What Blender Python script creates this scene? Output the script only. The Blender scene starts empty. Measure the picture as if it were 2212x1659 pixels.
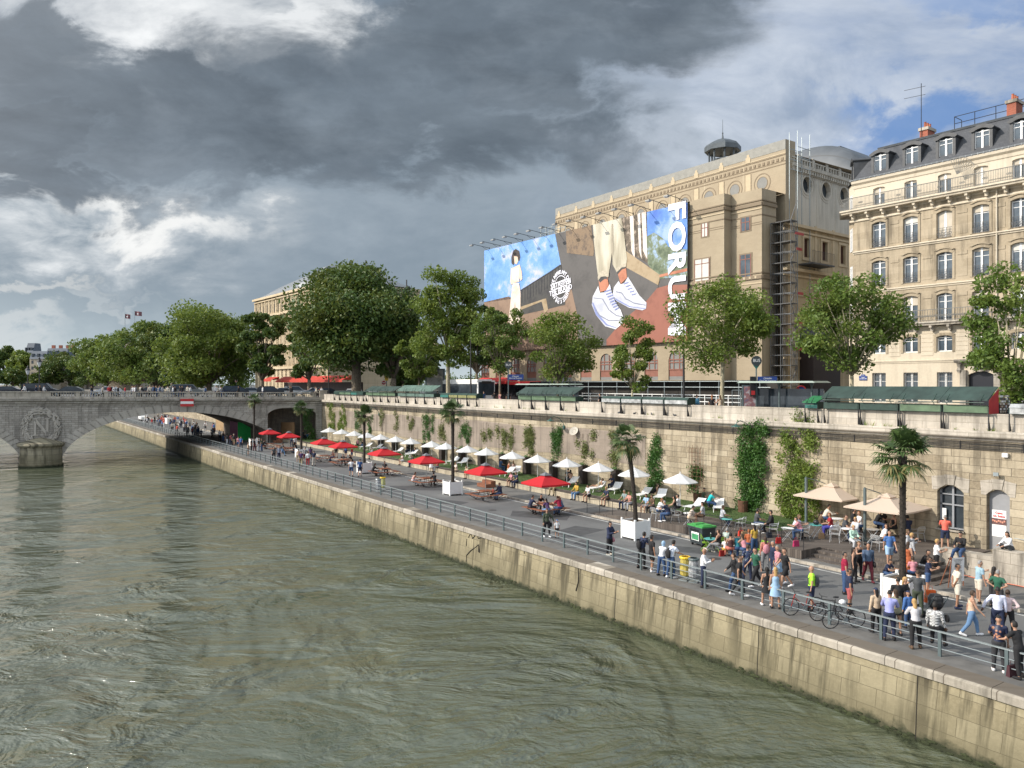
import bpy, math, random
from math import sin, cos, pi, radians, sqrt, atan2
from mathutils import Vector, Matrix
import numpy as np
C = bpy.context.scene.collection
TH = math.atan(1111/1662.0); CT, ST = cos(TH), sin(TH)
H = 9.0; F = 1662.0; HY = 830.0
ZW = -2.45                     # water level
random.seed(7)
# ---------- photograph geometry -> ground positions ----------
FR = {'a':(0,0,1),'z1':(0,658.3,.2728),'z2':(548.6,658.3,.2728),'z3':(1042.3,713.2,.2728),'z4':(1608.5,713.2,.2728),
      'z6':(1608.5,192,.2728),'z7':(987.5,932.6,.2232),'z8':(1371.5,1042.4,.19844),'z9':(1773.1,1097.2,.23146),
      'zb':(1937.7,1179.5,.1819),'zt':(466.3,855.8,.14881),'zs':(1673.3,1042.4,.14881),'zr':(1645.8,493.7,.2559)}
def px(f, x, y):
    o = FR[f]; return o[0]+o[2]*x, o[1]+o[2]*y
def cam2w(X, Z): return (X*CT+Z*ST, -X*ST+Z*CT)
def G(f, x, y, z=0.0):           # ground point (L, s) of a pixel on height z
    x, y = px(f, x, y); Z = (z-H)*F/(HY-y); return cam2w((x-1106)/F*Z, Z)
def S(f, x, L):                  # distance along the quay at lateral offset L
    x = px(f, x, 0)[0]; a = (x-1106)/F; Z = L/(a*CT+ST); return Z*(CT-a*ST)
def face(phi):                   # heading: 0 towards camera, 90 to image right, 180 away
    p = radians(phi); dx = -ST*cos(p)+CT*sin(p); dy = -CT*cos(p)-ST*sin(p)
    return atan2(dy, dx)+pi/2
# ---------- object helpers ----------
def tag(o, label=None, cat=None, group=None, kind=None):
    if label: o['label'] = label
    if cat: o['category'] = cat
    if group: o['group'] = group
    if kind: o['kind'] = kind
    return o
def thing(name, label, cat, loc=(0,0,0), rz=0, group=None, sc=1):
    o = bpy.data.objects.new(name, None); C.objects.link(o); o.empty_display_size = .2
    o.location = loc; o.rotation_euler = (0,0,rz); o.scale = (sc,)*3
    return tag(o, label, cat, group)
def dup(root, loc, rz=0, label=None, sc=None):
    r = root.copy(); C.objects.link(r); r.location = loc; r.rotation_euler = (0,0,rz)
    if label: r['label'] = label
    if sc is not None: r.scale = (sc,)*3
    for ch in root.children:
        c = ch.copy(); C.objects.link(c); c.parent = r
        for g in ch.children:
            d = g.copy(); C.objects.link(d); d.parent = c
    return r
class MB:
    def __init__(s): s.v=[]; s.f=[]; s.m=[]
    def add(s, vs, fs, m=0):
        b=len(s.v); s.v += [tuple(v) for v in vs]; s.f += [tuple(i+b for i in f) for f in fs]; s.m += [m]*len(fs); return s
    def quad(s, a,b,c,d, m=0): return s.add([a,b,c,d], [(0,1,2,3)], m)
    def box(s, x0,x1,y0,y1,z0,z1, m=0):
        if x0>x1: x0,x1=x1,x0
        if y0>y1: y0,y1=y1,y0
        if z0>z1: z0,z1=z1,z0
        return s.add([(x0,y0,z0),(x1,y0,z0),(x1,y1,z0),(x0,y1,z0),(x0,y0,z1),(x1,y0,z1),(x1,y1,z1),(x0,y1,z1)],
              [(0,3,2,1),(4,5,6,7),(0,1,5,4),(1,2,6,5),(2,3,7,6),(3,0,4,7)], m)
    def cyl(s, p0, p1, r0, r1=None, n=8, m=0, caps=True):
        r1 = r0 if r1 is None else r1
        p0=Vector(p0); p1=Vector(p1); d=(p1-p0)
        if d.length<1e-6: return s
        d.normalize(); a=d.orthogonal().normalized(); b=d.cross(a)
        vs=[]
        for p,r in ((p0,r0),(p1,r1)):
            for i in range(n):
                t=2*pi*i/n; vs.append(p+a*(r*cos(t))+b*(r*sin(t)))
        fs=[(i,(i+1)%n,n+(i+1)%n,n+i) for i in range(n)]
        if caps: fs += [tuple(range(n-1,-1,-1)), tuple(range(n,2*n))]
        return s.add(vs, fs, m)
    def path(s, pts, r, n=6, m=0):
        rr = r if isinstance(r,(list,tuple)) else [r]*len(pts)
        P=[Vector(p) for p in pts]; vs=[]; prev=None
        for i,p in enumerate(P):
            d=(P[min(i+1,len(P)-1)]-P[max(i-1,0)]).normalized()
            if prev is None: a=d.orthogonal().normalized()
            else:
                a=(prev-d*prev.dot(d)); a = a.normalized() if a.length>1e-5 else d.orthogonal().normalized()
            prev=a; b=d.cross(a)
            for k in range(n):
                t=2*pi*k/n; vs.append(p+a*(rr[i]*cos(t))+b*(rr[i]*sin(t)))
        fs=[]
        for i in range(len(P)-1):
            for k in range(n): fs.append((i*n+k,i*n+(k+1)%n,(i+1)*n+(k+1)%n,(i+1)*n+k))
        fs += [tuple(range(n-1,-1,-1)), tuple(range((len(P)-1)*n,len(P)*n))]
        return s.add(vs, fs, m)
    def lathe(s, prof, n=16, c=(0,0), m=0, sx=1, sy=1, a0=0, a1=2*pi):
        vs=[]; full = abs(a1-a0-2*pi)<1e-6; k = n if full else n+1
        for r,z in prof:
            for i in range(k):
                t=a0+(a1-a0)*i/n; vs.append((c[0]+r*cos(t)*sx, c[1]+r*sin(t)*sy, z))
        fs=[]
        for j in range(len(prof)-1):
            for i in range(n):
                i2=(i+1)%k; fs.append((j*k+i,j*k+i2,(j+1)*k+i2,(j+1)*k+i))
        return s.add(vs, fs, m)
    def ell(s, c, r, n=8, k=6, m=0, M=None):
        vs=[]
        for j in range(k+1):
            ph=pi*j/k
            for i in range(n):
                t=2*pi*i/n; v=Vector((r[0]*sin(ph)*cos(t), r[1]*sin(ph)*sin(t), r[2]*cos(ph)))
                if M: v=M@v
                vs.append(v+Vector(c))
        fs=[(j*n+i,(j+1)*n+i,(j+1)*n+(i+1)%n,j*n+(i+1)%n) for j in range(k) for i in range(n)]
        return s.add(vs, fs, m)
    def prism(s, poly, y0, y1, m=0, caps=True):     # poly in (x,z), extruded in y
        n=len(poly); vs=[(p[0],y0,p[1]) for p in poly]+[(p[0],y1,p[1]) for p in poly]
        fs=[(i,(i+1)%n,n+(i+1)%n,n+i) for i in range(n)]
        if caps: fs += [tuple(range(n-1,-1,-1)), tuple(range(n,2*n))]
        return s.add(vs, fs, m)
    def slab(s, poly, z0, z1, m=0):                 # poly in (x,y)
        n=len(poly); vs=[(p[0],p[1],z0) for p in poly]+[(p[0],p[1],z1) for p in poly]
        return s.add(vs, [(i,(i+1)%n,n+(i+1)%n,n+i) for i in range(n)]+[tuple(range(n-1,-1,-1)), tuple(range(n,2*n))], m)
    def mesh(s, name='mesh', mats=None, smooth=False):
        me=bpy.data.meshes.new(name); me.from_pydata(s.v, [], s.f); 
        if mats is not None:
            for q in (mats if isinstance(mats,(list,tuple)) else [mats]): me.materials.append(q)
        if len(me.polygons)==len(s.m) and any(s.m): me.polygons.foreach_set('material_index', s.m)
        if smooth: me.polygons.foreach_set('use_smooth',[True]*len(me.polygons))
        me.validate(); me.update()
        return me
    def build(s, name, mats, parent=None, smooth=False, loc=None, rz=None):
        o=bpy.data.objects.new(name, s.mesh(name, mats, smooth)); C.objects.link(o)
        if parent: o.parent=parent
        if loc is not None: o.location=loc
        if rz is not None: o.rotation_euler=(0,0,rz)
        return o
def fix_normals(me):
    import bmesh
    bm=bmesh.new(); bm.from_mesh(me); bmesh.ops.recalc_face_normals(bm, faces=bm.faces); bm.to_mesh(me); bm.free()
def place(name, me, parent, loc=None, rz=None):
    o=bpy.data.objects.new(name, me); C.objects.link(o)
    if parent: o.parent=parent
    if loc is not None: o.location=loc
    if rz is not None: o.rotation_euler=(0,0,rz)
    return o
# ---------- materials ----------
class NT:
    def __init__(s, name):
        s.m=bpy.data.materials.new(name); s.m.use_nodes=True; s.t=s.m.node_tree; s.b=s.t.nodes['Principled BSDF']; s.out=s.t.nodes['Material Output']
    def n(s, typ, **kw):
        q=s.t.nodes.new(typ)
        for k,v in kw.items():
            if k[0]=='i' and k[1:].isdigit(): q.inputs[int(k[1:])].default_value=v
            elif hasattr(q,k): setattr(q,k,v)
            else: q.inputs[k.replace('_',' ')].default_value=v
        return q
    def l(s,a,b): s.t.links.new(a,b)
    def math(s,op,a,b=None,c=None,clamp=False):
        q=s.t.nodes.new('ShaderNodeMath'); q.operation=op; q.use_clamp=clamp
        for i,x in enumerate((a,b,c)):
            if x is None: continue
            if isinstance(x,(int,float)): q.inputs[i].default_value=x
            else: s.l(x,q.inputs[i])
        return q.outputs[0]
    def mix(s,f,a,b,bt='MIX'):
        q=s.t.nodes.new('ShaderNodeMix'); q.data_type='RGBA'; q.blend_type=bt; q.clamp_factor=True
        for i,x in ((0,f),(6,a),(7,b)):
            if isinstance(x,(int,float)): q.inputs[i].default_value=x
            elif isinstance(x,(tuple,list)): q.inputs[i].default_value=tuple(x)+((1,) if len(x)==3 else ())
            else: s.l(x,q.inputs[i])
        return q.outputs[2]
    def ramp(s,f,stops):
        q=s.t.nodes.new('ShaderNodeValToRGB'); e=q.color_ramp.elements
        while len(e)<len(stops): e.new(.5)
        for i,(p,c) in enumerate(stops):
            e[i].position=p; e[i].color = (c,c,c,1) if isinstance(c,(int,float)) else tuple(c)+(1,)
        s.l(f,q.inputs[0]); return q.outputs[0]
    def obj(s): return s.n('ShaderNodeTexCoord').outputs['Object']
    def xz(s, sx=1, sz=1):      # wall coordinates (x+y, z)
        q=s.n('ShaderNodeSeparateXYZ'); s.l(s.obj(),q.inputs[0]); a=s.math('ADD',q.outputs[0],q.outputs[1])
        c=s.n('ShaderNodeCombineXYZ'); s.l(s.math('MULTIPLY',a,sx),c.inputs[0]); s.l(s.math('MULTIPLY',q.outputs[2],sz),c.inputs[1]); return c.outputs[0], q.outputs[2], a
    def noise(s, vec, scale, detail=3, rough=.55, dist=0):
        q=s.n('ShaderNodeTexNoise'); q.inputs['Scale'].default_value=scale; q.inputs['Detail'].default_value=detail
        q.inputs['Roughness'].default_value=rough; q.inputs['Distortion'].default_value=dist
        if vec is not None: s.l(vec,q.inputs['Vector'])
        return q.outputs['Fac']
    def bump(s,h,strength=.4,dist=.02,nrm=None):
        q=s.n('ShaderNodeBump'); q.inputs['Strength'].default_value=strength; q.inputs['Distance'].default_value=dist; s.l(h,q.inputs['Height'])
        if nrm is not None: s.l(nrm,q.inputs['Normal'])
        return q.outputs[0]
MC={}
def mat(name, col, rough=.6, var=.12, scale=3, metal=0, bump=0, alpha=None, emit=None):
    key=(name,tuple(col),rough)
    if key in MC: return MC[key]
    k=NT(name); b=k.b; b.inputs['Roughness'].default_value=rough; b.inputs['Metallic'].default_value=metal
    b.inputs['Base Color'].default_value=tuple(col)+(1,)
    if var:
        nz=k.noise(k.obj(),scale,3); c=k.ramp(nz,[(.3,tuple(x*(1-var) for x in col)),(.7,tuple(min(1,x*(1+var)) for x in col))])
        k.l(c,b.inputs['Base Color'])
        if bump: k.l(k.bump(k.noise(k.obj(),scale*6,2),bump,.01),b.inputs['Normal'])
    if emit:
        b.inputs['Emission Color'].default_value=tuple(col)+(1,); b.inputs['Emission Strength'].default_value=emit
    MC[key]=k.m; return k.m
def stone(name, c1, c2, bw=1.1, bh=.42, mort=.012, mcol=(.12,.1,.08), stain=.5, streak=.5, algae=None, blotch=1.0, bump=.5, offs=.5):
    k=NT(name); uv,z,a=k.xz(); w=k.noise(uv,.6,3)
    wn=k.n('ShaderNodeVectorMath',operation='ADD'); k.l(uv,wn.inputs[0])
    cn=k.n('ShaderNodeCombineXYZ'); k.l(k.math('MULTIPLY',k.math('SUBTRACT',w,.5),.06),cn.inputs[0]); k.l(k.math('MULTIPLY',k.math('SUBTRACT',w,.5),.06),cn.inputs[1]); k.l(cn.outputs[0],wn.inputs[1])
    br=k.n('ShaderNodeTexBrick',offset=offs); k.l(wn.outputs[0],br.inputs['Vector'])
    br.inputs['Scale'].default_value=1; br.inputs['Brick Width'].default_value=bw; br.inputs['Row Height'].default_value=bh
    br.inputs['Mortar Size'].default_value=mort; br.inputs['Mortar Smooth'].default_value=.3; br.inputs['Bias'].default_value=0
    br.inputs['Color1'].default_value=(0,0,0,1); br.inputs['Color2'].default_value=(1,1,1,1); br.inputs['Mortar'].default_value=(.5,.5,.5,1)
    base=k.mix(br.outputs['Color'],c1,c2)
    n1=k.noise(uv,.35,5,.6); n2=k.noise(uv,6,4,.7)
    base=k.mix(k.math('MULTIPLY',k.ramp(n1,[(.35,0),(.7,1)]),.55*blotch),base,tuple(x*.55 for x in c1))
    base=k.mix(k.math('MULTIPLY',k.ramp(n2,[(.45,0),(.75,1)]),.35),base,tuple(min(1,x*1.25) for x in c2))
    if streak:
        sv,_,_=k.xz(1.6,.14); sn=k.noise(sv,1.0,4,.65); zg=k.noise(uv,.22,2)
        f=k.math('MULTIPLY',k.ramp(sn,[(.47,0),(.6,1)]),k.ramp(zg,[(.36,0),(.54,1)]))
        base=k.mix(k.math('MULTIPLY',f,streak),base,tuple(x*.28 for x in c1))
    base=k.mix(k.math('MULTIPLY',br.outputs['Fac'],.85),base,mcol)
    if algae is not None:      # green-black band just above the water
        q=k.math('ADD',z,k.math('MULTIPLY',k.math('SUBTRACT',k.noise(uv,1.3,4,.7),.5),.9))
        f2=k.ramp(k.math('MULTIPLY_ADD',q,.4,-algae*.4),[(.1,.75),(.8,0)])
        base=k.mix(f2,base,(.12,.105,.06))
        f=k.ramp(k.math('MULTIPLY_ADD',q,1,-algae),[(0,1),(.12,.95),(.36,0)])
        base=k.mix(f,base,(.018,.023,.008))
    k.l(base,k.b.inputs['Base Color']); k.b.inputs['Roughness'].default_value=.9
    hgt=k.math('SUBTRACT',k.math('MULTIPLY',k.noise(uv,9,4,.7),.4),k.math('MULTIPLY',br.outputs['Fac'],.9))
    hgt=k.math('ADD',hgt,k.math('MULTIPLY',br.outputs['Color'],.35))
    k.l(k.bump(hgt,bump,.05),k.b.inputs['Normal'])
    return k.m
M_wall = stone('ashlar_limestone',(.30,.245,.165),(.50,.43,.315),1.45,.40,.009,(.15,.12,.085),streak=.6,bump=1.2,blotch=1.15,offs=.37)
M_quay = stone('quay_stone_yellow',(.26,.22,.135),(.38,.33,.215),1.3,.62,.010,(.11,.09,.055),streak=1.25,algae=ZW+.02,blotch=1.0,bump=.6)
M_parapet = stone('parapet_stone',(.44,.395,.33),(.55,.50,.43),1.5,.5,.010,(.2,.17,.13),streak=.5,bump=.25)
M_cop = stone('coping_stone',(.30,.27,.22),(.42,.38,.32),1.55,3,.02,(.10,.08,.06),streak=.6,bump=.35)
M_bridge = stone('bridge_stone',(.34,.31,.272),(.50,.465,.42),.85,.3,.018,(.13,.11,.09),streak=.5,bump=.6)
M_vouss = stone('voussoir_stone',(.41,.375,.33),(.49,.455,.405),1.9,6,.001,(.2,.18,.15),streak=.25,bump=.3)
M_pierst = stone('pier_stone',(.28,.25,.17),(.38,.34,.25),1.6,.75,.02,(.09,.08,.06),streak=1,algae=ZW+.02,bump=.5)
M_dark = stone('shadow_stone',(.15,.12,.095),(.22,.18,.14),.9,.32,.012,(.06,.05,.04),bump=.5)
M_cream = stone('cream_facade',(.36,.295,.205),(.45,.375,.27),2.2,.55,.004,(.24,.2,.15),streak=.65,blotch=.8,bump=.12)
M_creamR= stone('cream_render',(.57,.495,.38),(.62,.545,.43),9,9,.0005,(.5,.43,.35),streak=.2,blotch=.2,bump=.08)
M_ledge = stone('ledge_stone',(.40,.36,.30),(.50,.45,.38),1.4,.5,.01,(.15,.13,.1),streak=.8,bump=.4)
M_metal = mat('grey_paint_metal',(.09,.12,.125),.45,.15,4)
M_railc = mat('galvanised_steel',(.30,.34,.35),.4,.1,5,metal=.5)
M_black = mat('black_iron',(.015,.015,.017),.5,.2,5)
M_bark  = mat('plane_bark',(.16,.13,.095),.9,.4,6,bump=.6)
M_barkL = mat('pale_plane_bark',(.36,.32,.22),.85,.35,5,bump=.5)
M_white = mat('white_paint',(.80,.80,.79),.45,.03,3)
M_plastic = mat('white_plastic',(.82,.83,.84),.3,.02,3)
M_glass = mat('dark_glass',(.035,.045,.055),.08,.3,1.5)
M_glassb = mat('sky_glass',(.075,.10,.125),.12,.5,.6)
M_slate = stone('slate_roof',(.075,.08,.09),(.10,.105,.115),.3,.2,.004,(.04,.04,.045),streak=.2,bump=.3)
M_zinc = mat('zinc_roof',(.19,.205,.22),.45,.15,2,metal=.3)
M_brick = stone('red_brick',(.33,.09,.05),(.42,.13,.08),.24,.08,.006,(.3,.2,.15),streak=.2,bump=.3)
def asphalt():
    k=NT('asphalt'); o=k.obj(); n=k.noise(o,.25,5,.6); f=k.noise(o,60,2,.7); p=k.n('ShaderNodeTexVoronoi'); p.inputs['Scale'].default_value=.22; k.l(o,p.inputs['Vector'])
    c=k.ramp(n,[(.3,(.085,.087,.09)),(.5,(.115,.117,.118)),(.75,(.155,.155,.153))])
    c=k.mix(k.math('MULTIPLY',k.ramp(p.outputs['Color'],[(.25,1),(.3,0)]),.35),c,(.05,.05,.052))
    c=k.mix(k.math('MULTIPLY',f,.3),c,(.17,.17,.165))
    st=k.noise(o,1.1,4,.7); c=k.mix(k.math('MULTIPLY',k.ramp(st,[(.58,0),(.72,1)]),.35),c,(.05,.049,.047))
    k.l(c,k.b.inputs['Base Color']); k.b.inputs['Roughness'].default_value=.85; k.l(k.bump(f,.3,.01),k.b.inputs['Normal']); return k.m
M_asph=asphalt()
M_pave = mat('pavement_asphalt',(.135,.13,.122),.9,.25,1.2,bump=.3)
def deckm():
    k=NT('weathered_deck_boards'); o=k.obj(); q=k.n('ShaderNodeSeparateXYZ'); k.l(o,q.inputs[0])
    a=k.math('ADD',q.outputs[0],q.outputs[1]); fr=k.math('FRACT',k.math('MULTIPLY',a,7.0)); gap=k.math('LESS_THAN',fr,.1)
    cid=k.math('FLOOR',k.math('MULTIPLY',a,7.0)); w=k.n('ShaderNodeTexWhiteNoise'); w.noise_dimensions='1D'; k.l(cid,w.inputs['W'])
    c=k.ramp(w.outputs['Value'],[(0,(.075,.06,.05)),(1,(.15,.125,.105))]); c=k.mix(k.math('MULTIPLY',k.noise(o,3,4),.4),c,(.05,.04,.035)); c=k.mix(gap,c,(.01,.01,.01))
    k.l(c,k.b.inputs['Base Color']); k.b.inputs['Roughness'].default_value=.8; return k.m
M_deck=deckm()
def grass():
    k=NT('lawn_grass'); o=k.obj(); n=k.noise(o,1.2,4); f=k.noise(o,40,3,.7)
    c=k.ramp(n,[(.3,(.045,.085,.016)),(.6,(.07,.12,.025)),(.8,(.12,.15,.05))]); c=k.mix(k.math('MULTIPLY',f,.5),c,(.03,.06,.012))
    k.l(c,k.b.inputs['Base Color']); k.b.inputs['Roughness'].default_value=.9; k.l(k.bump(f,.9,.05),k.b.inputs['Normal']); return k.m
M_grass=grass()
def leafm(name, c0, c1, c2, sc=.5, trans=.25):
    k=NT(name); o=k.obj(); n=k.noise(o,sc,3,.6); f=k.noise(o,7,2,.6)
    v=k.math('ADD',k.math('MULTIPLY',n,.55),k.math('MULTIPLY',f,.45))
    c=k.ramp(v,[(.36,c0),(.5,c1),(.64,c2)])
    k.l(c,k.b.inputs['Base Color']); k.b.inputs['Roughness'].default_value=.55
    t=k.n('ShaderNodeBsdfTranslucent'); k.l(k.mix(.5,c,c2),t.inputs[0]); m=k.n('ShaderNodeMixShader'); m.inputs[0].default_value=trans
    k.l(k.b.outputs[0],m.inputs[1]); k.l(t.outputs[0],m.inputs[2]); k.l(m.outputs[0],k.out.inputs[0]); return k.m
M_leaf = leafm('plane_leaves',(.065,.12,.014),(.13,.195,.028),(.22,.26,.05),trans=.36)
M_leafD= leafm('dark_leaves',(.034,.08,.014),(.06,.12,.02),(.155,.16,.03),.22,.28)
M_leafY= leafm('yellow_green_leaves',(.065,.125,.017),(.12,.19,.03),(.21,.24,.05),.3,.32)
M_ivy  = leafm('ivy_leaves',(.028,.085,.014),(.05,.135,.022),(.10,.19,.035),1.2,.2)
M_vine = leafm('pale_vine_leaves',(.09,.15,.02),(.15,.22,.035),(.24,.29,.06),1.2,.3)
M_dry  = leafm('thin_creeper',(.10,.14,.035),(.16,.19,.055),(.22,.21,.08),1.2,.2)
M_palm = leafm('palm_fronds',(.03,.06,.016),(.055,.10,.025),(.11,.15,.045),.8,.15)
M_palmt= mat('palm_trunk',(.035,.028,.022),.95,.5,14,bump=1)
# ---------- camera and light ----------
cam=bpy.data.cameras.new('Camera'); co=bpy.data.objects.new('Camera',cam); C.objects.link(co); bpy.context.scene.camera=co
cam.sensor_fit='HORIZONTAL'; cam.sensor_width=36; cam.lens=36*F/2212.0; cam.clip_end=6000; cam.clip_start=.5
co.location=(0,0,H); co.rotation_euler=(pi/2,0,-TH)
cam.shift_y=0.0003
sc=bpy.context.scene; sc.view_settings.view_transform='Standard'; sc.view_settings.look='None'; sc.view_settings.exposure=0
SUN_EL, SUN_AZ = radians(31), radians(24)       # azimuth measured from -X (river side) towards +Y
sd=Vector((-cos(SUN_AZ)*cos(SUN_EL), sin(SUN_AZ)*cos(SUN_EL), sin(SUN_EL)))
sl=bpy.data.lights.new('Sun','SUN'); sl.energy=4.5; sl.angle=radians(.53); sl.color=(1,.91,.79)
so=bpy.data.objects.new('Sun',sl); C.objects.link(so); so.rotation_euler=sd.to_track_quat('Z','Y').to_euler()
# ---------- sky ----------
def make_world():
    w=bpy.data.worlds.new('World'); bpy.context.scene.world=w; w.use_nodes=True; t=w.node_tree; t.nodes.clear()
    k=NT.__new__(NT); k.t=t
    tc=k.n('ShaderNodeTexCoord').outputs['Generated']
    sky=k.n('ShaderNodeTexSky'); sky.sky_type='NISHITA'; sky.sun_disc=False; sky.sun_elevation=SUN_EL
    sky.sun_rotation=atan2(sd.x,sd.y); sky.air_density=1.2; sky.dust_density=1.0; sky.ozone_density=2.0
    def dot(v):
        q=k.n('ShaderNodeVectorMath',operation='DOT_PRODUCT'); k.l(tc,q.inputs[0]); q.inputs[1].default_value=v; return q.outputs['Value']
    fwd=dot((ST,CT,0)); rt=dot((CT,-ST,0)); up=dot((0,0,1))
    fm=k.math('MAXIMUM',fwd,.08); A=k.math('DIVIDE',rt,fm); E=k.math('DIVIDE',up,fm)
    den=k.math('ADD',k.math('MAXIMUM',up,0),.2)
    def comb(a,b,c=None):
        q=k.n('ShaderNodeCombineXYZ'); k.l(a,q.inputs[0]); k.l(b,q.inputs[1])
        if c is not None: q.inputs[2].default_value=c
        return q.outputs[0]
    cv=comb(k.math('DIVIDE',rt,den),k.math('DIVIDE',fwd,den))
    av=comb(A,k.math('MULTIPLY',E,1.7)); av2=comb(A,k.math('MULTIPLY',E,1.7),7.3)
    nm=k.noise(cv,1.15,9,.62,.25); nf=k.noise(av,3.3,10,.60,.25); nf2=k.noise(av2,5.5,9,.6,.3); nl=k.noise(av2,1.5,4,.5,.2); nh=k.noise(comb(A,k.math('MULTIPLY',E,3.4),3.1),7,8,.62,.4)
    c0=lambda n: k.math('SUBTRACT',n,.5)
    wx_=k.math('ADD',k.math('MULTIPLY',c0(nf),.55),k.math('MULTIPLY',c0(nl),.35)); wy_=k.math('ADD',k.math('MULTIPLY',c0(nf2),.32),k.math('MULTIPLY',c0(nl),.16))
    Aw=k.math('ADD',A,wx_); Ew=k.math('ADD',E,wy_)
    def pb(x,y,rx,ry,rot=0,soft=1.0):
        a,e=(x-1106)/F,(830-y)/F; ra,re=rx/F,ry/F
        da=k.math('SUBTRACT',Aw,a); de=k.math('SUBTRACT',Ew,e); c,s_=cos(rot),sin(rot)
        u=k.math('ADD',k.math('MULTIPLY',da,c/ra),k.math('MULTIPLY',de,s_/ra)); v=k.math('ADD',k.math('MULTIPLY',da,-s_/re),k.math('MULTIPLY',de,c/re))
        d=k.math('SQRT',k.math('ADD',k.math('MULTIPLY',u,u),k.math('MULTIPLY',v,v)))
        q=k.n('ShaderNodeMapRange'); q.interpolation_type='SMOOTHSTEP'; k.l(d,q.inputs[0]); q.inputs[1].default_value=1+.5*soft; q.inputs[2].default_value=1-.5*soft; q.inputs[3].default_value=0; q.inputs[4].default_value=1
        return q.outputs[0]
    mul=lambda a,b:k.math('MULTIPLY',a,b); mx=lambda a,b:k.math('MAXIMUM',a,b)
    low=k.ramp(E,[(0,(.60,.68,.71)),(.07,(.45,.53,.58)),(.15,(.26,.325,.385)),(.5,(.19,.245,.31))])
    nsky=k.n('ShaderNodeMix'); nsky.data_type='RGBA'; nsky.blend_type='MULTIPLY'; nsky.inputs[0].default_value=1; k.l(sky.outputs[0],nsky.inputs[6]); nsky.inputs[7].default_value=(.055,.062,.072,1)
    blue=k.mix(.6,nsky.outputs[2],k.ramp(E,[(.1,(.30,.46,.70)),(.5,(.10,.25,.60))]))
    rb=k.ramp(k.math('ADD',Aw,k.math('MULTIPLY',E,.2)),[(.22,0),(.55,1)])
    col=k.mix(rb,low,blue)
    # soft veil and puffs over the blue
    stv=k.n('ShaderNodeMapping'); stv.inputs['Rotation'].default_value=(0,0,.5); stv.inputs['Scale'].default_value=(1,1.7,1); k.l(av,stv.inputs[0])
    sn=k.noise(stv.outputs[0],2.6,9,.6,.35)
    right=k.ramp(Aw,[(.0,0),(.25,1)])
    col=k.mix(mul(mul(k.ramp(sn,[(.36,0),(.6,1)]),right),.9),col,k.mix(nf,(.36,.44,.58),(.74,.79,.86)))
    col=k.mix(mul(pb(1600,250,360,220,.3,1.4),.85),col,k.mix(k.ramp(nf2,[(.35,0),(.62,1)]),(.34,.42,.55),(.70,.76,.85)))
    col=k.mix(mul(pb(2010,255,190,60,.2,1.2),.8),col,(.13,.28,.60)); col=k.mix(mul(pb(2080,40,170,45,0,1.2),.5),col,(.16,.31,.62))
    # middle slate mass
    g=k.mix(k.ramp(nm,[(.3,0),(.7,1)]),(.20,.26,.325),(.43,.50,.565))
    col=k.mix(mul(pb(800,400,620,180,.03,1.2),.9),col,g)
    col=k.mix(mul(pb(900,620,620,110,0,1.4),.6),col,(.25,.315,.38))
    # bright cumulus and silver gap
    wht=k.mix(k.ramp(k.math('ADD',k.math('MULTIPLY',nf2,.6),k.math('MULTIPLY',nh,.4)),[(.36,0),(.62,1)]),(.34,.38,.43),(.92,.94,.95))
    col=k.mix(mx(mul(pb(300,-10,430,135,-.05,1.2),.96),mul(pb(690,10,180,100,.4,.6),.85)),col,wht)
    col=k.mix(mul(pb(180,460,370,95,-.1,1.3),.95),col,k.mix(k.ramp(nh,[(.34,0),(.66,1)]),(.27,.335,.395),(.80,.83,.85)))
    col=k.mix(mul(pb(385,475,140,34,-.25,1.4),.8),col,(1.0,1.0,.98))
    col=k.mix(mul(pb(1330,280,110,60,.5,1.0),.5),col,(.42,.48,.56))
    col=k.mix(mul(pb(100,612,260,16,0,1.2),.55),col,(.72,.73,.72)); col=k.mix(mul(pb(60,722,200,26,0,1.2),.45),col,(.74,.76,.76)); col=k.mix(mul(pb(350,640,120,14,0,1.2),.4),col,(.62,.66,.68))
    # the great dark cloud
    dk=k.mix(k.ramp(nm,[(.32,0),(.62,1)]),(.075,.098,.126),(.20,.245,.295))
    dk=k.mix(mul(k.ramp(nf2,[(.5,0),(.75,1)]),.55),dk,(.33,.385,.445))
    dk=k.mix(mul(k.ramp(nh,[(.42,0),(.7,1)]),.3),dk,(.06,.075,.092))
    mm=mx(mx(pb(1080,80,470,150,.10,.6),mul(pb(380,235,560,120,-.12,.7),.95)),mx(mx(pb(90,335,300,70,-.3,.6),mul(pb(900,270,430,95,-.1,.7),.85)),mx(mul(pb(60,130,200,70,-.3,.6),.9),mul(pb(680,140,300,110,0,.9),.8))))
    col=k.mix(mul(mm,.96),col,dk)
    oth=k.mix(k.ramp(k.noise(tc,2.2,6,.6,.3),[(.42,0),(.6,1)]),(.38,.52,.72),(1.0,1.04,1.06))
    back=k.ramp(fwd,[(.08,1),(.3,0)]); high=k.ramp(E,[(.62,0),(.95,1)])
    col=k.mix(mx(back,high),col,oth)
    gl=k.math('POWER',k.math('MAXIMUM',dot(tuple(sd)),0),4)
    col=k.mix(1.0,col,k.mix(gl,(0,0,0),(1.5,1.5,1.5)),'ADD')
    bg=k.n('ShaderNodeBackground'); k.l(col,bg.inputs[0]); bg.inputs[1].default_value=1.0
    out=k.n('ShaderNodeOutputWorld'); k.l(bg.outputs[0],out.inputs[0])
make_world()
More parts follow.
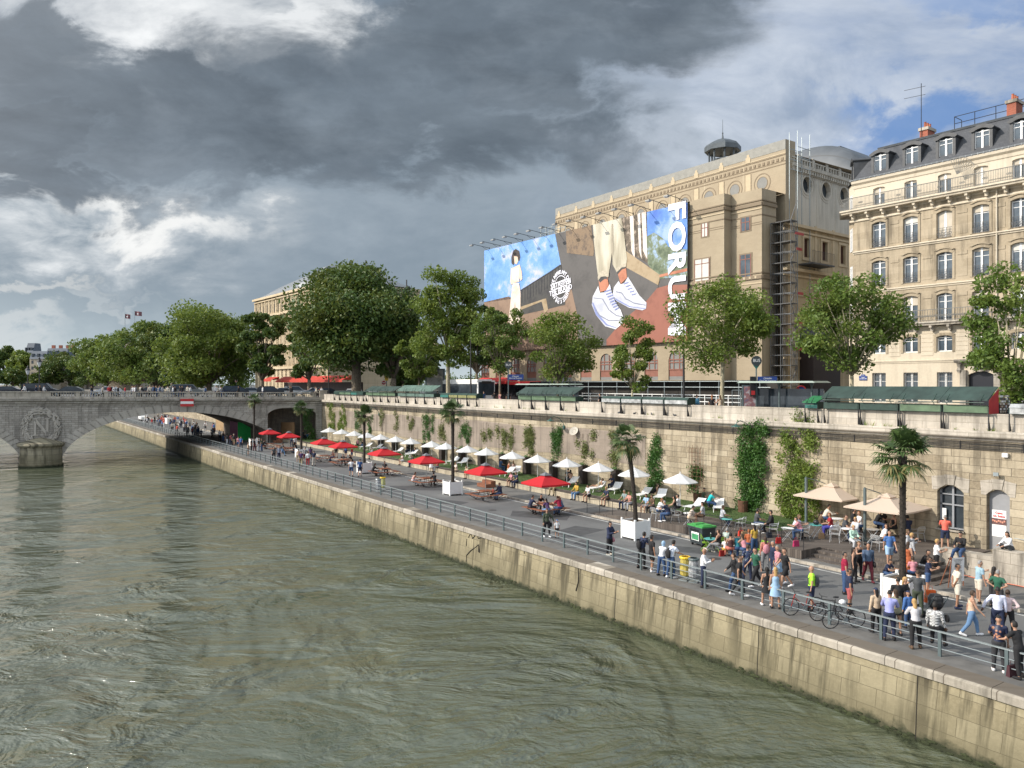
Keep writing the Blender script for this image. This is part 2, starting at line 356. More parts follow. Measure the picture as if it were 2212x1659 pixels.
# ---------- wall with real openings: plane y=0 looking to -y ----------
def wall_open(mb, x0, x1, z0, z1, ops, depth=.3, m=0, mr=None):
    mr = m if mr is None else mr
    cols={}
    for o in ops:
        o=tuple(o)+(0,)*(6-len(o)); cols.setdefault((round(o[0],3),round(o[1],3)),[]).append(o)
    x=x0
    def curve(o, u, top):
        r = o[4] if top else o[5]; w=(2*u-1)
        sgn = sqrt(max(0,1-w*w)) if r>=.45*(o[1]-o[0]) else (1-w*w)
        return (o[3]-r+r*sgn) if top else (o[2]+r-r*sgn)
    for (a,b) in sorted(cols):
        if a>x+1e-4: mb.quad((x,0,z0),(a,0,z0),(a,0,z1),(x,0,z1),m)
        os_=sorted(cols[(a,b)],key=lambda o:o[2]); n=10 if any(o[4] or o[5] for o in os_) else 1
        for i in range(n):
            u0,u1=i/n,(i+1)/n; xa,xb=a+(b-a)*u0,a+(b-a)*u1; za=zb=z0
            for o in os_:
                c0,c1=curve(o,u0,False),curve(o,u1,False)
                mb.quad((xa,0,za),(xb,0,zb),(xb,0,c1),(xa,0,c0),m)
                mb.quad((xa,0,c0),(xb,0,c1),(xb,depth,c1),(xa,depth,c0),mr)
                za,zb=curve(o,u0,True),curve(o,u1,True)
                mb.quad((xb,0,zb),(xa,0,za),(xa,depth,za),(xb,depth,zb),mr)
            mb.quad((xa,0,za),(xb,0,zb),(xb,0,z1),(xa,0,z1),m)
        for o in os_:
            lo,hi=curve(o,0,False),curve(o,0,True)
            if hi>lo+1e-3:
                mb.quad((a,0,lo),(a,depth,lo),(a,depth,hi),(a,0,hi),mr); mb.quad((b,depth,lo),(b,0,lo),(b,0,hi),(b,depth,hi),mr)
        x=b
    if x<x1-1e-4: mb.quad((x,0,z0),(x1,0,z0),(x1,0,z1),(x,0,z1),m)
    return mb
# ---------- water ----------
def water():
    k=NT('river_water'); o=k.obj(); b=k.b
    def dt(a,b):
        q=k.n('ShaderNodeVectorMath',operation='DOT_PRODUCT'); k.l(o,q.inputs[0]); q.inputs[1].default_value=(a,b,0); return q.outputs['Value']
    q=k.n('ShaderNodeCombineXYZ'); k.l(dt(CT*.62,-ST*.62),q.inputs[0]); k.l(dt(ST,CT),q.inputs[1]); v=q.outputs[0]
    warp=k.n('ShaderNodeTexNoise'); warp.inputs['Scale'].default_value=.075; warp.inputs['Detail'].default_value=2; k.l(o,warp.inputs['Vector'])
    ad=k.n('ShaderNodeVectorMath',operation='MULTIPLY_ADD'); k.l(warp.outputs['Color'],ad.inputs[0]); ad.inputs[1].default_value=(5,5,0); k.l(v,ad.inputs[2]); v=ad.outputs[0]
    n0=k.noise(v,.22,2,.5,1.0); n1=k.noise(v,.55,4,.60,.8); n2=k.noise(v,2.6,4,.6,.8)
    p1_=k.ramp(k.noise(o,.05,4,.55,1.5),[(.42,.15),(.60,1)]); p2_=k.ramp(k.noise(o,.09,3,.55,1.0),[(.38,.2),(.6,1)])
    h=k.math('ADD',k.math('MULTIPLY',n0,.7),k.math('ADD',k.math('MULTIPLY',k.math('MULTIPLY',n1,p1_),1.0),k.math('MULTIPLY',k.math('MULTIPLY',n2,p2_),.16)))
    bp=k.bump(h,1.0,1.0); k.l(bp,b.inputs['Normal'])
    c=k.ramp(k.noise(o,.03,3,.6,.8),[(.35,(.070,.083,.050)),(.65,(.094,.104,.066))])
    k.l(c,b.inputs['Base Color']); b.inputs['Roughness'].default_value=.06; b.inputs['IOR'].default_value=1.85
    return k.m
M_water=water()
tag(MB().quad((-400,-60,ZW),(46,-60,ZW),(46,760,ZW),(-400,760,ZW)).build('water',M_water),'murky green grey rippled river water','water',kind='structure')
# ---------- quay ----------
S0,S1=-14,262                  # near and far end of the promenade
def qlocal(): return (0,0,0)
def strip(name,x0,x1,z,m,label,s0=S0,s1=S1): 
    return tag(MB().quad((x0,s0,z),(x1,s0,z),(x1,s1,z),(x0,s1,z)).build(name,m),label,name,kind='structure')
strip('riverside_pavement',25.28,26.35,.004,M_pave,'narrow strip of worn pavement behind the quay coping')
strip('road',26.35,33.5,.0,M_asph,'grey asphalt promenade road beside the river')
mk=MB()
mk.quad((33.12,S0,.006),(33.24,S0,.006),(33.24,S1,.006),(33.12,S1,.006))
tag(mk.build('road_marking',mat('worn_road_paint',(.5,.5,.48),.8,.35,2)),'faded white line along the promenade kerb','road marking',kind='structure')
rp_=random.Random(14); pq=MB()  # dark quads: asphalt patches plus tree and parasol shade painted on the road
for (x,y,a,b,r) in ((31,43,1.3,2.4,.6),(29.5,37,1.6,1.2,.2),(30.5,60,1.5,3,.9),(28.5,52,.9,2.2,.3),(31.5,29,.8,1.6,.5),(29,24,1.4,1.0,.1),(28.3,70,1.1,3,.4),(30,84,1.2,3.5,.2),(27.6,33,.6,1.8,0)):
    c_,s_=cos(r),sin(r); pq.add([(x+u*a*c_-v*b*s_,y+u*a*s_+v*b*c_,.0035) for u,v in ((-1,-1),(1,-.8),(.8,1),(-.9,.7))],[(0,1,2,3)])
tag(pq.build('asphalt_patch_shadow',mat('asphalt_repair_and_shade',(.062,.063,.066),.9,.25,2)),'darker repair patches and painted tree and parasol shadows on the promenade asphalt','asphalt patch and painted shadow',kind='structure')
tag(MB().lathe([(0,.005),(.32,.005)],20,(29.4,46.5)).lathe([(0,.005),(.32,.005)],20,(30.8,27.2)).build('manhole_covers',mat('cast_iron_cover',(.05,.05,.05),.6,.3,20)),'round iron manhole covers in the road','manhole cover',kind='structure')
kb=MB(); 
for i in range(int((S1-S0)/1.02)):
    y=S0+i*1.02; kb.box(33.5,33.72,y,y+1.0,-.1,.13)
tag(kb.build('kerb',M_ledge),'pale granite kerb stones beside the promenade road','kerb',kind='structure')
tag(MB().quad((33.72,S0,.12),(42.2,S0,.12),(42.2,S1,.12),(33.72,S1,.12)).build('pavement',M_pave),'dark asphalt footway between kerb and wall','pavement',kind='structure')
# lower quay wall, local x along -s
qw=thing('quay_wall','long yellow ashlar river wall with pale coping and green algae at the waterline','wall',(24.6,S0,0),0)
w=MB(); w.quad((0.0,S1-S0,-.3),(0,0,-.3),(-.25,0,-4),(-.25,S1-S0,-4)); w.quad((0,0,-.3),(0,S1-S0,-.3),(2,S1-S0,-.3),(2,0,-.3)); w.quad((0,S1-S0,-.3),(-.25,S1-S0,-4),(20,S1-S0,-4),(20,S1-S0,-.3)); 
for v_ in (7.2,14.9,21,27.3,33.5,41.8,55,68,83,98,120):   # deep open joints and drain stains
    w.quad((-.01,v_+.03,-.3),(-.01,v_,-.3),(-.262,v_,-4),(-.262,v_+.03,-4),1)
w.build('ashlar_face',[M_quay,mat('joint_shadow',(.02,.017,.012),.9)],qw)
cp=MB(); rnd=random.Random(3); y=0
cpw=MB()
while y<S1-S0:
    l=rnd.uniform(1.25,1.75); q=cpw if rnd.random()<.12 else cp; j=rnd.uniform(-.012,.012)
    prof=[(-.12,-.32),(-.12,-.09),(-.085,-.025),(-.02,.0),(.68,.008),(.68,-.32)]
    n=len(prof); vs=[(p[0]+j,y,p[1]) for p in prof]+[(p[0]+j,y+l-.02,p[1]) for p in prof]
    q.add(vs,[(i,n+i,n+(i+1)%n,(i+1)%n) for i in range(n)]+[tuple(range(n)),tuple(range(2*n-1,n-1,-1))]); y+=l
cp.build('coping',M_cop,qw); cpw.build('new_coping_stones',M_parapet,qw)
cr=MB()
for pl_ in ([(95,1255),(92,1195),(130,1150),(170,1120),(200,1092),(206,1165)],[(98,1025),(122,982),(140,1032),(178,990),(195,1035),(230,1020)],[(86,1035),(84,1105)],[(212,1035),(214,1170)],[(630,1100),(640,1180)],[(1160,1270),(1168,1450),(1150,1540)]):
    pts=[]
    for x,y in pl_:
        X_,Y_=px('z7',x,y); a_=(X_-1106)/F; Z_=24.5/(a_*CT+ST); z_=H+(HY-Y_)/F*Z_; pts.append((-.012+(z_+.3)*.0676,Z_*(CT-a_*ST)-S0,z_))
    cr.path(pts,[.02+.02*((i*7)%3)/2 for i in range(len(pts))],4)
cr.build('crack',mat('joint_shadow',(.02,.017,.012),.9),qw)
mo=MB()
for i in range(2600):
    yy=rnd.uniform(0,120); zz=ZW+rnd.uniform(-.02,.32)*rnd.random(); r=rnd.uniform(.03,.08)
    mo.ell((-.15,yy,zz-.05),(r*.5,r*2.2,r*.7),5,3)
tag(mo.build('algae_fringe',mat('algae',(.025,.032,.01),.9,.5,3),qw),kind='stuff')
# railing
ra=thing('quay_railing','dark grey steel railing with horizontal bars along the quay edge','railing',(25.9,0,0))
pm=MB().box(-.035,.035,-.05,.05,0,.80).mesh('rail_post',M_metal)
sp=[29.53+2.03*k for k in range(-11,110)]
sp=[v for v in sp if v<236]
for v in sp[:99]: place('post',pm,ra,(0,v,0))
rest=MB()
for v in sp[99:]: rest.box(-.035,.035,v-.05,v+.05,0,.8)
if rest.v: tag(rest.build('post_row',M_metal,ra),kind='stuff')
MB().box(-.045,.045,sp[0],sp[-1],.80,.845).build('top_rail',M_railc,ra)
for z in (.53,.26): MB().cyl((0,sp[0],z),(0,sp[-1],z),.016,n=6).build('rail_bar',M_railc,ra)
# ---------- upper retaining wall (plane L=42, local x = S_a - s) ----------
def up(fx,x): return S(fx,x,42.0)
SA=150.0                      # local x = SA - s, rotated -90 deg
wx=lambda s: SA-s
swl,swr=up('z4',1525),up('z4',1735); sdl,sdr=up('z4',1915),up('z4',2100)
uw=thing('embankment_wall','tall weathered limestone retaining wall above the promenade','wall',(42.0,SA,0),-pi/2)
S_BR=116.5
w=MB(); wall_open(w, wx(S_BR), wx(-14), .1, 6.15, [(wx(swl),wx(swr),1.3,3.65,.35),(wx(sdl),wx(sdr),.55,3.66,.28)], .55)
w.build('ashlar_face',M_wall,uw)
w=MB()      # keystone blocks over both openings
for a,b,zt in ((wx(swl),wx(swr),3.65),(wx(sdl),wx(sdr),3.66)):
    c=(a+b)/2
    w.prism([(c-.2,zt+.02),(c+.2,zt+.02),(c+.3,zt+.55),(c-.3,zt+.55)],-.06,.05)
    w.prism([(a-.25,zt-.3),(a-.02,zt-.3),(c-.22,zt+.02),(c-.32,zt+.5),(a-.3,zt+.4)],-.025,.05)
    w.prism([(b+.25,zt-.3),(b+.3,zt+.4),(c+.32,zt+.5),(c+.22,zt+.02),(b+.02,zt-.3)],-.025,.05)
w.build('keystone',M_ledge,uw)
w=MB(); w.prism([(0,0),(1,0),(1,1),(0,1)],0,0) if 0 else None
def profile_run(prof, xa, xb, mtl, name, parent):   # prof (y,z) outline swept along x
    n=len(prof); vs=[(xa,p[0],p[1]) for p in prof]+[(xb,p[0],p[1]) for p in prof]
    q=MB().add(vs,[(i,(i+1)%n,n+(i+1)%n,n+i) for i in range(n)]+[tuple(range(n-1,-1,-1)),tuple(range(n,2*n))]); fm=q.mesh(name,mtl); fix_normals(fm)
    return place(name,fm,parent)
profile_run([(.5,6.12),(-.08,6.12),(-.12,6.2),(-.30,6.28),(-.34,6.34),(-.34,6.58),(-.28,6.62),(.5,6.62)],wx(S_BR),wx(-14),M_parapet,'cornice',uw)
profile_run([(.0,6.6),(0,7.42),(-.03,7.42),(-.03,7.5),(.45,7.5),(.45,6.6)],wx(S_BR),wx(-14),M_parapet,'parapet',uw)
cb=MB(); rnd=random.Random(5)
for j in range(6):
    pts=[(wx(S_BR)+i*1.5, -.05-.012*(j%2), 6.04-.075*j+rnd.uniform(-.012,.012)) for i in range(int((wx(-14)-wx(S_BR))/1.5))]
    cb.path(pts,.018,4)
for i in range(40): cb.box(wx(S_BR)+i*3,wx(S_BR)+i*3+.025,-.07,0,5.62,6.06)
cb.build('cable_run',M_black,uw)
# smoother rendered lining over the middle of the wall
M_rend=stone('brown_render',(.25,.205,.165),(.30,.25,.205),1.5,.55,.006,(.16,.13,.10),streak=.5,blotch=.7,bump=.25)
q=MB(); P=[]; x0_,x1_=wx(S('z2',640,42)),wx(S('z3',1290,42))
def zat(u): return 2.55+.25*sin(u*9)+.1*sin(u*31)
n=26
for i in range(n):
    u0,u1=i/n,(i+1)/n; xa,xb=x0_+(x1_-x0_)*u0,x0_+(x1_-x0_)*u1; q.quad((xa,-.03,zat(u0)),(xb,-.03,zat(u1)),(xb,-.03,5.05+.08*sin(u1*23)),(xa,-.03,5.05+.08*sin(u0*23))); q.quad((xa,-.03,5.05+.08*sin(u0*23)),(xb,-.03,5.05+.08*sin(u1*23)),(xb,.0,5.1+.08*sin(u1*23)),(xa,.0,5.1+.08*sin(u0*23)))
q.build('render_lining',M_rend,uw)
# window and door recesses
q=MB(); a,b=wx(swl),wx(swr); fr=mat('grey_window_paint',(.26,.27,.29),.5,.05)
q.box(a,a+.09,.3,.38,1.3,3.5); q.box(b-.09,b,.3,.38,1.3,3.5); q.box(a,b,.3,.38,1.3,1.38); q.box((a+b)/2-.05,(a+b)/2+.05,.29,.39,1.3,3.6); q.box(a,b,.3,.38,2.55,2.62)
q.box(a,b,.3,.38,3.1,3.16)
wf=q.build('window',fr,uw); MB().quad((a,.42,1.3),(b,.42,1.3),(b,.42,3.66),(a,.42,3.66)).build('pane',M_glass,wf)
MB().box(a-.05,b+.05,-.12,.3,1.22,1.3).build('counter_sill',M_ledge,wf)
MB().quad((a+.1,.29,1.75),(a+.33,.29,1.75),(a+.33,.29,2.35),(a+.1,.29,2.35)).build('menu_card',M_white,wf)
a,b=wx(sdl),wx(sdr); dr=MB().box(a,b,.32,.4,.5,3.7).build('door',mat('grey_door',(.27,.275,.29),.5,.06),uw)
MB().box(a+.12,a+.8,.30,.318,1.25,2.6).build('paper_panel',M_white,dr)
ps=MB(); 
for i in range(7): ps.ell((a+.18+i*.09,.285,2.06-.03*(i%3)),(.05,.015,.055),6,4)
ps.box(a+.12,a+.8,.294,.300,1.86,2.18,1); ps.build('poster_picture',[mat('poster_faces',(.55,.25,.18),.6),mat('poster_band',(.12,.06,.06),.6)],dr)
def textobj(name, s, size, m, parent, loc, rot=(pi/2,0,0), align='CENTER', ext=.002, sx=1.0, bold=0):
    cu=bpy.data.curves.new(name,'FONT'); cu.body=s; cu.size=size; cu.align_x=align; cu.align_y='CENTER'; cu.extrude=ext; cu.offset=bold; cu.resolution_u=3
    tmp=bpy.data.objects.new('t',cu); me=bpy.data.meshes.new_from_object(tmp); bpy.data.objects.remove(tmp); bpy.data.curves.remove(cu)
    me.materials.clear(); me.materials.append(m); o=place(name,me,parent,loc); o.rotation_euler=rot; o.scale=(sx,1,1); return o
M_redtxt=mat('red_lettering',(.55,.05,.06),.6,0); M_wtxt=mat('white_lettering',(.8,.8,.8),.6,0)
textobj('poster_writing','Cano\non Seine',.16,M_redtxt,dr,((a+.46),.28,2.38),bold=.004)
MB().path([(a+.75,.2,1.0),(a+.75,.1,1.35),(b+.9,-.1,1.35),(b+.9,-.1,.5)],.02).build('handrail',M_railc,uw)
# stone ledge beside the window
s_l=G('z9',1110,430,.9)[1]; 
lg=thing('stone_ledge','stepped weathered stone ledge below the serving window and door','ledge',(37.4,0,0))
s1_=S('zb',440,37.4); s2_=S('zb',1135,37.4); s3_=S('zb',1432,37.4)
q=MB().box(0,.55,s2_,19.2,.1,1.19).box(0,.55,s3_-14,s2_,.1,1.57).box(-.02,.0,s3_,19.2,.1,.62)
q.build('ledge_blocks',M_ledge,lg); 
MB().box(37.95,41.99,-14,19.2,.1,.5).build('raised_threshold',M_ledge).parent=None
tag(bpy.data.objects['raised_threshold'],'raised stone landing in front of the grey door','landing',kind='structure')
tag(MB().path([(37.2,4+i*.9,.16+.02*sin(i*2)) for i in range(17)],.025,5).build('orange_cable',mat('orange_cable',(.45,.09,.03),.5)),'orange cable lying along the foot of the stone ledge','cable')
# ---------- lawn, seat wall, deck ----------
LS0=28.3; LS1=S('zt',1150,40)+14
tag(MB().quad((37.2,LS0,.5),(42.0,LS0,.5),(42.0,LS1,.5),(37.2,LS1,.5)).build('lawn',M_grass),'green lawn terrace in front of the high wall','lawn',kind='structure')
sw=thing('seat_wall','low pale stone retaining wall edging the lawn, used as a bench','low wall',(36.8,LS0,0))
MB().box(0,.42,0,LS1-LS0,.1,.53).build('stone_face',stone('seat_stone',(.42,.36,.26),(.5,.44,.33),1.0,.4,.01,(.2,.17,.12)),sw)
q=MB()
for z in (.545,.60,.655): q.box(.0+(z-.545)*1.2,.36,0,LS1-LS0,z,z+.03)
q.build('timber_edging',M_deck,sw)
gr=MB(); rnd=random.Random(9)
for i in range(14000):
    y=LS0+ (LS1-LS0)*rnd.random()**1.6; x=rnd.uniform(37.25,41.95); h=rnd.uniform(.03,.09); a=rnd.random()*pi; r=.015
    gr.add([(x-r*cos(a),y-r*sin(a),.5),(x+r*cos(a),y+r*sin(a),.5),(x+rnd.uniform(-.03,.03),y+rnd.uniform(-.03,.03),.5+h)],[(0,1,2)])
tag(gr.build('grass',M_grass),'short grass blades over the lawn','grass',kind='stuff')
sc0=24.3; sr0,sr1=S('a',1271,33.9),S('a',1403,33.9)
dk=thing('terrace_deck','weathered dark wooden café terrace deck with vertical board front and steps','deck',(0,0,0))
q=MB(); q.box(33.9,37.0,sc0,sr1,.13,.56); q.slab([(37.0,sc0),(41.98,sc0),(41.98,LS0-.02),(37.0,LS0-.02)],.13,.558)
q.box(35.5,41.98,19.0,sc0-.002,.13,.559)
q.build('platform',M_deck,dk)
q=MB(); q.add([(33.9,sr1,.56),(36.2,sr1,.56),(36.2,sr0,.13),(33.9,sr0,.13),(33.9,sr1,.1),(36.2,sr1,.1),(36.2,sr0,.1),(33.9,sr0,.1)],[(0,1,2,3),(0,3,7,4),(1,5,6,2)]); q.build('ramp',M_deck,dk)
for i,z in enumerate((.42,.28,.14)):
    e=.4*(i+1); MB().slab([(35.5-e,19.0-e),(41.0,19.0-e),(41.0,19.0-e+.44),(35.5-e+.44,19.0-e+.44),(35.5-e+.44,sc0-.004),(35.5-e,sc0-.004)],.1,z+.02).build('step',M_deck,dk)
dr=thing('deck_railing','thin dark handrail with sparse posts along the terrace deck','railing',(33.95,0,0))
ys=[sr0+.2+i*(sc0-sr0-.3)/13 for i in range(14)]
def dz(y): return .56 if y<sr1 else .56-.43*(y-sr1)/(sr0-sr1)
for y in ys: MB().cyl((0,y,dz(y)),(0,y,dz(y)+.95),.018,n=6).build('post',M_black,dr)
MB().path([(0,y,dz(y)+.95) for y in ys]+[(.4,ys[-1]-.2,1.3)],.02,6).build('handrail',M_black,dr)
MB().path([(0,y,dz(y)+.5) for y in ys],.012,5).build('handrail',M_black,dr)
for ss in (22.6,21.0): MB().path([(35.7,ss,1.45),(35.3,ss,1.35),(34.3,ss,.95)],.018,5).cyl((35.6,ss,.55),(35.6,ss,1.44),.018,n=5).cyl((34.4,ss,.1),(34.4,ss,.98),.018,n=5).build('step_handrail',M_black,dr)
# ---------- bridge ----------
BX,BY=cam2w(-29.6,119.7); bd=(-.965,.261)
br=thing('stone_bridge','grey stone arch bridge with balustrade and carved wreath above its pier','bridge',(BX,BY,0),atan2(-bd[1],-bd[0]))
# local x runs to the right (towards the wall), so the face spans x=-85..0; local y goes away from the camera
cz=lambda x: .32*min(-x,60)/45
def arch_z(x):
    for c in (-20.43,-55.87):
        if abs(x-c)<15.45: return -2.6+7.5*sqrt(max(0,1-((x-c)/15.45)**2))
    return -4
q=MB(); vs=MB(); N=172; xs=[-86+i*.5 for i in range(N+1)]
xs=sorted(set(xs+[-8.2]))
def bot(x):
    if x>-8.2+1e-6:
        if -8.0<x<-.9: return 5.35-.9*((x+4.45)/3.6)**4
        return -4
    return arch_z(x)
DW=26; DX=-7.0
pts=sorted(set(xs+[-8.19,-8.01,-7.99,-.91,-.89]))
for a,b in zip(pts,pts[1:]):
    m=(a+b)/2; za,zb=bot(a+1e-4*(m>a)),bot(b-1e-4)
    q.quad((a,0,za),(b,0,zb),(b,0,5.75+cz(b)),(a,0,5.75+cz(a)))
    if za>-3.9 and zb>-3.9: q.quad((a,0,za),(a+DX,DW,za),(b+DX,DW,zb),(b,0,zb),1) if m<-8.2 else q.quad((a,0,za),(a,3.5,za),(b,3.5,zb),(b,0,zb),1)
for x in (-8.2,):
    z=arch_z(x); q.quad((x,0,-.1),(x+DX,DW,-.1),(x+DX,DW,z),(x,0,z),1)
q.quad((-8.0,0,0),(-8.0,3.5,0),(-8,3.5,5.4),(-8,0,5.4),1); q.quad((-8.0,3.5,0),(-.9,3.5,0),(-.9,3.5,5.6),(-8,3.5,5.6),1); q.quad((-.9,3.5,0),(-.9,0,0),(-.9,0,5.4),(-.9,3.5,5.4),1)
q.quad((-86,DW,-4),(-86,DW,7),(-86,0,7),(-86,0,-4)); 
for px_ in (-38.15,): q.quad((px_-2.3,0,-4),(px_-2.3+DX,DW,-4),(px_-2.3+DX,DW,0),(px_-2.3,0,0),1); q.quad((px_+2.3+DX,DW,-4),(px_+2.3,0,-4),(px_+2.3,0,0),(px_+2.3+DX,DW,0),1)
for a,b in zip(xs,xs[1:]):   # far face
    za,zb=arch_z(a),arch_z(b); q.quad((b+DX,DW,zb),(a+DX,DW,za),(a+DX,DW,7),(b+DX,DW,7))
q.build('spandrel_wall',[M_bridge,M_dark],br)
for c in (-20.43,-55.87):
    v=MB(); n=44
    for i in range(n):
        t0,t1=pi*i/n+.006,pi*(i+1)/n-.006; 
        r0=(15.45,7.5); r1=(15.45+1.25,7.5+1.12)
        P=[(c+r[0]*cos(t),-2.6+r[1]*sin(t)) for r,t in ((r0,t0),(r1,t0),(r1,t1),(r0,t1))]
        if min(p[0] for p in P)<-86 or max(p[0] for p in P)>-8.15: continue
        if c==-20.43 and P[0][0]<-33 and P[1][1]<-1: pass
        v.prism([(p[0],p[1]) for p in P],-.07,.02)
    fm=v.mesh('voussoir_ring',M_vouss); fix_normals(fm); place('voussoir_ring',fm,br)
v=MB(); v.prism([(-8.05,5.15)]+[(-8+7.15*i/12,5.42-.9*((-8+7.15*i/12+4.43)/3.6)**4) for i in range(13)]+[(-.85,5.75)]+[(-8.05,5.75)],-.05,.02); fm=v.mesh('arch_rim',M_vouss); fix_normals(fm); place('arch_rim',fm,br)
def run(prof, name, mt, x0=-86, x1=.3):
    vs_=[]; n=len(prof); X=[x0+(x1-x0)*i/12 for i in range(13)]; mb=MB()
    for x in X: vs_+=[(x,p[0],p[1]+cz(x)) for p in prof]
    fs=[(j*n+i,j*n+(i+1)%n,(j+1)*n+(i+1)%n,(j+1)*n+i) for j in range(12) for i in range(n)]+[tuple(range(n-1,-1,-1)),tuple(range(12*n,13*n))]
    mb.add(vs_,fs); fm=mb.mesh(name,mt); fix_normals(fm); return place(name,fm,br)
run([(.3,5.7),(-.1,5.7),(-.12,5.95),(-.3,6.05),(-.34,6.3),(-.6,6.45),(-.65,6.72),(.3,6.74)],'cornice',M_bridge)
run([(-.45,6.72),(-.45,7.0),(-.15,7.0),(-.15,6.72)],'balustrade_plinth',M_parapet)
run([(-.5,7.62),(-.5,7.74),(-.1,7.74),(-.1,7.62)],'balustrade_coping',M_parapet)
run([(-.1,6.6),(DW+.1,6.6),(DW+.1,6.98),(-.1,6.98)],'roadway_slab',M_asph)
run([(DW-.3,6.9),(DW-.3,7.7),(DW,7.7),(DW,6.9)],'far_parapet',M_parapet)
bal=[(.075,0),(.075,.05),(.05,.08),(.085,.2),(.075,.3),(.045,.42),(.045,.5),(.075,.55),(.075,.62)]
i=0; x=-.9
while x>-85:
    n=9 if i%1==0 else 9; solid = (-35>x>-43) and x-3.6>-45
    P=MB(); P.box(x-.55,x,-.42,-.18,0,.62)
    if -35.6>x>-42.5: P.box(x-3.6,x-.55,-.40,-.2,0,.62)
    else:
        for k in range(n): P.lathe(bal,6,(x-.55-.17-.335*k,-.3))
    P.build('balustrade_panel',M_parapet,br,loc=(0,0,7.0+cz(x-1.8))); x-=3.6; i+=1
P=MB(); P.box(-.35,.75,-.75,.45,6.6,7.98); P.box(-.45,.85,-.85,.55,7.98,8.06); P.build('end_pier',M_parapet,br)
# pier cutwater
pc=MB(); pc.lathe([(2.75,-4.2),(2.75,-2.0),(2.62,-1.95),(2.55,.35)],20,(-38.15,-.1),sy=.95,a0=pi,a1=2*pi)
pc.lathe([(2.55,.35),(2.8,.4),(2.95,.6),(2.9,.8),(2.7,.9),(1.6,1.25),(.1,1.6)],20,(-38.15,-.1),sy=.95,a0=pi,a1=2*pi); pc.build('pier_cutwater',M_pierst,br,smooth=False)
# laurel wreath with the letter N
wr=MB(); rnd=random.Random(4); cx_,cz_=-38.15,3.05
for i in range(300):
    t=2*pi*i/300+rnd.uniform(-.03,.03); rr=2.0+rnd.uniform(-.36,.36); p=Vector((cx_+rr*cos(t)*1.02,-.1-rnd.random()*.12,cz_+rr*sin(t)*1.12))
    ang=t+pi/2+rnd.uniform(-.7,.7) ; M=Matrix.Rotation(-ang,3,'Y')
    wr.ell(p,(.30,.07,.10),6,4,M=M)
for i in range(60): wr.ell((cx_+rnd.uniform(-1.6,1.6),-.1,cz_-2.5+rnd.uniform(-.3,.15)),(.28,.08,.1),6,4,M=Matrix.Rotation(rnd.uniform(-.6,.6),3,'Y'))
wr.build('laurel_wreath',M_vouss,br)
q=MB()
def bar(p0,p1,wd): 
    d=Vector((p1[0]-p0[0],0,p1[1]-p0[1])).normalized(); nrm=Vector((-d.z,0,d.x))*wd/2
    a=Vector((p0[0],0,p0[1])); b=Vector((p1[0],0,p1[1])); q.prism([((v.x),(v.z)) for v in (a-nrm,b-nrm,b+nrm,a+nrm)],-.16,.0)
bar((cx_-.75,cz_-1.1),(cx_-.75,cz_+1.1),.28); bar((cx_+.75,cz_-1.1),(cx_+.75,cz_+1.1),.28); bar((cx_-.8,cz_+1.1),(cx_+.8,cz_-1.1),.36)
for sx in (-.75,.75):
    for sz in (-1.15,1.15): q.box(cx_+sx-.32,cx_+sx+.32,-.17,0,cz_+sz-.08,cz_+sz+.08)
fm=q.mesh('letter_n',M_vouss); fix_normals(fm); place('letter_n',fm,br)
# far bank behind the bridge and street ground
strip_=MB().quad((42.2,-60,6.55),(900,-60,6.55),(900,3500,6.55),(42.2,3500,6.55)); tag(strip_.build('street',M_asph),'street level asphalt behind the parapet','street',kind='structure')
tag(MB().add([(42.2,430,5.5),(42.2,4500,5.5),(-900,4500,5.5),(-900,720,5.5),(-60,640,5.5)],[(0,1,2,3,4)]).quad((-60,640,-4),(42.2,430,-4),(42.2,430,5.5),(-60,640,5.5)).quad((-900,720,-4),(-60,640,-4),(-60,640,5.5),(-900,720,5.5)).build('far_bank',M_ledge),'far river bank beyond the bridge','bank',kind='structure')
tag(MB().quad((25.9,S1-.1,6.3),(42.3,S1-.1,6.3),(42.3,432,6.3),(30.9,432,6.3)).quad((25.9,S1-.1,-4),(42.3,S1-.1,-4),(42.3,S1-.1,6.3),(25.9,S1-.1,6.3)).build('far_quay',M_ledge),'raised quay ground beyond the promenade','quay',kind='structure')
far=thing('far_embankment_wall','distant river embankment wall beyond the bridge','wall',(42.1,S1,0),-pi/2)
q=MB(); q.quad((-.1,0,.1),(S1-(BY+4),0,.1),(S1-(BY+4),0,7.4),(-.1,0,7.4)); q.quad((-.1,0,7.4),(S1-BY-4,0,7.4),(S1-BY-4,.5,7.4),(-.1,.5,7.4)); q.build('ashlar_face',M_wall,far)
# ---------- buildings: facade line along the street, local x to the right, local y into the building ----------
P0c=(30.9,64.8); Dc=(-.609,.793); Nc=(.793,.609)
FW=cam2w(*P0c); FRZ=atan2(-.9979,.0653)
def fxz(x, n=0.0):
    a=(x-1106)/F; t=(a*(P0c[1]+n*Nc[1])-P0c[0]-n*Nc[0])/(Dc[0]-a*Dc[1]); return -t, P0c[1]+t*Dc[1]+n*Nc[1]
def fx(x,n=0.0): return fxz(x,n)[0]
def fz(x,y,n=0.0): return H+(HY-y)/F*fxz(x,n)[1]
SZ=6.55
def ring(mb, c, r0, r1, y0, y1, n=28, m=0, sz=1.0):
    for i in range(n):
        t0,t1=2*pi*i/n,2*pi*(i+1)/n
        P=[(c[0]+r*cos(t),c[1]+r*sin(t)*sz) for r,t in ((r0,t0),(r1,t0),(r1,t1),(r0,t1))]
        mb.prism(P,y0,y1,m,True)
def disc(mb, c, r, y, n=28, m=0, sz=1.0): mb.add([(c[0]+r*cos(2*pi*i/n),y,c[1]+r*sin(2*pi*i/n)*sz) for i in range(n)],[tuple(range(n))],m)
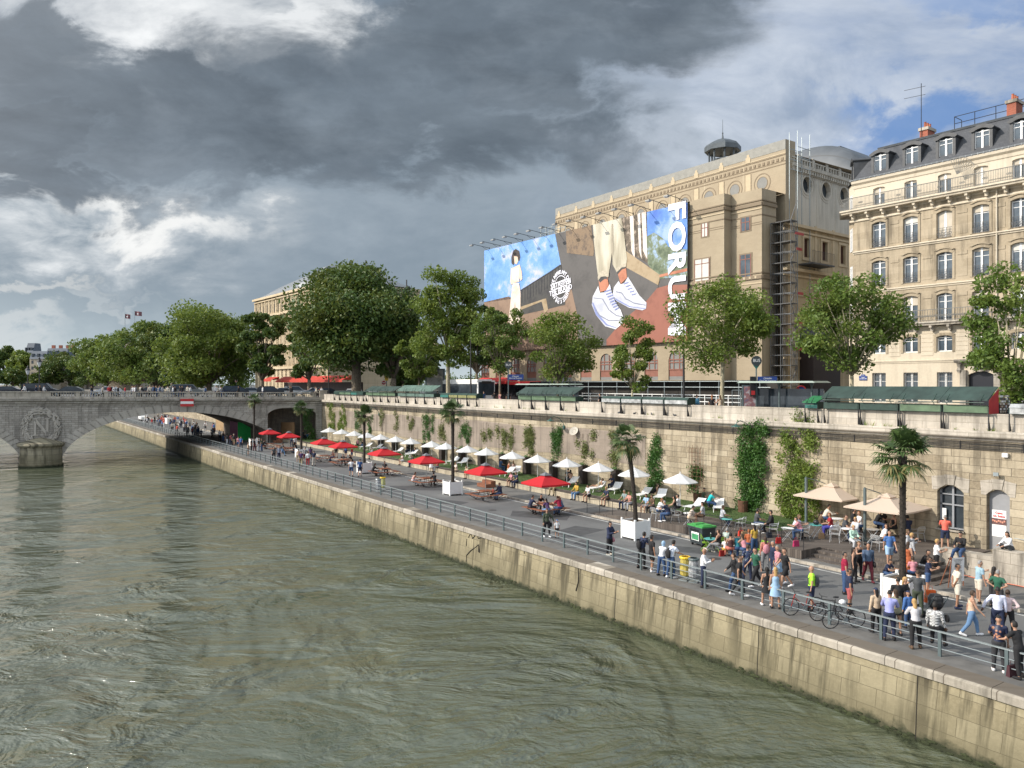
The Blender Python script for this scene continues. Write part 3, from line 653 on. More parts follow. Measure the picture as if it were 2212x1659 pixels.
def moulding(mb, x0,x1,prof,m=0):
    n=len(prof); fs=[(i,(i+1)%n,n+(i+1)%n,n+i) for i in range(n)]+[tuple(range(n-1,-1,-1)),tuple(range(n,2*n))]
    mb.add([(x0,p[0],p[1]) for p in prof]+[(x1,p[0],p[1]) for p in prof],fs,m)
def built(mb,name,mats,parent):
    me=mb.mesh(name,mats); fix_normals(me); return place(name,me,parent)
M_blind=mat('window_blind',(.50,.45,.37),.8,.12,2)
M_curt=mat('pale_blind',(.58,.57,.53),.8,.08,2)
# window meshes (frame, pane) per size
WM={}
def window(parent, cx, z0, w, h, y=.22, rise=.12, blind=0, open_=0, rnd=random):
    key=(w,round(h,2))
    if key not in WM:
        q=MB(); e=.07; q.box(-w/2,-w/2+e,0,.07,0,h); q.box(w/2-e,w/2,0,.07,0,h); q.box(-w/2,w/2,0,.07,0,e); q.box(-w/2,w/2,0,.07,h-e-rise,h-rise); q.box(-.07,.07,-.02,.07,0,h); q.box(-w/2,w/2,0.01,.06,h*.70,h*.70+.04)
        g=MB().quad((-w/2,.05,0),(w/2,.05,0),(w/2,.05,h),(-w/2,.05,h))
        WM[key]=(q.mesh('window',M_white),g.mesh('pane',M_glassb))
    f=place('window',WM[key][0],parent,(cx,y,z0)); g=place('pane',WM[key][1],f)
    if blind>0: MB().quad((-w/2+.03,-.01,h*(1-blind)),(w/2-.03,-.01,h*(1-blind)),(w/2-.03,-.01,h-.02),(-w/2+.03,-.01,h-.02)).build('blind',M_blind if rnd.random()<.6 else M_curt,f)
    return f
def ironrail(w, h=.75):
    q=MB(); q.box(-w/2,w/2,-.02,.01,h-.03,h); q.box(-w/2,w/2,-.02,.01,0,.03); q.box(-w/2,w/2,-.02,.01,h*.78,h*.80)
    n=max(3,int(w/.28)); 
    for i in range(n):
        cx=-w/2+(i+.5)*w/n; ring(q,(cx,h*.40),w/n*.33,w/n*.45,-.015,.005,8); q.box(cx-.012,cx+.012,-.015,.005,0,h)
        ring(q,(cx+w/n*.5,h*.2),.03,.07,-.015,.005,6) if i<n-1 else None
    return q
M_iron=mat('cast_iron_rail',(.055,.057,.06),.5,.2,5); M_greyrail=mat('grey_balcony_rail',(.17,.165,.15),.7,.2,3)
# ===== right-hand apartment block =====
hb=thing('apartment_building','cream six storey Haussmann building with slate mansard roof, dormers and iron balconies','building',(FW[0],FW[1],0),FRZ)
XL=-2.13; XR=27; cols=[2.62*i for i in range(0,11)]; rnd=random.Random(12)
rows=[(11.6,12.86,1.15,.12),(14.0,16.19,1.15,.15),(17.3,19.42,1.15,.15),(20.57,22.68,1.15,.15),(24.0,25.62,1.0,.1)]
ops=[]
for i,c in enumerate(cols):
    if i==3: ops.append((c-.95,c+.95,6.56,10.0,.3))
    else: ops.append((c-.58,c+.58,7.5,9.96,0))
w=MB(); wall_open(w,XL,XR,SZ-.3,10.8,ops,.35); wall_open(w,XL,XR,10.8,13.66,[(c-.58,c+.58,11.6,12.86,.12) for c in cols],.3)
built(w,'ground_floor_wall',M_creamR,hb)
w=MB(); wall_open(w,XL,XR,13.66,23.5,[(c-.58,c+.58,r[0],r[1],r[3]) for c in cols for r in rows[1:4]],.3); built(w,'middle_wall',M_cream,hb)
w=MB(); wall_open(w,XL,XR,23.5,26.5,[(c-.5,c+.5,24.0,25.62,.1) for c in cols],.3); built(w,'upper_wall',M_creamR,hb)
w=MB(); e=(-3.5,1.6)
for z0,z1,m in ((SZ-.3,13.66,1),(13.66,23.5,0),(23.5,26.5,1)): 
    w.quad((e[0],e[1],z0),(XL,0,z0),(XL,0,z1),(e[0],e[1],z1),m); w.quad((e[0],16,z0),(e[0],e[1],z0),(e[0],e[1],z1),(e[0],16,z1),m)
w.quad((XR,0,6),(XR,16,6),(XR,16,26.5),(XR,0,26.5),1); w.quad((XR,16,6),(e[0],16,6),(e[0],16,26.5),(XR,16,26.5),1); w.build('corner_wall',[M_cream,M_creamR],hb)
for z in (14.0,17.3,20.6,24.1):
    q=MB(); cx,cy=(XL+e[0])/2,e[1]/2; a=atan2(-e[1],XL-e[0]); f=window(hb,cx,z,.8,2.0 if z<23 else 1.4,0,.1); f.location=(cx-.03,cy-.06,z); f.rotation_euler=(0,0,a)
q=MB(); q.box(XL,XR,.32,.5,SZ,26.3); q.build('dark_interior',mat('dark_room',(.02,.02,.022),.9,0),hb)
# window surrounds, cornices
q=MB()
for c in cols:
    for (z0,z1,w_,rs) in rows[:4]:
        o=.2; q.prism([(c-w_/2-o,z0-.05),(c-w_/2-.02,z0-.05),(c-w_/2-.02,z1-.13),(c-w_/2-o,z1+.05)],-.06,.02)
        q.prism([(c+w_/2+.02,z0-.05),(c+w_/2+o,z0-.05),(c+w_/2+o,z1+.05),(c+w_/2+.02,z1-.13)],-.06,.02)
        n=8; P=[]; 
        for i in range(n+1):
            u=-1+2*i/n; P.append((c+u*(w_/2+.02),z1-rs*u*u+.01))
        T=[(c+(1-2*i/n)*(w_/2+o+.02),z1+.22-(rs+.02)*(1-2*i/n)**2) for i in range(n+1)]
        q.prism(P+T,-.075,.02)
        if z0>13.8: q.prism([(p[0],p[1]+.26) for p in P][::1]+[(t[0],t[1]+.14) for t in T],-.16,-.05)
    for z0,z1 in ((14.0,16.3),(17.3,19.5),(20.6,22.7)):
        if c<26: q.prism([(c+.95,z0+.1),(c+1.67,z0+.1),(c+1.67,z1-.55),(c+.95,z1-.55)],-.022,.01); q.prism([(c+.95,z1-.42),(c+1.67,z1-.42),(c+1.67,z1-.12),(c+.95,z1-.12)],-.04,.01)
built(q,'window_surround',M_cream,hb)
q=MB()
for z,d in ((10.83,.1),(16.86,.16),(20.3,.2),(13.5,.1)):
    moulding(q,XL-.1,XR,[(.05,z-.1),(-d*.4,z-.1),(-d*.5,z),(-d,z+.04),(-d,z+.13),(.05,z+.18)])
moulding(q,XL-.15,XR,[(.05,25.85),(-.06,25.85),(-.1,26.1),(-.28,26.25),(-.32,26.45),(.05,26.5)])
for z in (11.3,11.65,12.0,12.35,12.7,13.05):
    for c in cols: q.box(c+.86,c+1.76,-.03,.01,z,z+.30) 
built(q,'cornice',M_creamR,hb)
# blinds / windows
for ri,(z0,z1,w_,rs) in enumerate(rows):
    for ci,c in enumerate(cols):
        b = rnd.choice([0,.12,.2,.25]) if ri else 0
        if (ri,ci) in ((3,2),(4,3)): b=.98
        if (ri,ci) in ((1,1),(4,0)): b=.35
        window(hb,c,z0,w_ if ri<4 else 1.0,z1-z0,.2,rs,b,rnd=rnd)
gm=MB()
for i in range(8): gm.box(-.5+i*.14,-.485+i*.14,-.01,.01,0,2.4)
for z in (.3,1.2,2.1): gm.box(-.57,.57,-.012,.012,z,z+.02)
gmesh=gm.mesh('window_grille',M_greyrail)
for i,c in enumerate(cols):
    if i==3: continue
    f=window(hb,c,7.5,1.15,2.46,.26,0); place('window_grille',gmesh,hb,(c,.04,7.5))
for z in (17.3,20.57):
    rm=ironrail(1.15,.78).mesh('window_guard',M_iron)
    for c in cols: place('window_guard',rm,hb,(c,-.06,z))
# door with number
c=cols[3]; d=MB().box(c-.95,c+.95,.3,.36,6.56,10.0).build('door',mat('black_door',(.012,.013,.02),.35,.05),hb)
q=MB(); q.box(c-1.4,c-.97,-.25,.05,6.55,10.1); q.box(c+.97,c+1.4,-.25,.05,6.55,10.1); moulding(q,c-1.75,c+1.75,[(.02,10.65),(-.4,10.65),(-.5,10.8),(-.5,10.9),(.02,10.95)])
for s_ in (-1,1): q.lathe([(.12,9.9),(.2,10.1),(.12,10.3),(.2,10.6)],8,(c+s_*1.45,-.22))
for i in range(26): q.ell((c+.42*cos(i*.24)*1.1,-.2,10.32+.30*sin(i*.24)),(.12,.08,.09),6,4)
built(q,'door_surround',M_ledge,hb)
MB().box(c-.22,c+.22,-.32,-.22,10.16,10.5).build('number_plate',mat('dark_blue_enamel',(.02,.02,.05),.3,0),d); textobj('house_number','14',.3,M_wtxt,d,(c,-.325,10.33),bold=.008)
# street name plaque
pl=thing('street_plaque','small blue enamel street name plaque on the cream corner wall','sign',(0,0,0)); bx=-1.35
pl.location=(FW[0]+.0653*bx+.9979*-.04,FW[1]-.9979*bx+.0653*-.04,9.55); pl.rotation_euler=(0,0,FRZ)
M_blueen=mat('blue_enamel',(.02,.05,.22),.35,0); M_greenen=mat('green_enamel',(.03,.14,.1),.35,0)
MB().box(-.35,.35,-.02,.02,-.2,.16).prism([(-.2,.16),(.2,.16),(.14,.3),(-.14,.3)],-.02,.02).build('plate',M_blueen,pl); textobj('plate_writing','QUAI\nDE GESVRES',.12,M_wtxt,pl,(0,-.025,-.02)); textobj('plate_number','4e Arr',.08,M_wtxt,pl,(0,-.025,.22))
# balconies
def balcony(z, y0, name, h, dense):
    b=MB(); moulding(b,XL-.9,XR,[(.0,z-.0),(-y0,z),(-y0,z-.12),(-y0+.12,z-.2),(-y0+.15,z-.3),(0,z-.3)])
    x=XL; 
    while x<XR: b.prism([(x-.1,z-.3),(x+.1,z-.3),(x+.1,z-.75),(x-.1,z-.75)],-.35,.0); b.prism([(x-.1,z-.3),(x+.1,z-.3),(x+.1,z-.5),(x-.1,z-.5)],-.62,-.34); x+=1.31
    if dense: moulding(b,XL-.4,XR,[(.02,z-.75),(-.1,z-.8),(-.12,z-.95),(.02,z-1.0)])
    s=built(b,name,M_creamR if dense else M_ledge,hb)
    r=MB(); Y=-y0+.08; r.box(XL-.8,XR,Y-.03,Y+.03,z+h-.05,z+h); r.box(XL-.8,XR,Y-.02,Y+.02,z+.06,z+.1)
    x=XL-.8; i=0
    while x<XR:
        if i%14 in (0,1,2) and dense: ring(r,(x,z+h*.5),.05,.085,Y-.01,Y+.01,6); r.box(x-.012,x+.012,Y-.01,Y+.01,z,z+h)
        elif dense: r.box(x-.012,x+.012,Y-.012,Y+.012,z+.08,z+h)
        else: ring(r,(x,z+h*.45),.07,.10,Y-.01,Y+.01,8); r.box(x-.012,x+.012,Y-.012,Y+.012,z+.08,z+h)
        x+=.115 if dense else .2; i+=1
    a=(XL-.8,Y); bq=(e[0]-.5,e[1]-.5)
    for zz in (z+.08,z+h-.03): r.cyl((a[0],a[1],zz),(bq[0],bq[1],zz),.025,n=4)
    for k in range(14): u=k/13; r.cyl((a[0]+(bq[0]-a[0])*u,a[1]+(bq[1]-a[1])*u,z+.05),(a[0]+(bq[0]-a[0])*u,a[1]+(bq[1]-a[1])*u,z+h),.012,n=4)
    built(r,'balcony_rail',M_greyrail,hb)
    built(MB().slab([(XL-.9,-y0),(XL-.9,0),(XL,0),(e[0],e[1]),(e[0]-.6,e[1]-.5)],z-.28,z-.005),name,M_ledge,hb)
balcony(23.95,.85,'balcony',1.0,True); balcony(13.98,.8,'balcony',.95,False)
# roof
q=MB(); zt=29.3
q.add([(XL-.1,-.2,26.5),(XR,-.2,26.5),(XR,1.7,zt),(-.9,1.7,zt),(e[0]-.15,e[1]-.1,26.5),(e[0]-.15,15,26.5),(-1.6,15,zt),(-1.6,2.6,zt),(XR,7,30.9),(3,7,30.9)],
      [(0,1,2,3),(4,0,3,7),(5,4,7,6),(3,2,8,9),(7,3,9),(6,7,9)]); q.build('mansard_roof',[M_slate],hb)
q=MB(); 
for i in range(70): q.box(XL-.2+i*.42,XL-.2+i*.42+.04,-.36,-.2,26.44,26.6)
moulding(q,XL-.3,XR,[(-.18,26.5),(-.34,26.5),(-.36,26.6),(-.2,26.64)]); moulding(q,-.9,XR,[(1.6,29.25),(1.5,29.4),(1.8,29.45),(2.0,29.3)]); moulding(q,2.8,XR,[(6.8,30.85),(6.8,31.0),(7.2,31.0),(7.2,30.85)]); built(q,'zinc_gutter',M_zinc,hb)
def dormer(x,parent,ang=0,y=.12):
    q=MB(); W=.72; z0=26.75; z1=28.45
    q.box(-W-.02,-W+.2,-.06,1.4,z0,z1); q.box(W-.2,W+.02,-.06,1.4,z0,z1); q.box(-W,W,-.04,.1,z0-.1,z0+.1)
    n=8; P=[(-W-.16,z1-.04)]+[( (W+.16)*(-1+2*i/n), z1+.02+.32*(1-(-1+2*i/n)**2)) for i in range(n+1)]+[(W+.16,z1-.04)]
    Pi=[(W*.74*(1-2*i/n), z1-.1+.16*(1-(1-2*i/n)**2)) for i in range(n+1)]
    q.prism(P+[(W+.02,z1-.14)]+Pi+[(-W-.02,z1-.14)],-.18,1.7)
    me=q.mesh('dormer',mat('dark_slate_zinc',(.05,.053,.058),.55,.3,3)); fix_normals(me); o=place('dormer',me,parent,(x,y,0)); o.rotation_euler=(0,0,ang)
    f=window(o,0,z0+.1,1.06,1.55,.06,.08); return o
for c in cols: dormer(c+.05,hb)
dormer(-2.75,hb,-.95,.95)
for x_,zt_ in ((fx(2000,4),fz(2000,272,4)),(fx(2189,4),fz(2189,212,4)),(14.5,33.5)):
    ch=MB().box(x_-.33,x_+.33,3.6,4.9,29.0,zt_-.35).build('chimney',M_brick,hb); MB().box(x_-.42,x_+.42,3.5,5.0,zt_-.45,zt_-.2).build('chimney_cap',M_ledge,ch)
    for k in range(3): MB().lathe([(.12,zt_-.2),(.09,zt_+.25),(.11,zt_+.3)],10,(x_,3.9+k*.42)).build('chimney_pot',mat('terracotta_pot',(.42,.13,.07),.8,.1),ch)
q=MB(); 
for i in range(14): q.cyl((3.4+i*1.6,6.2,30.6),(3.4+i*1.6,6.2,31.9),.03,n=5)
for z in (31.3,31.9): q.cyl((3.4,6.2,z),(XR,6.2,z),.03,n=5)
q.cyl((3.4,6.2,31.9),(3.4,7.6,31.9),.03,n=5).cyl((3.4,7.6,30.9),(3.4,7.6,31.9),.03,n=5).build('roof_railing',M_black,hb)
ax=fx(1996,4); q=MB().cyl((ax,3.5,30),(ax,3.5,34.6),.03,n=5)
for z in (34.3,33.6): q.cyl((ax-1.3,3.2,z),(ax+.3,3.6,z),.02,n=4)
q.build('antenna',M_black,hb)
MB().cyl((fx(2154),-.1,10.8),(fx(2154),-.1,24),.06,n=8).build('drainpipe',M_creamR,hb)
q=MB(); fxx=6.4
for i in range(11): q.cyl((fxx,-.6,25.2),(fxx+1.3*cos(pi*.1+i*.16),-.65,25.2+1.3*sin(pi*.1+i*.16)),.018,n=4)
q.path([(fxx+1.3*cos(pi*.1+i*.16),-.65,25.2+1.3*sin(pi*.1+i*.16)) for i in range(11)],.02,4); q.build('folded_awning_frame',M_greyrail,hb)

# ===== theatre under printed scaffold wrap =====
th=thing('theatre','large theatre building wrapped in tan printed scaffold sheeting with round windows','theatre',(FW[0],FW[1],0),FRZ)
def wrapm():
    k=NT('printed_wrap'); uv,z,a=k.xz(); n=k.noise(uv,.4,3)
    fr=k.math('FRACT',k.math('MULTIPLY',a,.19)); seam=k.math('LESS_THAN',fr,.012); fz_=k.math('FRACT',k.math('MULTIPLY',z,1.35)); cz1=k.math('LESS_THAN',fz_,.02)
    c=k.ramp(n,[(.3,(.31,.25,.17)),(.7,(.37,.305,.21))]); c=k.mix(k.math('MULTIPLY',seam,.5),c,(.6,.52,.38)); c=k.mix(k.math('MULTIPLY',cz1,.22),c,(.2,.15,.1))
    k.l(c,k.b.inputs['Base Color']); k.b.inputs['Roughness'].default_value=.75; k.l(k.bump(k.noise(uv,1.2,3),.35,.15),k.b.inputs['Normal']); return k.m
M_wrap=wrapm(); M_wrapd=mat('printed_shadow_line',(.22,.17,.115),.8,.1,2); M_wrapl=mat('printed_highlight',(.47,.385,.26),.8,.08,2); M_net=mat('grey_scaffold_net',(.27,.265,.24),.8,.12,2)
M_pglass=mat('printed_window_grey',(.20,.20,.19),.7,.08,2); M_pred=mat('printed_red_brown',(.24,.10,.07),.7,.1,2)
# main body in its own slightly turned frame
c1x=fx(1697,5); c1Z=fxz(1697,5)[1]; ztop=fz(1697,300,5); dang=radians(2.7)
def l2w(x,y): c,s=cos(FRZ),sin(FRZ); return FW[0]+x*c-y*s, FW[1]+x*s+y*c
mb_=thing('mb_','','',(c1x,5,0),-dang); mb_.parent=th; mb_.name='main_block'
for k_ in ('label','category'): 
    if k_ in mb_: del mb_[k_]
# length: find x on pixel 1200
def mloc(x_):   # world cam coords of local main-block (x,0)
    lx=c1x+x_*cos(-dang); ly=5+x_*sin(-dang); t=-lx; return (P0c[0]+t*Dc[0]+ly*Nc[0], P0c[1]+t*Dc[1]+ly*Nc[1])
def mpx(x_): X,Z=mloc(x_); return 1106+F*X/Z
def minv(p):
    lo,hi=-120,0
    for _ in range(60):
        mid=(lo+hi)/2
        if mpx(mid)>p: hi=mid
        else: lo=mid
    return lo
ML=minv(1200)
w=MB(); w.quad((ML,0,9.4),(0,0,9.4),(0,0,ztop-1.0),(ML,0,ztop-1.0)); w.quad((0,0,9.4),(0,1.6,9.4),(0,1.6,ztop),(0,0,ztop)); w.quad((ML,20,6.5),(ML,0,6.5),(ML,0,ztop),(ML,20,ztop)); w.quad((ML,0.3,ztop-1.3),(0,0.3,ztop-1.3),(0,20,ztop-1.3),(ML,20,ztop-1.3)); w.quad((ML,0.3,6.5),(0,.3,6.5),(0,.3,9.4),(ML,.3,9.4))
w.build('wrapped_wall',M_wrap,th,loc=(c1x,5,0),rz=-dang)
w=MB(); w.box(ML,0,-.03,.05,ztop-1.0,ztop); w.build('scaffold_netting',M_net,th,loc=(c1x,5,0),rz=-dang)
q=MB(); 
for z_,d,m in ((ztop-1.55,.05,1),(ztop-1.4,.03,0),(ztop-2.2,.03,1),(ztop-5.6,.04,1),(ztop-2.5,.03,1)): q.box(ML,0,-d,.01,z_,z_+.09,m)
x=ML
while x<0: q.box(x,x+.28,-.06,.01,ztop-2.05,ztop-1.78,1); x+=.56
ocs=[minv(p) for p in (1646.5,1587,1531,1478.7,1430,1384,1342,1301,1263,1227)]
for i,oc in enumerate(ocs):
    ring(q,(oc,ztop-3.85),.93,1.03,-.03,.01,m=1); ring(q,(oc,ztop-3.85),.62,.68,-.03,.01,m=1)
    xm=(oc+ocs[i+1])/2 if i+1<len(ocs) else oc-2
    q.box(xm-.35,xm+.35,-.04,.01,ztop-5.6,ztop-2.6,0); q.box(xm-.38,xm-.34,-.05,.01,ztop-5.6,ztop-2.6,1); q.box(xm+.34,xm+.38,-.05,.01,ztop-5.6,ztop-2.6,1)
    q.box(xm-.3,xm+.3,-.06,.01,ztop-1.4,ztop-.8,0); q.box(xm-.16,xm+.16,-.06,.01,ztop-.8,ztop-.5,0)
built(q,'printed_cornice',[M_wrapl,M_wrapd],th).location=(c1x,5,0); bpy.context.scene  # placed below
for o in th.children:
    if o.name.startswith('printed_cornice'): o.rotation_euler=(0,0,-dang)
for oc in ocs: q=MB(); disc(q,(oc,ztop-3.85),.62,-.012); q.build('round_window_print',M_pglass,th,loc=(c1x,5,0),rz=-dang)
bpy.data.objects.remove(mb_)
# lower wrapped front (under and beside the banner), pavilions A and B
zA=28.2; xA0,xA1=fx(1046),fx(1564); xB=fx(1645.6,1.2); zlow=18.0
archx=[fx(p) for p in (1223.7,1265.5,1308.8,1357,1406.5,1459.6)]; sp_=archx[5]-archx[4]
archs=[archx[0]-sp_*k for k in range(5,0,-1)]+archx
w=MB(); wall_open(w,xA0,fx(1490),9.4,14.9,[(c-1.0,c+1.0,9.45,12.6,1.0) for c in archs],.12)
w.quad((xA0,0,14.9),(fx(1490),0,14.9),(fx(1490),0,27.2),(xA0,0,27.2)); w.quad((xA0,22,6.5),(xA0,0,6.5),(xA0,0,27.2),(xA0,22,27.2)); w.quad((xA0,0,27.2),(fx(1485),0,27.2),(fx(1485),6,27.2),(xA0,6,27.2))
wall_open(w,fx(1490),xA1,9.4,zA,[],.1); w.quad((xA1,0,9.4),(xA1,1.2,9.4),(xA1,1.2,zA),(xA1,0,zA)); w.quad((fx(1485),6,20),(fx(1485),0,20),(fx(1485),0,zA),(fx(1485),6,zA))
w.quad((xA1,1.2,9.4),(xB,1.2,9.4),(xB,1.2,zA),(xA1,1.2,zA)); w.quad((xB,1.2,9.4),(xB,3.6,9.4),(xB,3.6,zA),(xB,1.2,zA)); w.quad((fx(1485),0,zA),(xA1,0,zA),(xA1,6,zA),(fx(1485),6,zA)); w.quad((xA1,1.2,zA),(xB,1.2,zA),(xB,5,zA),(xA1,5,zA))
w.build('wrapped_front',M_wrap,th)
q=MB()
def trimrun(xa,xb,y,endx=None):
    for z_,h_,d,m in ((27.0,.12,.10,1),(26.55,.3,.14,1),(26.2,.1,.08,0),(25.6,.1,.06,1),(19.9,.12,.1,1),(19.35,.35,.14,1),(18.9,.12,.06,0),(18.4,.1,.05,1),(14.9,.1,.06,1),(24.9,.05,.03,1),(24.7,.05,.03,1)): q.box(xa,xb,y-d,y+.01,z_,z_+h_,m)
    x=xa+.2
    while x<xb-.3: q.box(x,x+.22,y-.17,y,19.42,19.64,0); x+=.66
trimrun(fx(1489),xA1+.05,0); trimrun(xA1,xB+.05,1.2)
for z_,h_,d in ((27.0,.12,.10),(26.55,.3,.14),(25.6,.1,.06),(19.9,.12,.1),(19.35,.35,.14),(18.4,.1,.05)):
    q.box(xB,xB+d,1.2,3.6,z_,z_+h_,1); q.box(xA1,xA1+d,0,1.2,z_,z_+h_,1)
built(q,'printed_trim',[M_wrapl,M_wrapd],th)
for (p0,p1,y0,y1,n_) in ((1516,1530,482.5,510.5,0),(1501,1533,560,607,0),(1601,1621,470,498,1.2),(1599,1623,550,600,1.2)):
    xa,xb=fx(p0,n_),fx(p1,n_); za,zb=fz((p0+p1)/2,y1,n_),fz((p0+p1)/2,y0,n_); q=MB()
    q.box(xa-.12,xb+.12,n_-.04,n_+.01,za-.12,zb+.15,0); 
    f=built(q,'printed_window',[M_wrapd],th)
    q=MB(); q.quad((xa,n_-.06,za),(xb,n_-.06,za),(xb,n_-.06,zb),(xa,n_-.06,zb)); f2=q.build('window_pane',M_glassb if n_ else M_curt,f)
    q=MB(); m_=(xa+xb)/2
    for u in (xa,m_-.04,xb-.08): q.box(u,u+.08,n_-.08,n_-.05,za,zb)
    q.box(xa,xb,n_-.08,n_-.05,zb-.5,zb-.43); q.build('window_bars',M_pred,f)
for c in archs:
    q=MB(); q.quad((c-1,.12,9.45),(c+1,.12,9.45),(c+1,.12,10.6),(c-1,.12,10.6),1); q.quad((c-1,.12,10.6),(c+1,.12,10.6),(c+1,.12,12.6),(c-1,.12,12.6),0)
    for u in (-.95,-.4,.4,.85): q.box(c+u,c+u+.1,.06,.13,10.6,12.5,1)
    for z_ in (10.55,11.3,11.6): q.box(c-1,c+1,.05,.13,z_,z_+.1,1)
    q.quad((c-1,.11,9.45),(c+1,.11,9.45),(c+1,.11,9.85),(c-1,.11,9.85),0); q.build('arched_window',[M_pglass,M_pred],th)
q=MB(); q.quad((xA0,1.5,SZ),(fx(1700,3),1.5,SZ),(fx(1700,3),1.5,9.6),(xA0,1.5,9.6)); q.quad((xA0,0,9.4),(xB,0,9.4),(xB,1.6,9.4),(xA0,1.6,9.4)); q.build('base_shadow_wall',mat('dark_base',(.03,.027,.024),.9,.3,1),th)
q=MB(); x=xA0
while x<fx(1700,2): q.cyl((x,.1,SZ),(x,.1,9.4),.05,n=5); x+=2.4
for z_ in (7.6,8.7,9.3): q.cyl((xA0,.05,z_),(fx(1690,2),.05,z_),.04,n=5)
q.build('base_scaffold',M_railc,th)
# side of the theatre (uncovered)
def sidez(p,y,n): return fz(p,y,n)
sx0=c1x-.2; s_top=fz(1713,346,6.2)
def fsx(p, xloc):    # y(local depth) on the plane x=xloc seen at pixel column p
    lo,hi=-5,80
    for _ in range(50):
        mid=(lo+hi)/2; t=-xloc; X,Z=P0c[0]+t*Dc[0]+mid*Nc[0],P0c[1]+t*Dc[1]+mid*Nc[1]
        if 1106+F*X/Z<p: lo=mid
        else: hi=mid
    return lo,Z
M_side=stone('grey_cream_side',(.48,.445,.38),(.54,.50,.43),3.2,8,.004,(.25,.22,.18),streak=.3,blotch=.3,bump=.1)
# the side wall as a wall whose local x follows local +y of the theatre: rotate by +90
ys0=fsx(1706,sx0)[0]; ye=fsx(1930,sx0)[0]
def sp2(p,y): d,Z=fsx(p,sx0); return d, H+(HY-y)/F*Z
w=MB(); oc2=[sp2(1743.5,400),sp2(1784.5,409.7),sp2(1823,419.8)]; dd=oc2[1][0]-oc2[0][0]; oc2.append((oc2[2][0]+dd,oc2[2][1])); zo=oc2[0][1]; R=.85
wall_open(w,ys0,ye,6.4,s_top-.9,[(o[0]-R,o[0]+R,zo-R,zo+R,R,R) for o in oc2],.5)
sw_=built(w,'side_wall',M_side,th); sw_.location=(sx0,0,0); sw_.rotation_euler=(0,0,pi/2)
q=MB()
for o in oc2: ring(q,(o[0],zo),R+.02,R+.2,-.06,.02); ring(q,(o[0],zo),R+.42,R+.5,-.04,.02); q.box(o[0]+dd/2-.04,o[0]+dd/2+.04,-.03,.01,zo-8,s_top-1.6)
moulding(q,ys0,ye,[(.1,s_top-1.0),(-.1,s_top-1.0),(-.12,s_top-.7),(-.45,s_top-.55),(-.5,s_top-.25),(.1,s_top-.2)])
x=ys0+.1
while x<ye: q.box(x,x+.22,-.34,0,s_top-.95,s_top-.6); x+=.44
x=ys0+.2; i=0
while x<ye: q.box(x,x+.14,-.3,-.1,s_top-.2,s_top+.35); q.box(x-.25,x+.25,-.32,-.08,s_top+.3,s_top+.42); x+=.5; i+=1
for k in range(int((ye-ys0)/2.6)): q.box(ys0+1+k*2.6,ys0+1.4+k*2.6,-.36,-.05,s_top-.2,s_top+.75)
tr=built(q,'side_cornice',M_side,th); tr.location=(sx0,0,0); tr.rotation_euler=(0,0,pi/2)
for o in oc2: q=MB(); disc(q,(o[0],zo),R,.45); o_=q.build('oculus_pane',M_glass,th); o_.location=(sx0,0,0); o_.rotation_euler=(0,0,pi/2)
# lower projecting side volume
lx=sx0+1.2; y0_=fsx(1722,lx)[0]; ye2=y0_+40
def sp3(p,y): d,Z=0,0; d,Z=fsx(p,lx); return d,H+(HY-y)/F*Z
zl_=sp3(1726,487)[1]
wn=[sp3(p,543)[0] for p in (1742,1781,1820)]; dw=wn[1]-wn[0]; zwn=sp3(1781,543)[1]
w=MB(); wall_open(w,y0_-2.5,ye2,6.4,zl_,[(a-.5,a+.5,zwn-.95,zwn+.95) for a in wn+[wn[2]+dw]]+[(wn[1]-1.1+dw*.1,wn[1]+1.0+dw*.1,8,zwn-5.2,1.0)][:0],.3); w.quad((y0_-2.5,0,zl_),(ye2,0,zl_),(ye2,1.3,zl_),(y0_-2.5,1.3,zl_))
q=built(w,'lower_side_wall',stone('warm_side_wall',(.40,.33,.22),(.46,.385,.26),3,1.2,.004,(.25,.2,.14),streak=.3,blotch=.4,bump=.1),th); q.location=(lx,0,0); q.rotation_euler=(0,0,pi/2)
q=MB()
for z_,h_,d in ((zl_-.25,.3,.35),(zl_-.75,.2,.15),(zwn-2.6,.3,.5),(zwn-3.1,.2,.2),(zwn-5.0,.15,.1),(11.5,.2,.15)): q.box(y0_-2.5,ye2,-d,.02,z_,z_+h_)
for a in wn: q.box(a-.75,a-.52,-.08,.02,zwn-1.2,zwn+1.2); q.box(a+.52,a+.75,-.08,.02,zwn-1.2,zwn+1.2); q.box(a-.85,a+.85,-.1,.02,zwn+1.0,zwn+1.25); q.box(a-.85,a+.85,-.1,.02,zwn-1.3,zwn-1.1); q.box(a+dw/2-.2,a+dw/2+.2,-.06,.02,zwn-2.4,zwn+2.4)
ring(q,(wn[1],zwn-6.6),1.0,1.12,-.05,.02)
o_=built(q,'side_trim',M_wrapl,th); o_.location=(lx,0,0); o_.rotation_euler=(0,0,pi/2)
for a in wn: o_=MB().quad((a-.5,.25,zwn-.95),(a+.5,.25,zwn-.95),(a+.5,.25,zwn+.95),(a-.5,.25,zwn+.95)).build('side_window',mat('dark_red_window',(.05,.015,.012),.3,.1),th); o_.location=(lx,0,0); o_.rotation_euler=(0,0,pi/2)
q=MB(); q.box(y0_+.2,y0_+4.2,-1.6,0,zwn-1.9,zwn-1.75,0)
for i in range(22): q.cyl((y0_+.2+i*.19,-1.55,zwn-1.75),(y0_+.2+i*.19,-1.55,zwn-.6),.012,n=4)
q.cyl((y0_+.2,-1.55,zwn-.6),(y0_+4.2,-1.55,zwn-.6),.02,n=4); o_=q.build('side_balcony',M_iron,th); o_.location=(lx,0,0); o_.rotation_euler=(0,0,pi/2)
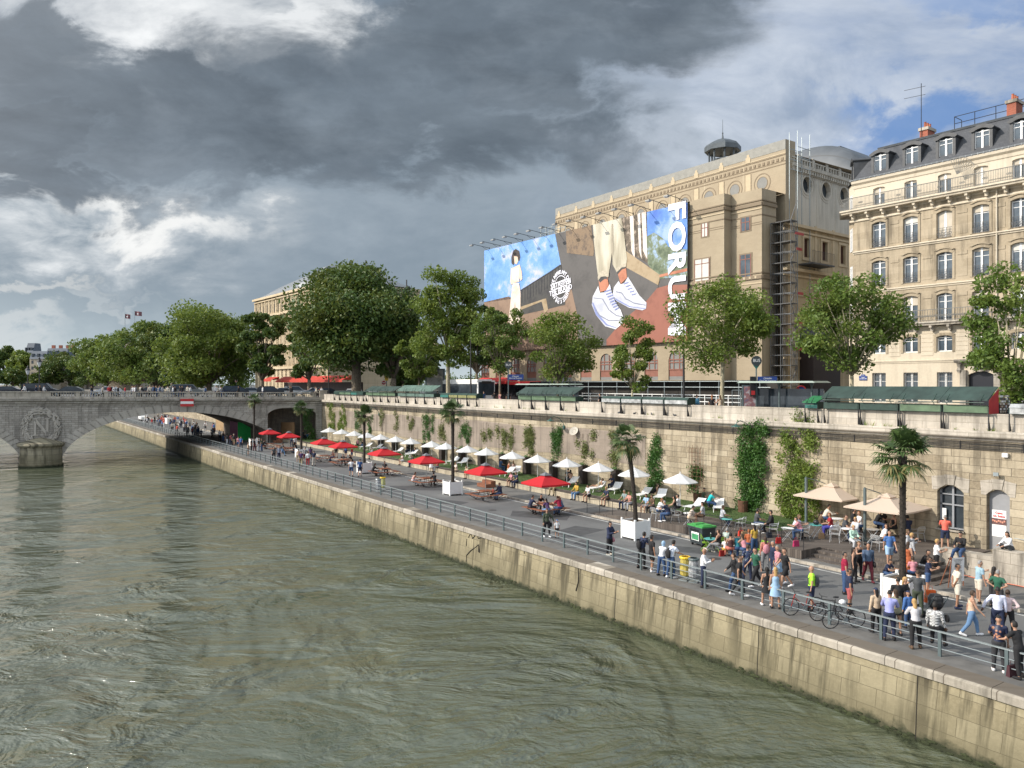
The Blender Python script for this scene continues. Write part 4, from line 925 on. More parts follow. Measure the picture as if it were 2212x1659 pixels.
# vaulted roof
q=MB(); nx,ny=40,20; RD=18.0
rn0=fsx(1742,sx0-9)[0]; rZ=fsx(1790,sx0-9)[1]; RH=H+(HY-303)/F*rZ-s_top-1.5; RW=ye-rn0+10; vs=[]
for j in range(ny+1):
    for i in range(nx+1):
        u=i/nx; v=j/ny; hx=max(0,(1-abs(1-min(1,u*5))**2.4))**.5; hy=max(0,1-abs(2*v-1)**2.3)**.5; vs.append((rn0-2+RW*u, RD*v, s_top-.4+RH*hx*hy))
q.add(vs,[(j*(nx+1)+i,j*(nx+1)+i+1,(j+1)*(nx+1)+i+1,(j+1)*(nx+1)+i) for j in range(ny) for i in range(nx)])
k=NT('ribbed_zinc_vault'); uv,z_,a_=k.xz(); ob=k.obj(); sx_=k.n('ShaderNodeSeparateXYZ'); k.l(ob,sx_.inputs[0]); rb=k.math('LESS_THAN',k.math('FRACT',k.math('MULTIPLY',sx_.outputs[0],1.15)),.09)
cc=k.mix(rb,k.ramp(k.noise(ob,.5,3),[(.3,(.07,.08,.092)),(.7,(.11,.122,.136))]),(.08,.085,.09)); k.l(cc,k.b.inputs['Base Color']); k.b.inputs['Roughness'].default_value=.55
o_=q.build('vaulted_roof',k.m,th,smooth=True); o_.location=(sx0-.4,0,0); o_.rotation_euler=(0,0,pi/2)
q=MB(); q.box(rn0+RW*.3,rn0+RW*.8,6.5,11.5,s_top+RH-.8,s_top+RH+.1); o_=q.build('roof_ridge_skylight',mat('lead_grey2',(.09,.10,.11),.6,.2,2),th); o_.location=(sx0-.4,0,0); o_.rotation_euler=(0,0,pi/2)
# octagonal roof lantern
la_x,la_Z=fxz(1561,11); zl=lambda y:H+(HY-y)/F*la_Z
ld=MB(); rr=2.0
for i in range(8): ld.cyl((la_x+1.55*cos(i*pi/4),11+1.55*sin(i*pi/4),zl(360)),(la_x+1.55*cos(i*pi/4),11+1.55*sin(i*pi/4),zl(325)),.11,n=6)
ld.lathe([(1.9,zl(329)),(2.12,zl(328)),(2.12,zl(318)),(1.9,zl(313)),(.9,zl(304)),(.12,zl(299)),(.06,zl(290)),(.09,zl(288)),(.03,zl(284)),(.02,zl(258))],8,(la_x,11)); ld.lathe([(2.1,zl(328.5)),(0,zl(327))],8,(la_x,11)); ld.lathe([(1.2,zl(345)),(1.2,zl(375))],8,(la_x,11))
ld.build('roof_lantern',mat('lead_grey',(.10,.115,.125),.5,.2,2,metal=.3),th)
# black entrance canopy building in the side street
q=MB(); a=lx; y_=fsx(1730,lx+2)[0]
q.box(lx,lx+1.5,y_+3,y_+8,SZ,13.2,0); q.build('entrance_block',mat('dark_red_block',(.018,.010,.009),.6,.3,1),th)
q=MB(); q.add([(lx-.2,y_+2.4,13.2),(lx+2,y_+2.4,13.2),(lx+2,y_+8.5,13.2),(lx-.2,y_+8.5,13.2),(lx+.2,y_+4,15.3),(lx+.8,y_+4,15.3),(lx+.8,y_+7,15.3),(lx+.2,y_+7,15.3)],[(0,1,5,4),(1,2,6,5),(2,3,7,6),(3,0,4,7),(4,5,6,7),(3,2,1,0)]); q.build('black_canopy_roof',M_slate,th)
# scaffold tower beside the wrap
M_dks=mat('dull_steel',(.10,.105,.11),.6,.2,3)
scf=thing('scaffold_tower','tall grey tubular steel scaffold tower with red signs beside the wrapped theatre','scaffolding',(FW[0],FW[1],0),FRZ)
X0,X1,Y0,Y1=xB+.2,xB+2.4,2.4,fsx(1722,xB+2.4)[0]; ztw=fz(1700,505,4); tubes=MB()
nx_,ny_=2,3
for i in range(nx_+1):
    for j in range(ny_+1): tubes.cyl((X0+(X1-X0)*i/nx_,Y0+(Y1-Y0)*j/ny_,SZ),(X0+(X1-X0)*i/nx_,Y0+(Y1-Y0)*j/ny_,ztw+1),.04,n=5)
z_=SZ+.3; lev=0; plat=MB()
while z_<ztw+1:
    for i in range(nx_+1): tubes.cyl((X0+(X1-X0)*i/nx_,Y0,z_),(X0+(X1-X0)*i/nx_,Y1,z_),.03,n=4)
    for j in range(ny_+1): tubes.cyl((X0,Y0+(Y1-Y0)*j/ny_,z_),(X1,Y0+(Y1-Y0)*j/ny_,z_),.03,n=4)
    if lev%2==0: MB().box(X0,X1,Y0,Y1,z_-.06,z_-.02).build('scaffold_platform',mat('scaffold_boards',(.12,.11,.10),.8,.2,2),scf); s_=1 if lev%4 else -1; tubes.cyl((X1,Y0 if s_>0 else Y1,z_),(X1,Y1 if s_>0 else Y0,z_+2.0),.04,n=4)
    z_+=1.0; lev+=1
tubes.build('scaffold_tubes',M_dks,scf)
for p,y_ in ((1690,477+70),(1708,545),(1695,640),(1712,700),(1688,440+75),(1700,758)):
    zz=fz(p,y_,4); MB().box(X1+.02,X1+.06,Y0+.6+random.random(),Y0+1.7+random.random(),zz,zz+.25).build('safety_sign',mat('red_sign',(.35,.04,.04),.5,.1),scf)
tw=MB(); 
for zz in range(3): tw.cyl((c1x+.3,5.2,ztop-3+zz),(c1x+.3,7.4,ztop-3+zz),.035,n=4); tw.cyl((c1x+1.2,5.2,ztop-3+zz),(c1x+1.2,7.4,ztop-3+zz),.035,n=4)
for a_ in (c1x+.3,c1x+1.2):
    for b_ in (5.2,7.4): tw.cyl((a_,b_,SZ+8),(a_,b_,ztop+.6),.035,n=4)
tw.build('scaffold_tubes',M_railc,scf)

# ===== advertising banner =====
ban=thing('advertising_banner','huge colourful shoe advertising banner lettered FORUM hanging across the wrapped theatre','billboard',(FW[0],FW[1],0),FRZ)
BX0,BX1=fx(1046,-.5),fx(1485,-.5); BZ1=fz(1485,437,-.5); BZ0=fz(1400,741,-.5)
Zf=Zp=None
def bp(x,y,fr=(1860,760,900/2212)):      # zoomed banner picture coordinate -> banner plane
    X=(fr[0]+x*fr[2])*.54861; Y=(fr[1]+y*fr[2])*.54861; a,Z=fxz(X,-.5); return (a, H+(HY-Y)/F*Z)
def pic(name,m,pts,lay=1,clip=True):
    P=[bp(*p) for p in pts]; P=[(min(max(a,BX0),BX1),min(max(z,BZ0),BZ1)) for a,z in P]; y=-.5-.012*lay
    q=MB().add([(a,y,z) for a,z in P],[tuple(range(len(P)))]); me=q.mesh(name,m); o=place(name,me,ban)
    import bmesh; bm=bmesh.new(); bm.from_mesh(me); bmesh.ops.triangulate(bm,faces=bm.faces); bmesh.ops.recalc_face_normals(bm,faces=bm.faces); bm.to_mesh(me); bm.free(); return o
def noisy(name,c0,c1,sc_,c2=None,rough=.6,det=5,st=None):
    k=NT(name); o_=k.obj()
    if st: mp=k.n('ShaderNodeMapping'); mp.inputs['Scale'].default_value=st; k.l(o_,mp.inputs[0]); o_=mp.outputs[0]
    n=k.noise(o_,sc_,det,.65); rs=[(.35,c0),(.52,c1)]+([(.64,c2)] if c2 else []); k.l(k.ramp(n,rs),k.b.inputs['Base Color']); k.b.inputs['Roughness'].default_value=rough; return k.m
P_sky=noisy('printed_sky',(.09,.25,.60),(.18,.36,.68),.30,(.52,.52,.68),det=7); P_sky2=noisy('printed_deep_sky',(.05,.14,.50),(.10,.24,.60),.3,(.30,.42,.68))
P_grey=noisy('printed_grey_wall',(.075,.07,.068),(.10,.093,.09),.6); P_leg=noisy('printed_cream_trousers',(.30,.265,.19),(.47,.43,.33),.55,(.58,.54,.45),det=3,st=(1,1,.22)); P_pv=noisy('printed_brown_paving',(.20,.13,.09),(.27,.18,.125),.8)
P_red=noisy('printed_red_ground',(.22,.075,.05),(.29,.105,.07),.7); P_skin=noisy('printed_skin',(.36,.12,.065),(.48,.19,.11),.6); P_shoe=noisy('printed_white_shoe',(.44,.46,.54),(.58,.59,.65),.5,(.66,.66,.70))
P_bush=noisy('printed_brown_foliage',(.045,.035,.025),(.12,.09,.06),1.6,(.35,.28,.22)); P_tree=noisy('printed_trees',(.06,.09,.05),(.16,.20,.12),1.1,(.30,.42,.60)); P_dark=noisy('printed_dark',(.03,.03,.035),(.06,.058,.055),1.0); P_conc=noisy('printed_concrete',(.28,.20,.11),(.38,.29,.18),.8); P_tan=noisy('printed_tan',(.62,.44,.33),(.74,.56,.44),.5)
P_bw=mat('printed_white',(.80,.80,.88),.6,.02,1); P_lace=mat('printed_lace_blue',(.22,.26,.50),.6,.05,1); P_fence=mat('printed_railing',(.02,.022,.03),.6,0); P_hair=noisy('printed_hair',(.015,.012,.012),(.05,.035,.03),3)
MB().box(BX0,BX1,-.5,-.42,BZ0,BZ1).build('banner_sheet',P_grey,ban)
pic('sky_picture',P_sky,[(60,500),(800,300),(870,760),(860,1000),(480,1010),(115,1060)])
pic('paving_picture',P_pv,[(80,1060),(350,1000),(480,1060),(730,1090),(960,930),(1020,1200),(1020,1700),(80,1700)])
pic('hedge_picture',P_dark,[(470,950),(680,810),(850,690),(880,760),(900,1080),(740,1120),(470,1180)],2)
pic('bench_picture',P_conc,[(470,1100),(690,1025),(715,1020),(735,1130),(700,1160),(672,1050),(470,1130)],3)
fr_=MB()
for i in range(15):
    a=bp(480+i*27,935-i*16.5); b=bp(480+i*27,1060-i*15); fr_.box(a[0],a[0]+.09,-.54,-.53,b[1],a[1])
a,b=bp(470,940),bp(860,695); fr_.prism([(a[0],a[1]-.1),(b[0],b[1]-.1),(b[0],b[1]+.05),(a[0],a[1]+.05)],-.545,-.53); fr_.build('railing_picture',P_fence,ban)
pic('tower_picture',noisy('printed_bark_brown',(.10,.07,.05),(.22,.15,.09),1.5),[(905,300),(1150,240),(1180,560),(1170,610),(915,580)],2)
pic('foliage_picture',P_bush,[(1445,150),(1690,90),(1700,680),(1500,560)],2)
q=MB()
for a_,b_ in ((1525,1560),(1600,1625),(1640,1680)):
    A=[bp(a_,225-(a_-1525)*.3),bp(b_,215-(a_-1525)*.3),bp(b_+15,640),bp(a_+15,560)]; q.add([(p[0],-.54,p[1]) for p in A],[(0,1,2,3)])
q.build('facade_picture',noisy('printed_pink_facade',(.55,.45,.38),(.75,.68,.62),1.2),ban)
pic('deep_sky_picture',P_sky2,[(1680,80),(2120,10),(2120,640),(1800,720),(1700,690)],2)
pic('trees_picture',P_tree,[(1690,420),(1760,380),(1850,440),(1900,520),(2120,540),(2120,800),(1815,830),(1700,690)],3)
pic('ledge_picture',P_conc,[(1490,560),(1815,790),(1812,850),(1800,890),(1490,720)],4)
pic('dark_wall_picture',P_grey,[(1490,720),(1805,830),(1800,910),(1690,1040),(1490,1040)],3)
pic('court_picture',P_red,[(2120,880),(1900,890),(1790,920),(1690,1040),(1450,1240),(1300,1420),(1300,1600),(2120,1600)],4)
pic('red_rail_picture',P_skin,[(1815,790),(2120,720),(2120,750),(1815,815)],5)
pic('trouser_left_picture',P_leg,[(1170,230),(1360,180),(1362,420),(1345,640),(1325,770),(1310,810),(1225,840),(1205,700),(1180,480)],5)
pic('trouser_right_picture',P_leg,[(1362,180),(1447,150),(1475,420),(1500,640),(1490,710),(1400,765),(1360,690),(1362,420)],6)
pic('ankle_left_picture',P_skin,[(1225,845),(1310,815),(1330,930),(1240,960)],6)
pic('ankle_right_picture',P_skin,[(1405,765),(1490,720),(1500,820),(1440,880)],6)
pic('cuff_picture',mat('printed_rib_cuff',(.46,.41,.32),.7,.2,4),[(1218,815),(1225,775),(1270,748),(1326,770),(1322,815),(1290,805),(1250,810),(1222,845)],8)
pic('cuff_picture',mat('printed_rib_cuff',(.46,.41,.32),.7,.2,4),[(1395,735),(1440,695),(1492,678),(1495,712),(1450,720),(1400,768)],8)
pic('sock_picture',P_dark,[(1225,845),(1250,812),(1300,806),(1312,835),(1285,830),(1240,865)],7); pic('sock_picture',P_dark,[(1402,768),(1450,722),(1490,714),(1488,726),(1450,740),(1408,790)],7)
pic('trouser_shade_picture',mat('printed_shade',(.33,.29,.22),.7,.1,1),[(1352,300),(1366,300),(1372,560),(1358,640),(1350,560)],8)
sh1=[(1222,900),(1240,965),(1290,960),(1335,880),(1355,960),(1390,1060),(1440,1130),(1465,1200),(1460,1260),(1390,1320),(1290,1290),(1200,1180),(1160,1080),(1170,1000)]
sh2=[(1420,850),(1440,885),(1475,870),(1510,810),(1560,890),(1620,990),(1690,1060),(1685,1120),(1650,1135),(1520,1110),(1400,1045),(1360,990),(1375,910)]
pic('shoe_left_picture',P_shoe,sh1,7); pic('shoe_right_picture',P_shoe,sh2,7)
pic('shoe_sole_picture',P_lace,[(1162,1060),(1175,1060),(1225,1170),(1310,1270),(1400,1300),(1398,1306),(1300,1280),(1200,1180)],8); pic('shoe_sole_picture',P_lace,[(1380,1010),(1410,1030),(1530,1095),(1680,1115),(1680,1122),(1520,1102),(1400,1040)],8)
P_sg=mat('printed_shoe_shade',(.22,.24,.32),.6,.1,1)
for L_ in ([(1175,1010),(1260,1020),(1265,1026),(1178,1018)],[(1268,1020),(1330,1130),(1325,1136),(1262,1028)],[(1335,1130),(1400,1180),(1455,1190),(1455,1198),(1398,1190),(1330,1140)],[(1182,1100),(1240,1180),(1330,1230),(1455,1225),(1455,1232),(1328,1240),(1234,1190)],[(1395,950),(1450,960),(1500,1030),(1493,1034),(1446,970),(1392,958)],[(1500,1020),(1570,1060),(1680,1080),(1680,1088),(1568,1070),(1498,1030)]): pic('shoe_seam_picture',P_sg,L_,9)
q=MB()
for i in range(8):
    a=bp(1285+i*14,955+i*25); b=bp(1345+i*11,935+i*25); q.prism([(a[0],a[1]-.07),(b[0],b[1]-.07),(b[0],b[1]+.07),(a[0],a[1]+.07)],-.62,-.60)
for i in range(5):
    a=bp(1470+i*19,880+i*26); b=bp(1515+i*19,862+i*28); q.prism([(a[0],a[1]-.06),(b[0],b[1]-.06),(b[0],b[1]+.06),(a[0],a[1]+.06)],-.62,-.60)
built(q,'laces_picture',P_lace,ban)
for i,(m,p) in enumerate(((P_hair,[(420,540),(455,560),(465,620),(455,660),(420,640),(400,700),(380,680),(378,620),(395,560)]),(P_tan,[(405,610),(440,615),(445,660),(430,690),(410,680)]),(P_tan,[(375,730),(400,720),(430,705),(460,690),(480,760),(485,830),(470,850),(450,800),(445,860),(400,870),(375,890),(370,850)]),
        (noisy('printed_beige_top',(.62,.50,.42),(.80,.68,.58),1),[(380,735),(455,720),(458,860),(410,850),(385,830)]),(noisy('printed_beige_trousers',(.66,.52,.44),(.80,.67,.58),.8),[(395,870),(455,870),(470,960),(468,1290),(425,1290),(418,1050),(395,1290),(350,1290),(378,1000)]))):
    pic('model_picture',m,p,3+i)
# lettering reading downwards
hF=bp(2075,100); 
for ch,(y0,y1) in zip('FORUM',((92,262),(272,570),(578,785),(800,1035),(1050,1380))):
    xr=2072; xl=1900; c=bp((xl+xr)/2,(y0+y1)/2+10); a=bp(xl,(y0+y1)/2); b=bp(xr,(y0+y1)/2); t_=bp((xl+xr)/2,y0); u_=bp((xl+xr)/2,y1)
    o=textobj('letter',ch,1.0,P_bw,ban,(0,0,0),bold=.03); me=o.data; xs_=[v.co.x for v in me.vertices]; ys_=[v.co.y for v in me.vertices]
    W_,H_=max(xs_)-min(xs_),max(ys_)-min(ys_); mx,my=(max(xs_)+min(xs_))/2,(max(ys_)+min(ys_))/2
    for v in me.vertices: 
        X_=(v.co.y-my)/H_*(b[0]-a[0]); Z_=-(v.co.x-mx)/W_*(t_[1]-u_[1])*.97; v.co=(X_,v.co.z*1.0,Z_)
    fix_normals(me); o.rotation_euler=(0,0,0); o.location=(c[0],-.62,(t_[1]+u_[1])/2)
# round stamp logo
lc=bp(857,910); RLx=abs(bp(950,900)[0]-bp(765,920)[0])/2*.86; RL=abs(bp(857,745)[1]-bp(857,1075)[1])/2*.87
def arctext(s,a0,a1,r,size,flip=False):
    n=len(s)
    for i,chh in enumerate(s):
        if chh==' ': continue
        t=a0+(a1-a0)*(i/(n-1)); p=(lc[0]+r*sin(t)*RLx,lc[1]+r*cos(t)*RL)
        rot = -t if not flip else -t+pi
        o=textobj('stamp_letter',chh,size,P_bw,ban,(p[0],-.58,p[1]),bold=.02); o.rotation_euler=(pi/2,-rot,0)
arctext('DIE MARKE MIT DEN',radians(-80),radians(75),1.0,.66); arctext('WITH THE 3 STRIPES',radians(262),radians(98),1.0,.66,True)
q=MB()
for i in range(48):
    t0,t1=2*pi*i/48,2*pi*(i+1)/48; z0=.76*RL*cos(t0); 
    if abs(cos((t0+t1)/2))*.76*RL<RL*.36 and 1: pass
    q.prism([(lc[0]+r*sin(t)*RLx,lc[1]+r*cos(t)*RL) for r,t in ((.74,t0),(.79,t0),(.79,t1),(.74,t1))],-.57,-.55)
for z_ in (.40,.0,-.40): q.prism([(lc[0]-.8*RLx,lc[1]+z_*RL-.08-.12*RL*.8),(lc[0]+.8*RLx,lc[1]+z_*RL-.08+.12*RL*.8),(lc[0]+.8*RLx,lc[1]+z_*RL+.04+.12*RL*.8),(lc[0]-.8*RLx,lc[1]+z_*RL+.04-.12*RL*.8)],-.57,-.55)
built(q,'stamp_ring',P_bw,ban)
for s_,z_ in (('3 STREIFEN',.21),('THE BRAND',-.22)):
    o=textobj('stamp_writing',s_,.86,P_bw,ban,(lc[0],-.58,lc[1]+z_*RL),bold=.02,sx=.92); o.rotation_euler=(pi/2,-.13,0)
# floodlight arms on the banner
fl=thing('banner_floodlight','grey floodlight on a long arm over the top edge of the banner','floodlight',(0,0,0),FRZ,'floodlights along the top of the advertising banner')
q=MB().cyl((0,.4,.3),(0,-2.6,.55),.035,n=5).cyl((0,.4,-.2),(0,.4,.4),.05,n=5).cyl((0,.2,-.1),(0,-1.0,.45),.02,n=4); q.build('arm',M_black,fl)
q=MB().box(-.28,.28,-2.85,-2.45,.30,.42); q.box(-.24,.24,-2.8,-2.5,.24,.31); q.build('lamp_head',mat('lamp_housing',(.35,.35,.34),.4,.1),fl)
nl=15; lab='grey floodlight on an arm over the top edge of the advertising banner'
fl['label']=lab
for i in range(nl):
    a=BX0+.7+(BX1-BX0-1.2)*i/(nl-1); p=l2w(a,-.5)
    if i==0: fl.location=(p[0],p[1],BZ1)
    else: dup(fl,(p[0],p[1],BZ1),FRZ)
sc2=thing('roof_scaffold','small scaffold guard rail on the roof behind the left part of the banner','scaffolding',(FW[0],FW[1],0),FRZ)
q=MB(); xa,xb=fx(1168,2),fx(1203,2)
for i in range(4):
    for y_ in (2,3.5): q.cyl((xa+(xb-xa)*i/3,y_,26.9),(xa+(xb-xa)*i/3,y_,30),.05,n=4)
for z_ in (28.2,29.2,29.8): q.cyl((xa,2,z_),(xb,2,z_),.04,n=4); q.cyl((xa,3.5,z_),(xb,3.5,z_),.04,n=4)
q.build('guard_rail',M_railc,sc2)

# ===== second theatre in the distance =====
t2=thing('distant_theatre','cream theatre with grey curved roof and small lantern behind the big dark tree','theatre',(FW[0],FW[1],0),FRZ)
xa,xb=fx(551),fx(707); z2=fz(551,648); M_c2=stone('warm_theatre_stone',(.52,.42,.28),(.58,.48,.33),3,.7,.01,(.3,.24,.16),streak=.2,blotch=.4,bump=.15); dep=21
n2=18; px2=(xb-xa)/n2; ops=[]
rows2=[(26.0,27.9,.7,.35),(22.0,23.6,.8,0),(18.2,20.8,.9,0),(13.6,17.4,1.1,.55),(7,10.8,1.6,.8)]
w=MB(); wall_open(w,xa,xb,6.4,z2,[(xa+(i+.5)*px2-r[2]/2,xa+(i+.5)*px2+r[2]/2,r[0],r[1],r[3]) for i in range(n2) for r in rows2[1:]]+[(xa+(i+.5)*px2-.35,xa+(i+.5)*px2+.35,26.0,27.6,.35) for i in range(n2)][:0],.35)
built(w,'river_facade',M_c2,t2)
w=MB(); m2=9; wall_open(w,0,dep,6.4,z2,[((i+.5)*dep/m2-.5,(i+.5)*dep/m2+.5,r[0],r[1]) for i in range(m2) for r in rows2[1:4]],.35); o_=built(w,'square_facade',M_c2,t2); o_.location=(xb,0,0); o_.rotation_euler=(0,0,pi/2)
q=MB(); q.box(xa+.1,xb-.4,.36,dep,6.5,z2-.3); q.build('dark_interior',mat('dark_far_room',(.035,.03,.028),.8,0),t2)
q=MB()
for z_,h_,d in ((z2-.5,.5,.7),(z2-1.0,.3,.3),(24.6,.5,.6),(21.2,.4,.4),(17.6,.3,.3),(12.4,.5,.5)): q.box(xa-.2,xb+d,-d,.05,z_,z_+h_); q.box(xb-.05,xb+d,0,dep,z_,z_+h_)
for i in range(n2+1): q.box(xa+i*px2-.25,xa+i*px2+.25,-.14,.02,12.8,z2-1)
for i in range(n2): q.box(xa+(i+.5)*px2-.2,xa+(i+.5)*px2+.2,-.02,.02,25.6,27.4,1)
built(q,'cornice',[M_c2,mat('dark_far_room',(.035,.03,.028),.8,0)],t2)
q=MB(); nx=24; 
prof=[(0,0),(.6,1.2),(2.4,2.6),(5,3.6),(10.5,4.3),(16,3.6),(18.6,2.6),(20.4,1.2),(21,0)]
q.add([(xa+1,p[0],z2+p[1]*.2) for p in prof]+[(xa+9,p[0],z2+p[1]*.85) for p in prof]+[(xb-16,p[0],z2+p[1]*1.25) for p in prof]+[(xb-8,p[0]*.8+2,z2+p[1]*1.2) for p in prof]+[(xb-.3,p[0],z2+p[1]*.1) for p in prof],[(j*9+i,j*9+i+1,(j+1)*9+i+1,(j+1)*9+i) for j in range(4) for i in range(8)])
q.build('curved_roof',M_zinc,t2)
lx2,lZ=fxz(715,9); zz=lambda y:H+(HY-y)/F*lZ
q=MB(); q.box(lx2-1.1,lx2+1.1,8,10.2,zz(620),zz(603)); q.lathe([(2.0,zz(603)),(1.5,zz(586)),(3.2,zz(583)),(2.9,zz(580)),(.3,zz(572)),(0,zz(569))],4,(lx2,9),a0=pi/4,a1=2*pi+pi/4)
q.build('roof_lantern',M_zinc,t2)
for p,y_ in ((654,596),(790,572),(878,618)):
    ax_,aZ=fxz(p,8); q=MB(); z0_=H+(HY-y_-30)/F*aZ; q.cyl((ax_,8,z0_),(ax_,8,z0_+3.8),.12,n=5)
    for k in range(10): t=k*.7; q.ell((ax_+cos(t)*.8,8+sin(t)*.3,z0_+1.6+.7*sin(k)),(.4,.3,.4),5,4)
    q.build('roof_ornament',M_black,t2)
def awning(n, p0,p1,nn,z1,z0,m,label,grp=None):
    a=thing('awning',label,'awning',(FW[0],FW[1],0),FRZ,grp); xa_,xb_=fx(p0,nn),fx(p1,nn); q=MB()
    q.quad((xa_,nn-1.8,z0+.35),(xb_,nn-1.8,z0+.35),(xb_,nn,z1),(xa_,nn,z1)); q.quad((xa_,nn-1.81,z0),(xb_,nn-1.81,z0),(xb_,nn-1.8,z0+.35),(xa_,nn-1.8,z0+.35)); q.add([(xb_,nn-1.8,z0+.35),(xb_,nn,z0+.35),(xb_,nn,z1)],[(0,1,2)]); q.build('canvas',m,a); return a
M_aw=mat('red_awning',(.45,.035,.02),.7,.15,2); M_awr=mat('bright_red_awning',(.62,.03,.03),.7,.1,2)
awning(1,613,759,-3.5,10.6,9.4,M_aw,'long dull red café awning below the distant cream theatre'); awning(1,582,603,-3.5,10.6,9.6,M_aw,'short red awning at the left corner of the distant theatre')
q=MB(); xx,_=fxz(680,-2); MB().box(fx(613,-2),fx(759,-2),-2,.3,6.55,9.4).build('cafe_terrace',mat('dark_cafe',(.03,.018,.015),.6,.4,1),t2)
a=awning(1,1041,1118,-1.5,9.9,9.05,M_awr,'bright red café awning with white lettering beside the young trees'); textobj('awning_writing','Sarah Bernhardt',.5,M_wtxt,a,(fx(1062,-3.4),-3.33,9.25)); awning(1,1120,1168,-1.5,9.4,8.95,M_awr,'low narrow red awning right of the bright red café awning')
MB().box(fx(1041,-1.4),fx(1168,-1.4),-1.4,-.02,6.55,9.2).build('cafe_front',mat('cafe_glass',(.03,.03,.035),.2,.5,1),th)
# ===== far skyline =====
def farbox(name,label,p0,p1,yt,Z,zb,mw,mr,roof,cat='building',chim=0):
    x0_,x1_=(p0-1106)/F*Z,(p1-1106)/F*Z; zt_=H+(HY-yt)/F*Z; L0,S_=cam2w(x0_,Z); a=-TH
    t=thing(name,label,cat,(L0,S_,0),a); W_=x1_-x0_; q=MB(); hr=zt_-roof; q.box(0,W_,0,14,zb,hr); q.build('wall',mw,t)
    q=MB(); q.add([(0,-.3,hr),(W_,-.3,hr),(W_,14,hr),(0,14,hr),(W_*.04,roof*.35,zt_-roof*.1),(W_*.96,roof*.35,zt_-roof*.1),(W_*.96,12,zt_-roof*.1),(W_*.04,12,zt_-roof*.1)],[(0,1,5,4),(1,2,6,5),(2,3,7,6),(3,0,4,7),(4,5,6,7)]); q.build('roof',mr,t)
    nw=max(3,int(W_/4.2))
    for i in range(nw):
        for k in range(min(4,int((hr-zb)/3.3))): MB().box((i+.5)*W_/nw-.6,(i+.5)*W_/nw+.6,-.03,.02,hr-2.6-k*3.3,hr-.9-k*3.3).build('window',M_glass,t)
        MB().box((i+.5)*W_/nw-.6,(i+.5)*W_/nw+.6,roof*.02,roof*.3,hr+roof*.25,hr+roof*.6).build('dormer',M_glass,t)
    for i in range(chim): x=(i+.5)*W_/chim; MB().box(x-.9,x+.9,4,5,zt_-roof*.4,zt_+1.4).build('chimney',M_brick,t)
    return t
M_fw=mat('far_limestone',(.42,.36,.28),.9,.15,.1); M_fr=mat('far_slate',(.12,.14,.17),.7,.15,.1)
farbox('palace_pavilion','tall dark slate square domed palace roof on the far left skyline',52,107-38,737,640,5,M_fw,M_fr,13)
farbox('palace_pavilion','lower slate roof with white ridge beside the palace pavilion roof',55,69,755,620,5,M_fw,M_fr,6).location.z=0
for i,(p0,p1,yt,ch,lab) in enumerate(((64,100,756,0,'long low pale stone palace wing on the far skyline'),(98,145,750,3,'far pale apartment block with red brick chimneys, left of the skyline'),(138,182,749,2,'far apartment block with grey slate roof above the tree tops'),(178,200,755,1,'narrow far apartment block half hidden by trees'))):
    farbox('far_apartment_building',lab,p0,p1,yt,430+i*14,5,M_fw,M_fr,5,chim=ch)
ds=farbox('department_store','pale department store top with glass roof rising behind the trees',232,300,716,330,6,M_fw,mat('greenish_glass_roof',(.16,.22,.22),.3,.2,.2),4)
for i,(p,y0_,y1_,w_) in enumerate(((270,677,712,18),(291,671,700,24))):
    Z=335; X=(p-1106)/F*Z; L_,S_=cam2w(X,Z); t=thing('flag','dull red flag with pale emblem on a roof pole, '+('lower left one' if i==0 else 'higher right one'),'flag',(L_,S_,0),-TH,'flags over the department store')
    zt_=H+(HY-y0_)/F*Z; zb_=H+(HY-y1_-10)/F*Z; MB().cyl((0,0,zb_),(0,0,zt_),.1,n=5).build('pole',M_railc,t)
    wv=w_/F*Z*.62; q=MB(); n=8; vs=[]
    for k in range(n+1): vs+=[(wv*k/n,.3*sin(k*.9),zt_-.2-.12*k*.3),(wv*k/n,.3*sin(k*.9),zt_-2.1-.12*k*.3)]
    q.add(vs,[(2*k,2*k+1,2*k+3,2*k+2) for k in range(n)]); q.build('cloth',mat('faded_red_flag',(.20,.09,.10),.8,.05),t)
    q=MB(); disc(q,(wv*.5,zt_-1.4),.35,-.35,10); q.build('emblem',M_wtxt,t)
# ---------- trees ----------
def leaves(pts, size, rng, up=.35):
    n=len(pts); d=rng.normal(size=(n,3)); d[:,2]+=up; d/=np.linalg.norm(d,axis=1)[:,None]
    a=np.cross(d,rng.normal(size=(n,3))); a/=np.linalg.norm(a,axis=1)[:,None]; b=np.cross(d,a)
    s=size*rng.uniform(.6,1.25,size=(n,1)); w=s*.62
    v=np.stack([pts-a*s*.5, pts+b*w*.5-a*s*.08, pts+a*s*.55+d*s*.12, pts-b*w*.5-a*s*.08],axis=1).reshape(-1,3)
    return v
def leaf_mesh(name, pts, size, m, rng, up=.35):
    v=leaves(np.asarray(pts),size,rng,up); n=len(v)//4; me=bpy.data.meshes.new(name)
    me.vertices.add(len(v)); me.vertices.foreach_set('co',v.astype(np.float32).ravel()); me.loops.add(4*n); me.loops.foreach_set('vertex_index',np.arange(4*n,dtype=np.int32))
    me.polygons.add(n); me.polygons.foreach_set('loop_start',np.arange(0,4*n,4,dtype=np.int32)); me.polygons.foreach_set('loop_total',np.full(n,4,dtype=np.int32)); me.update(calc_edges=True); me.materials.append(m); return me
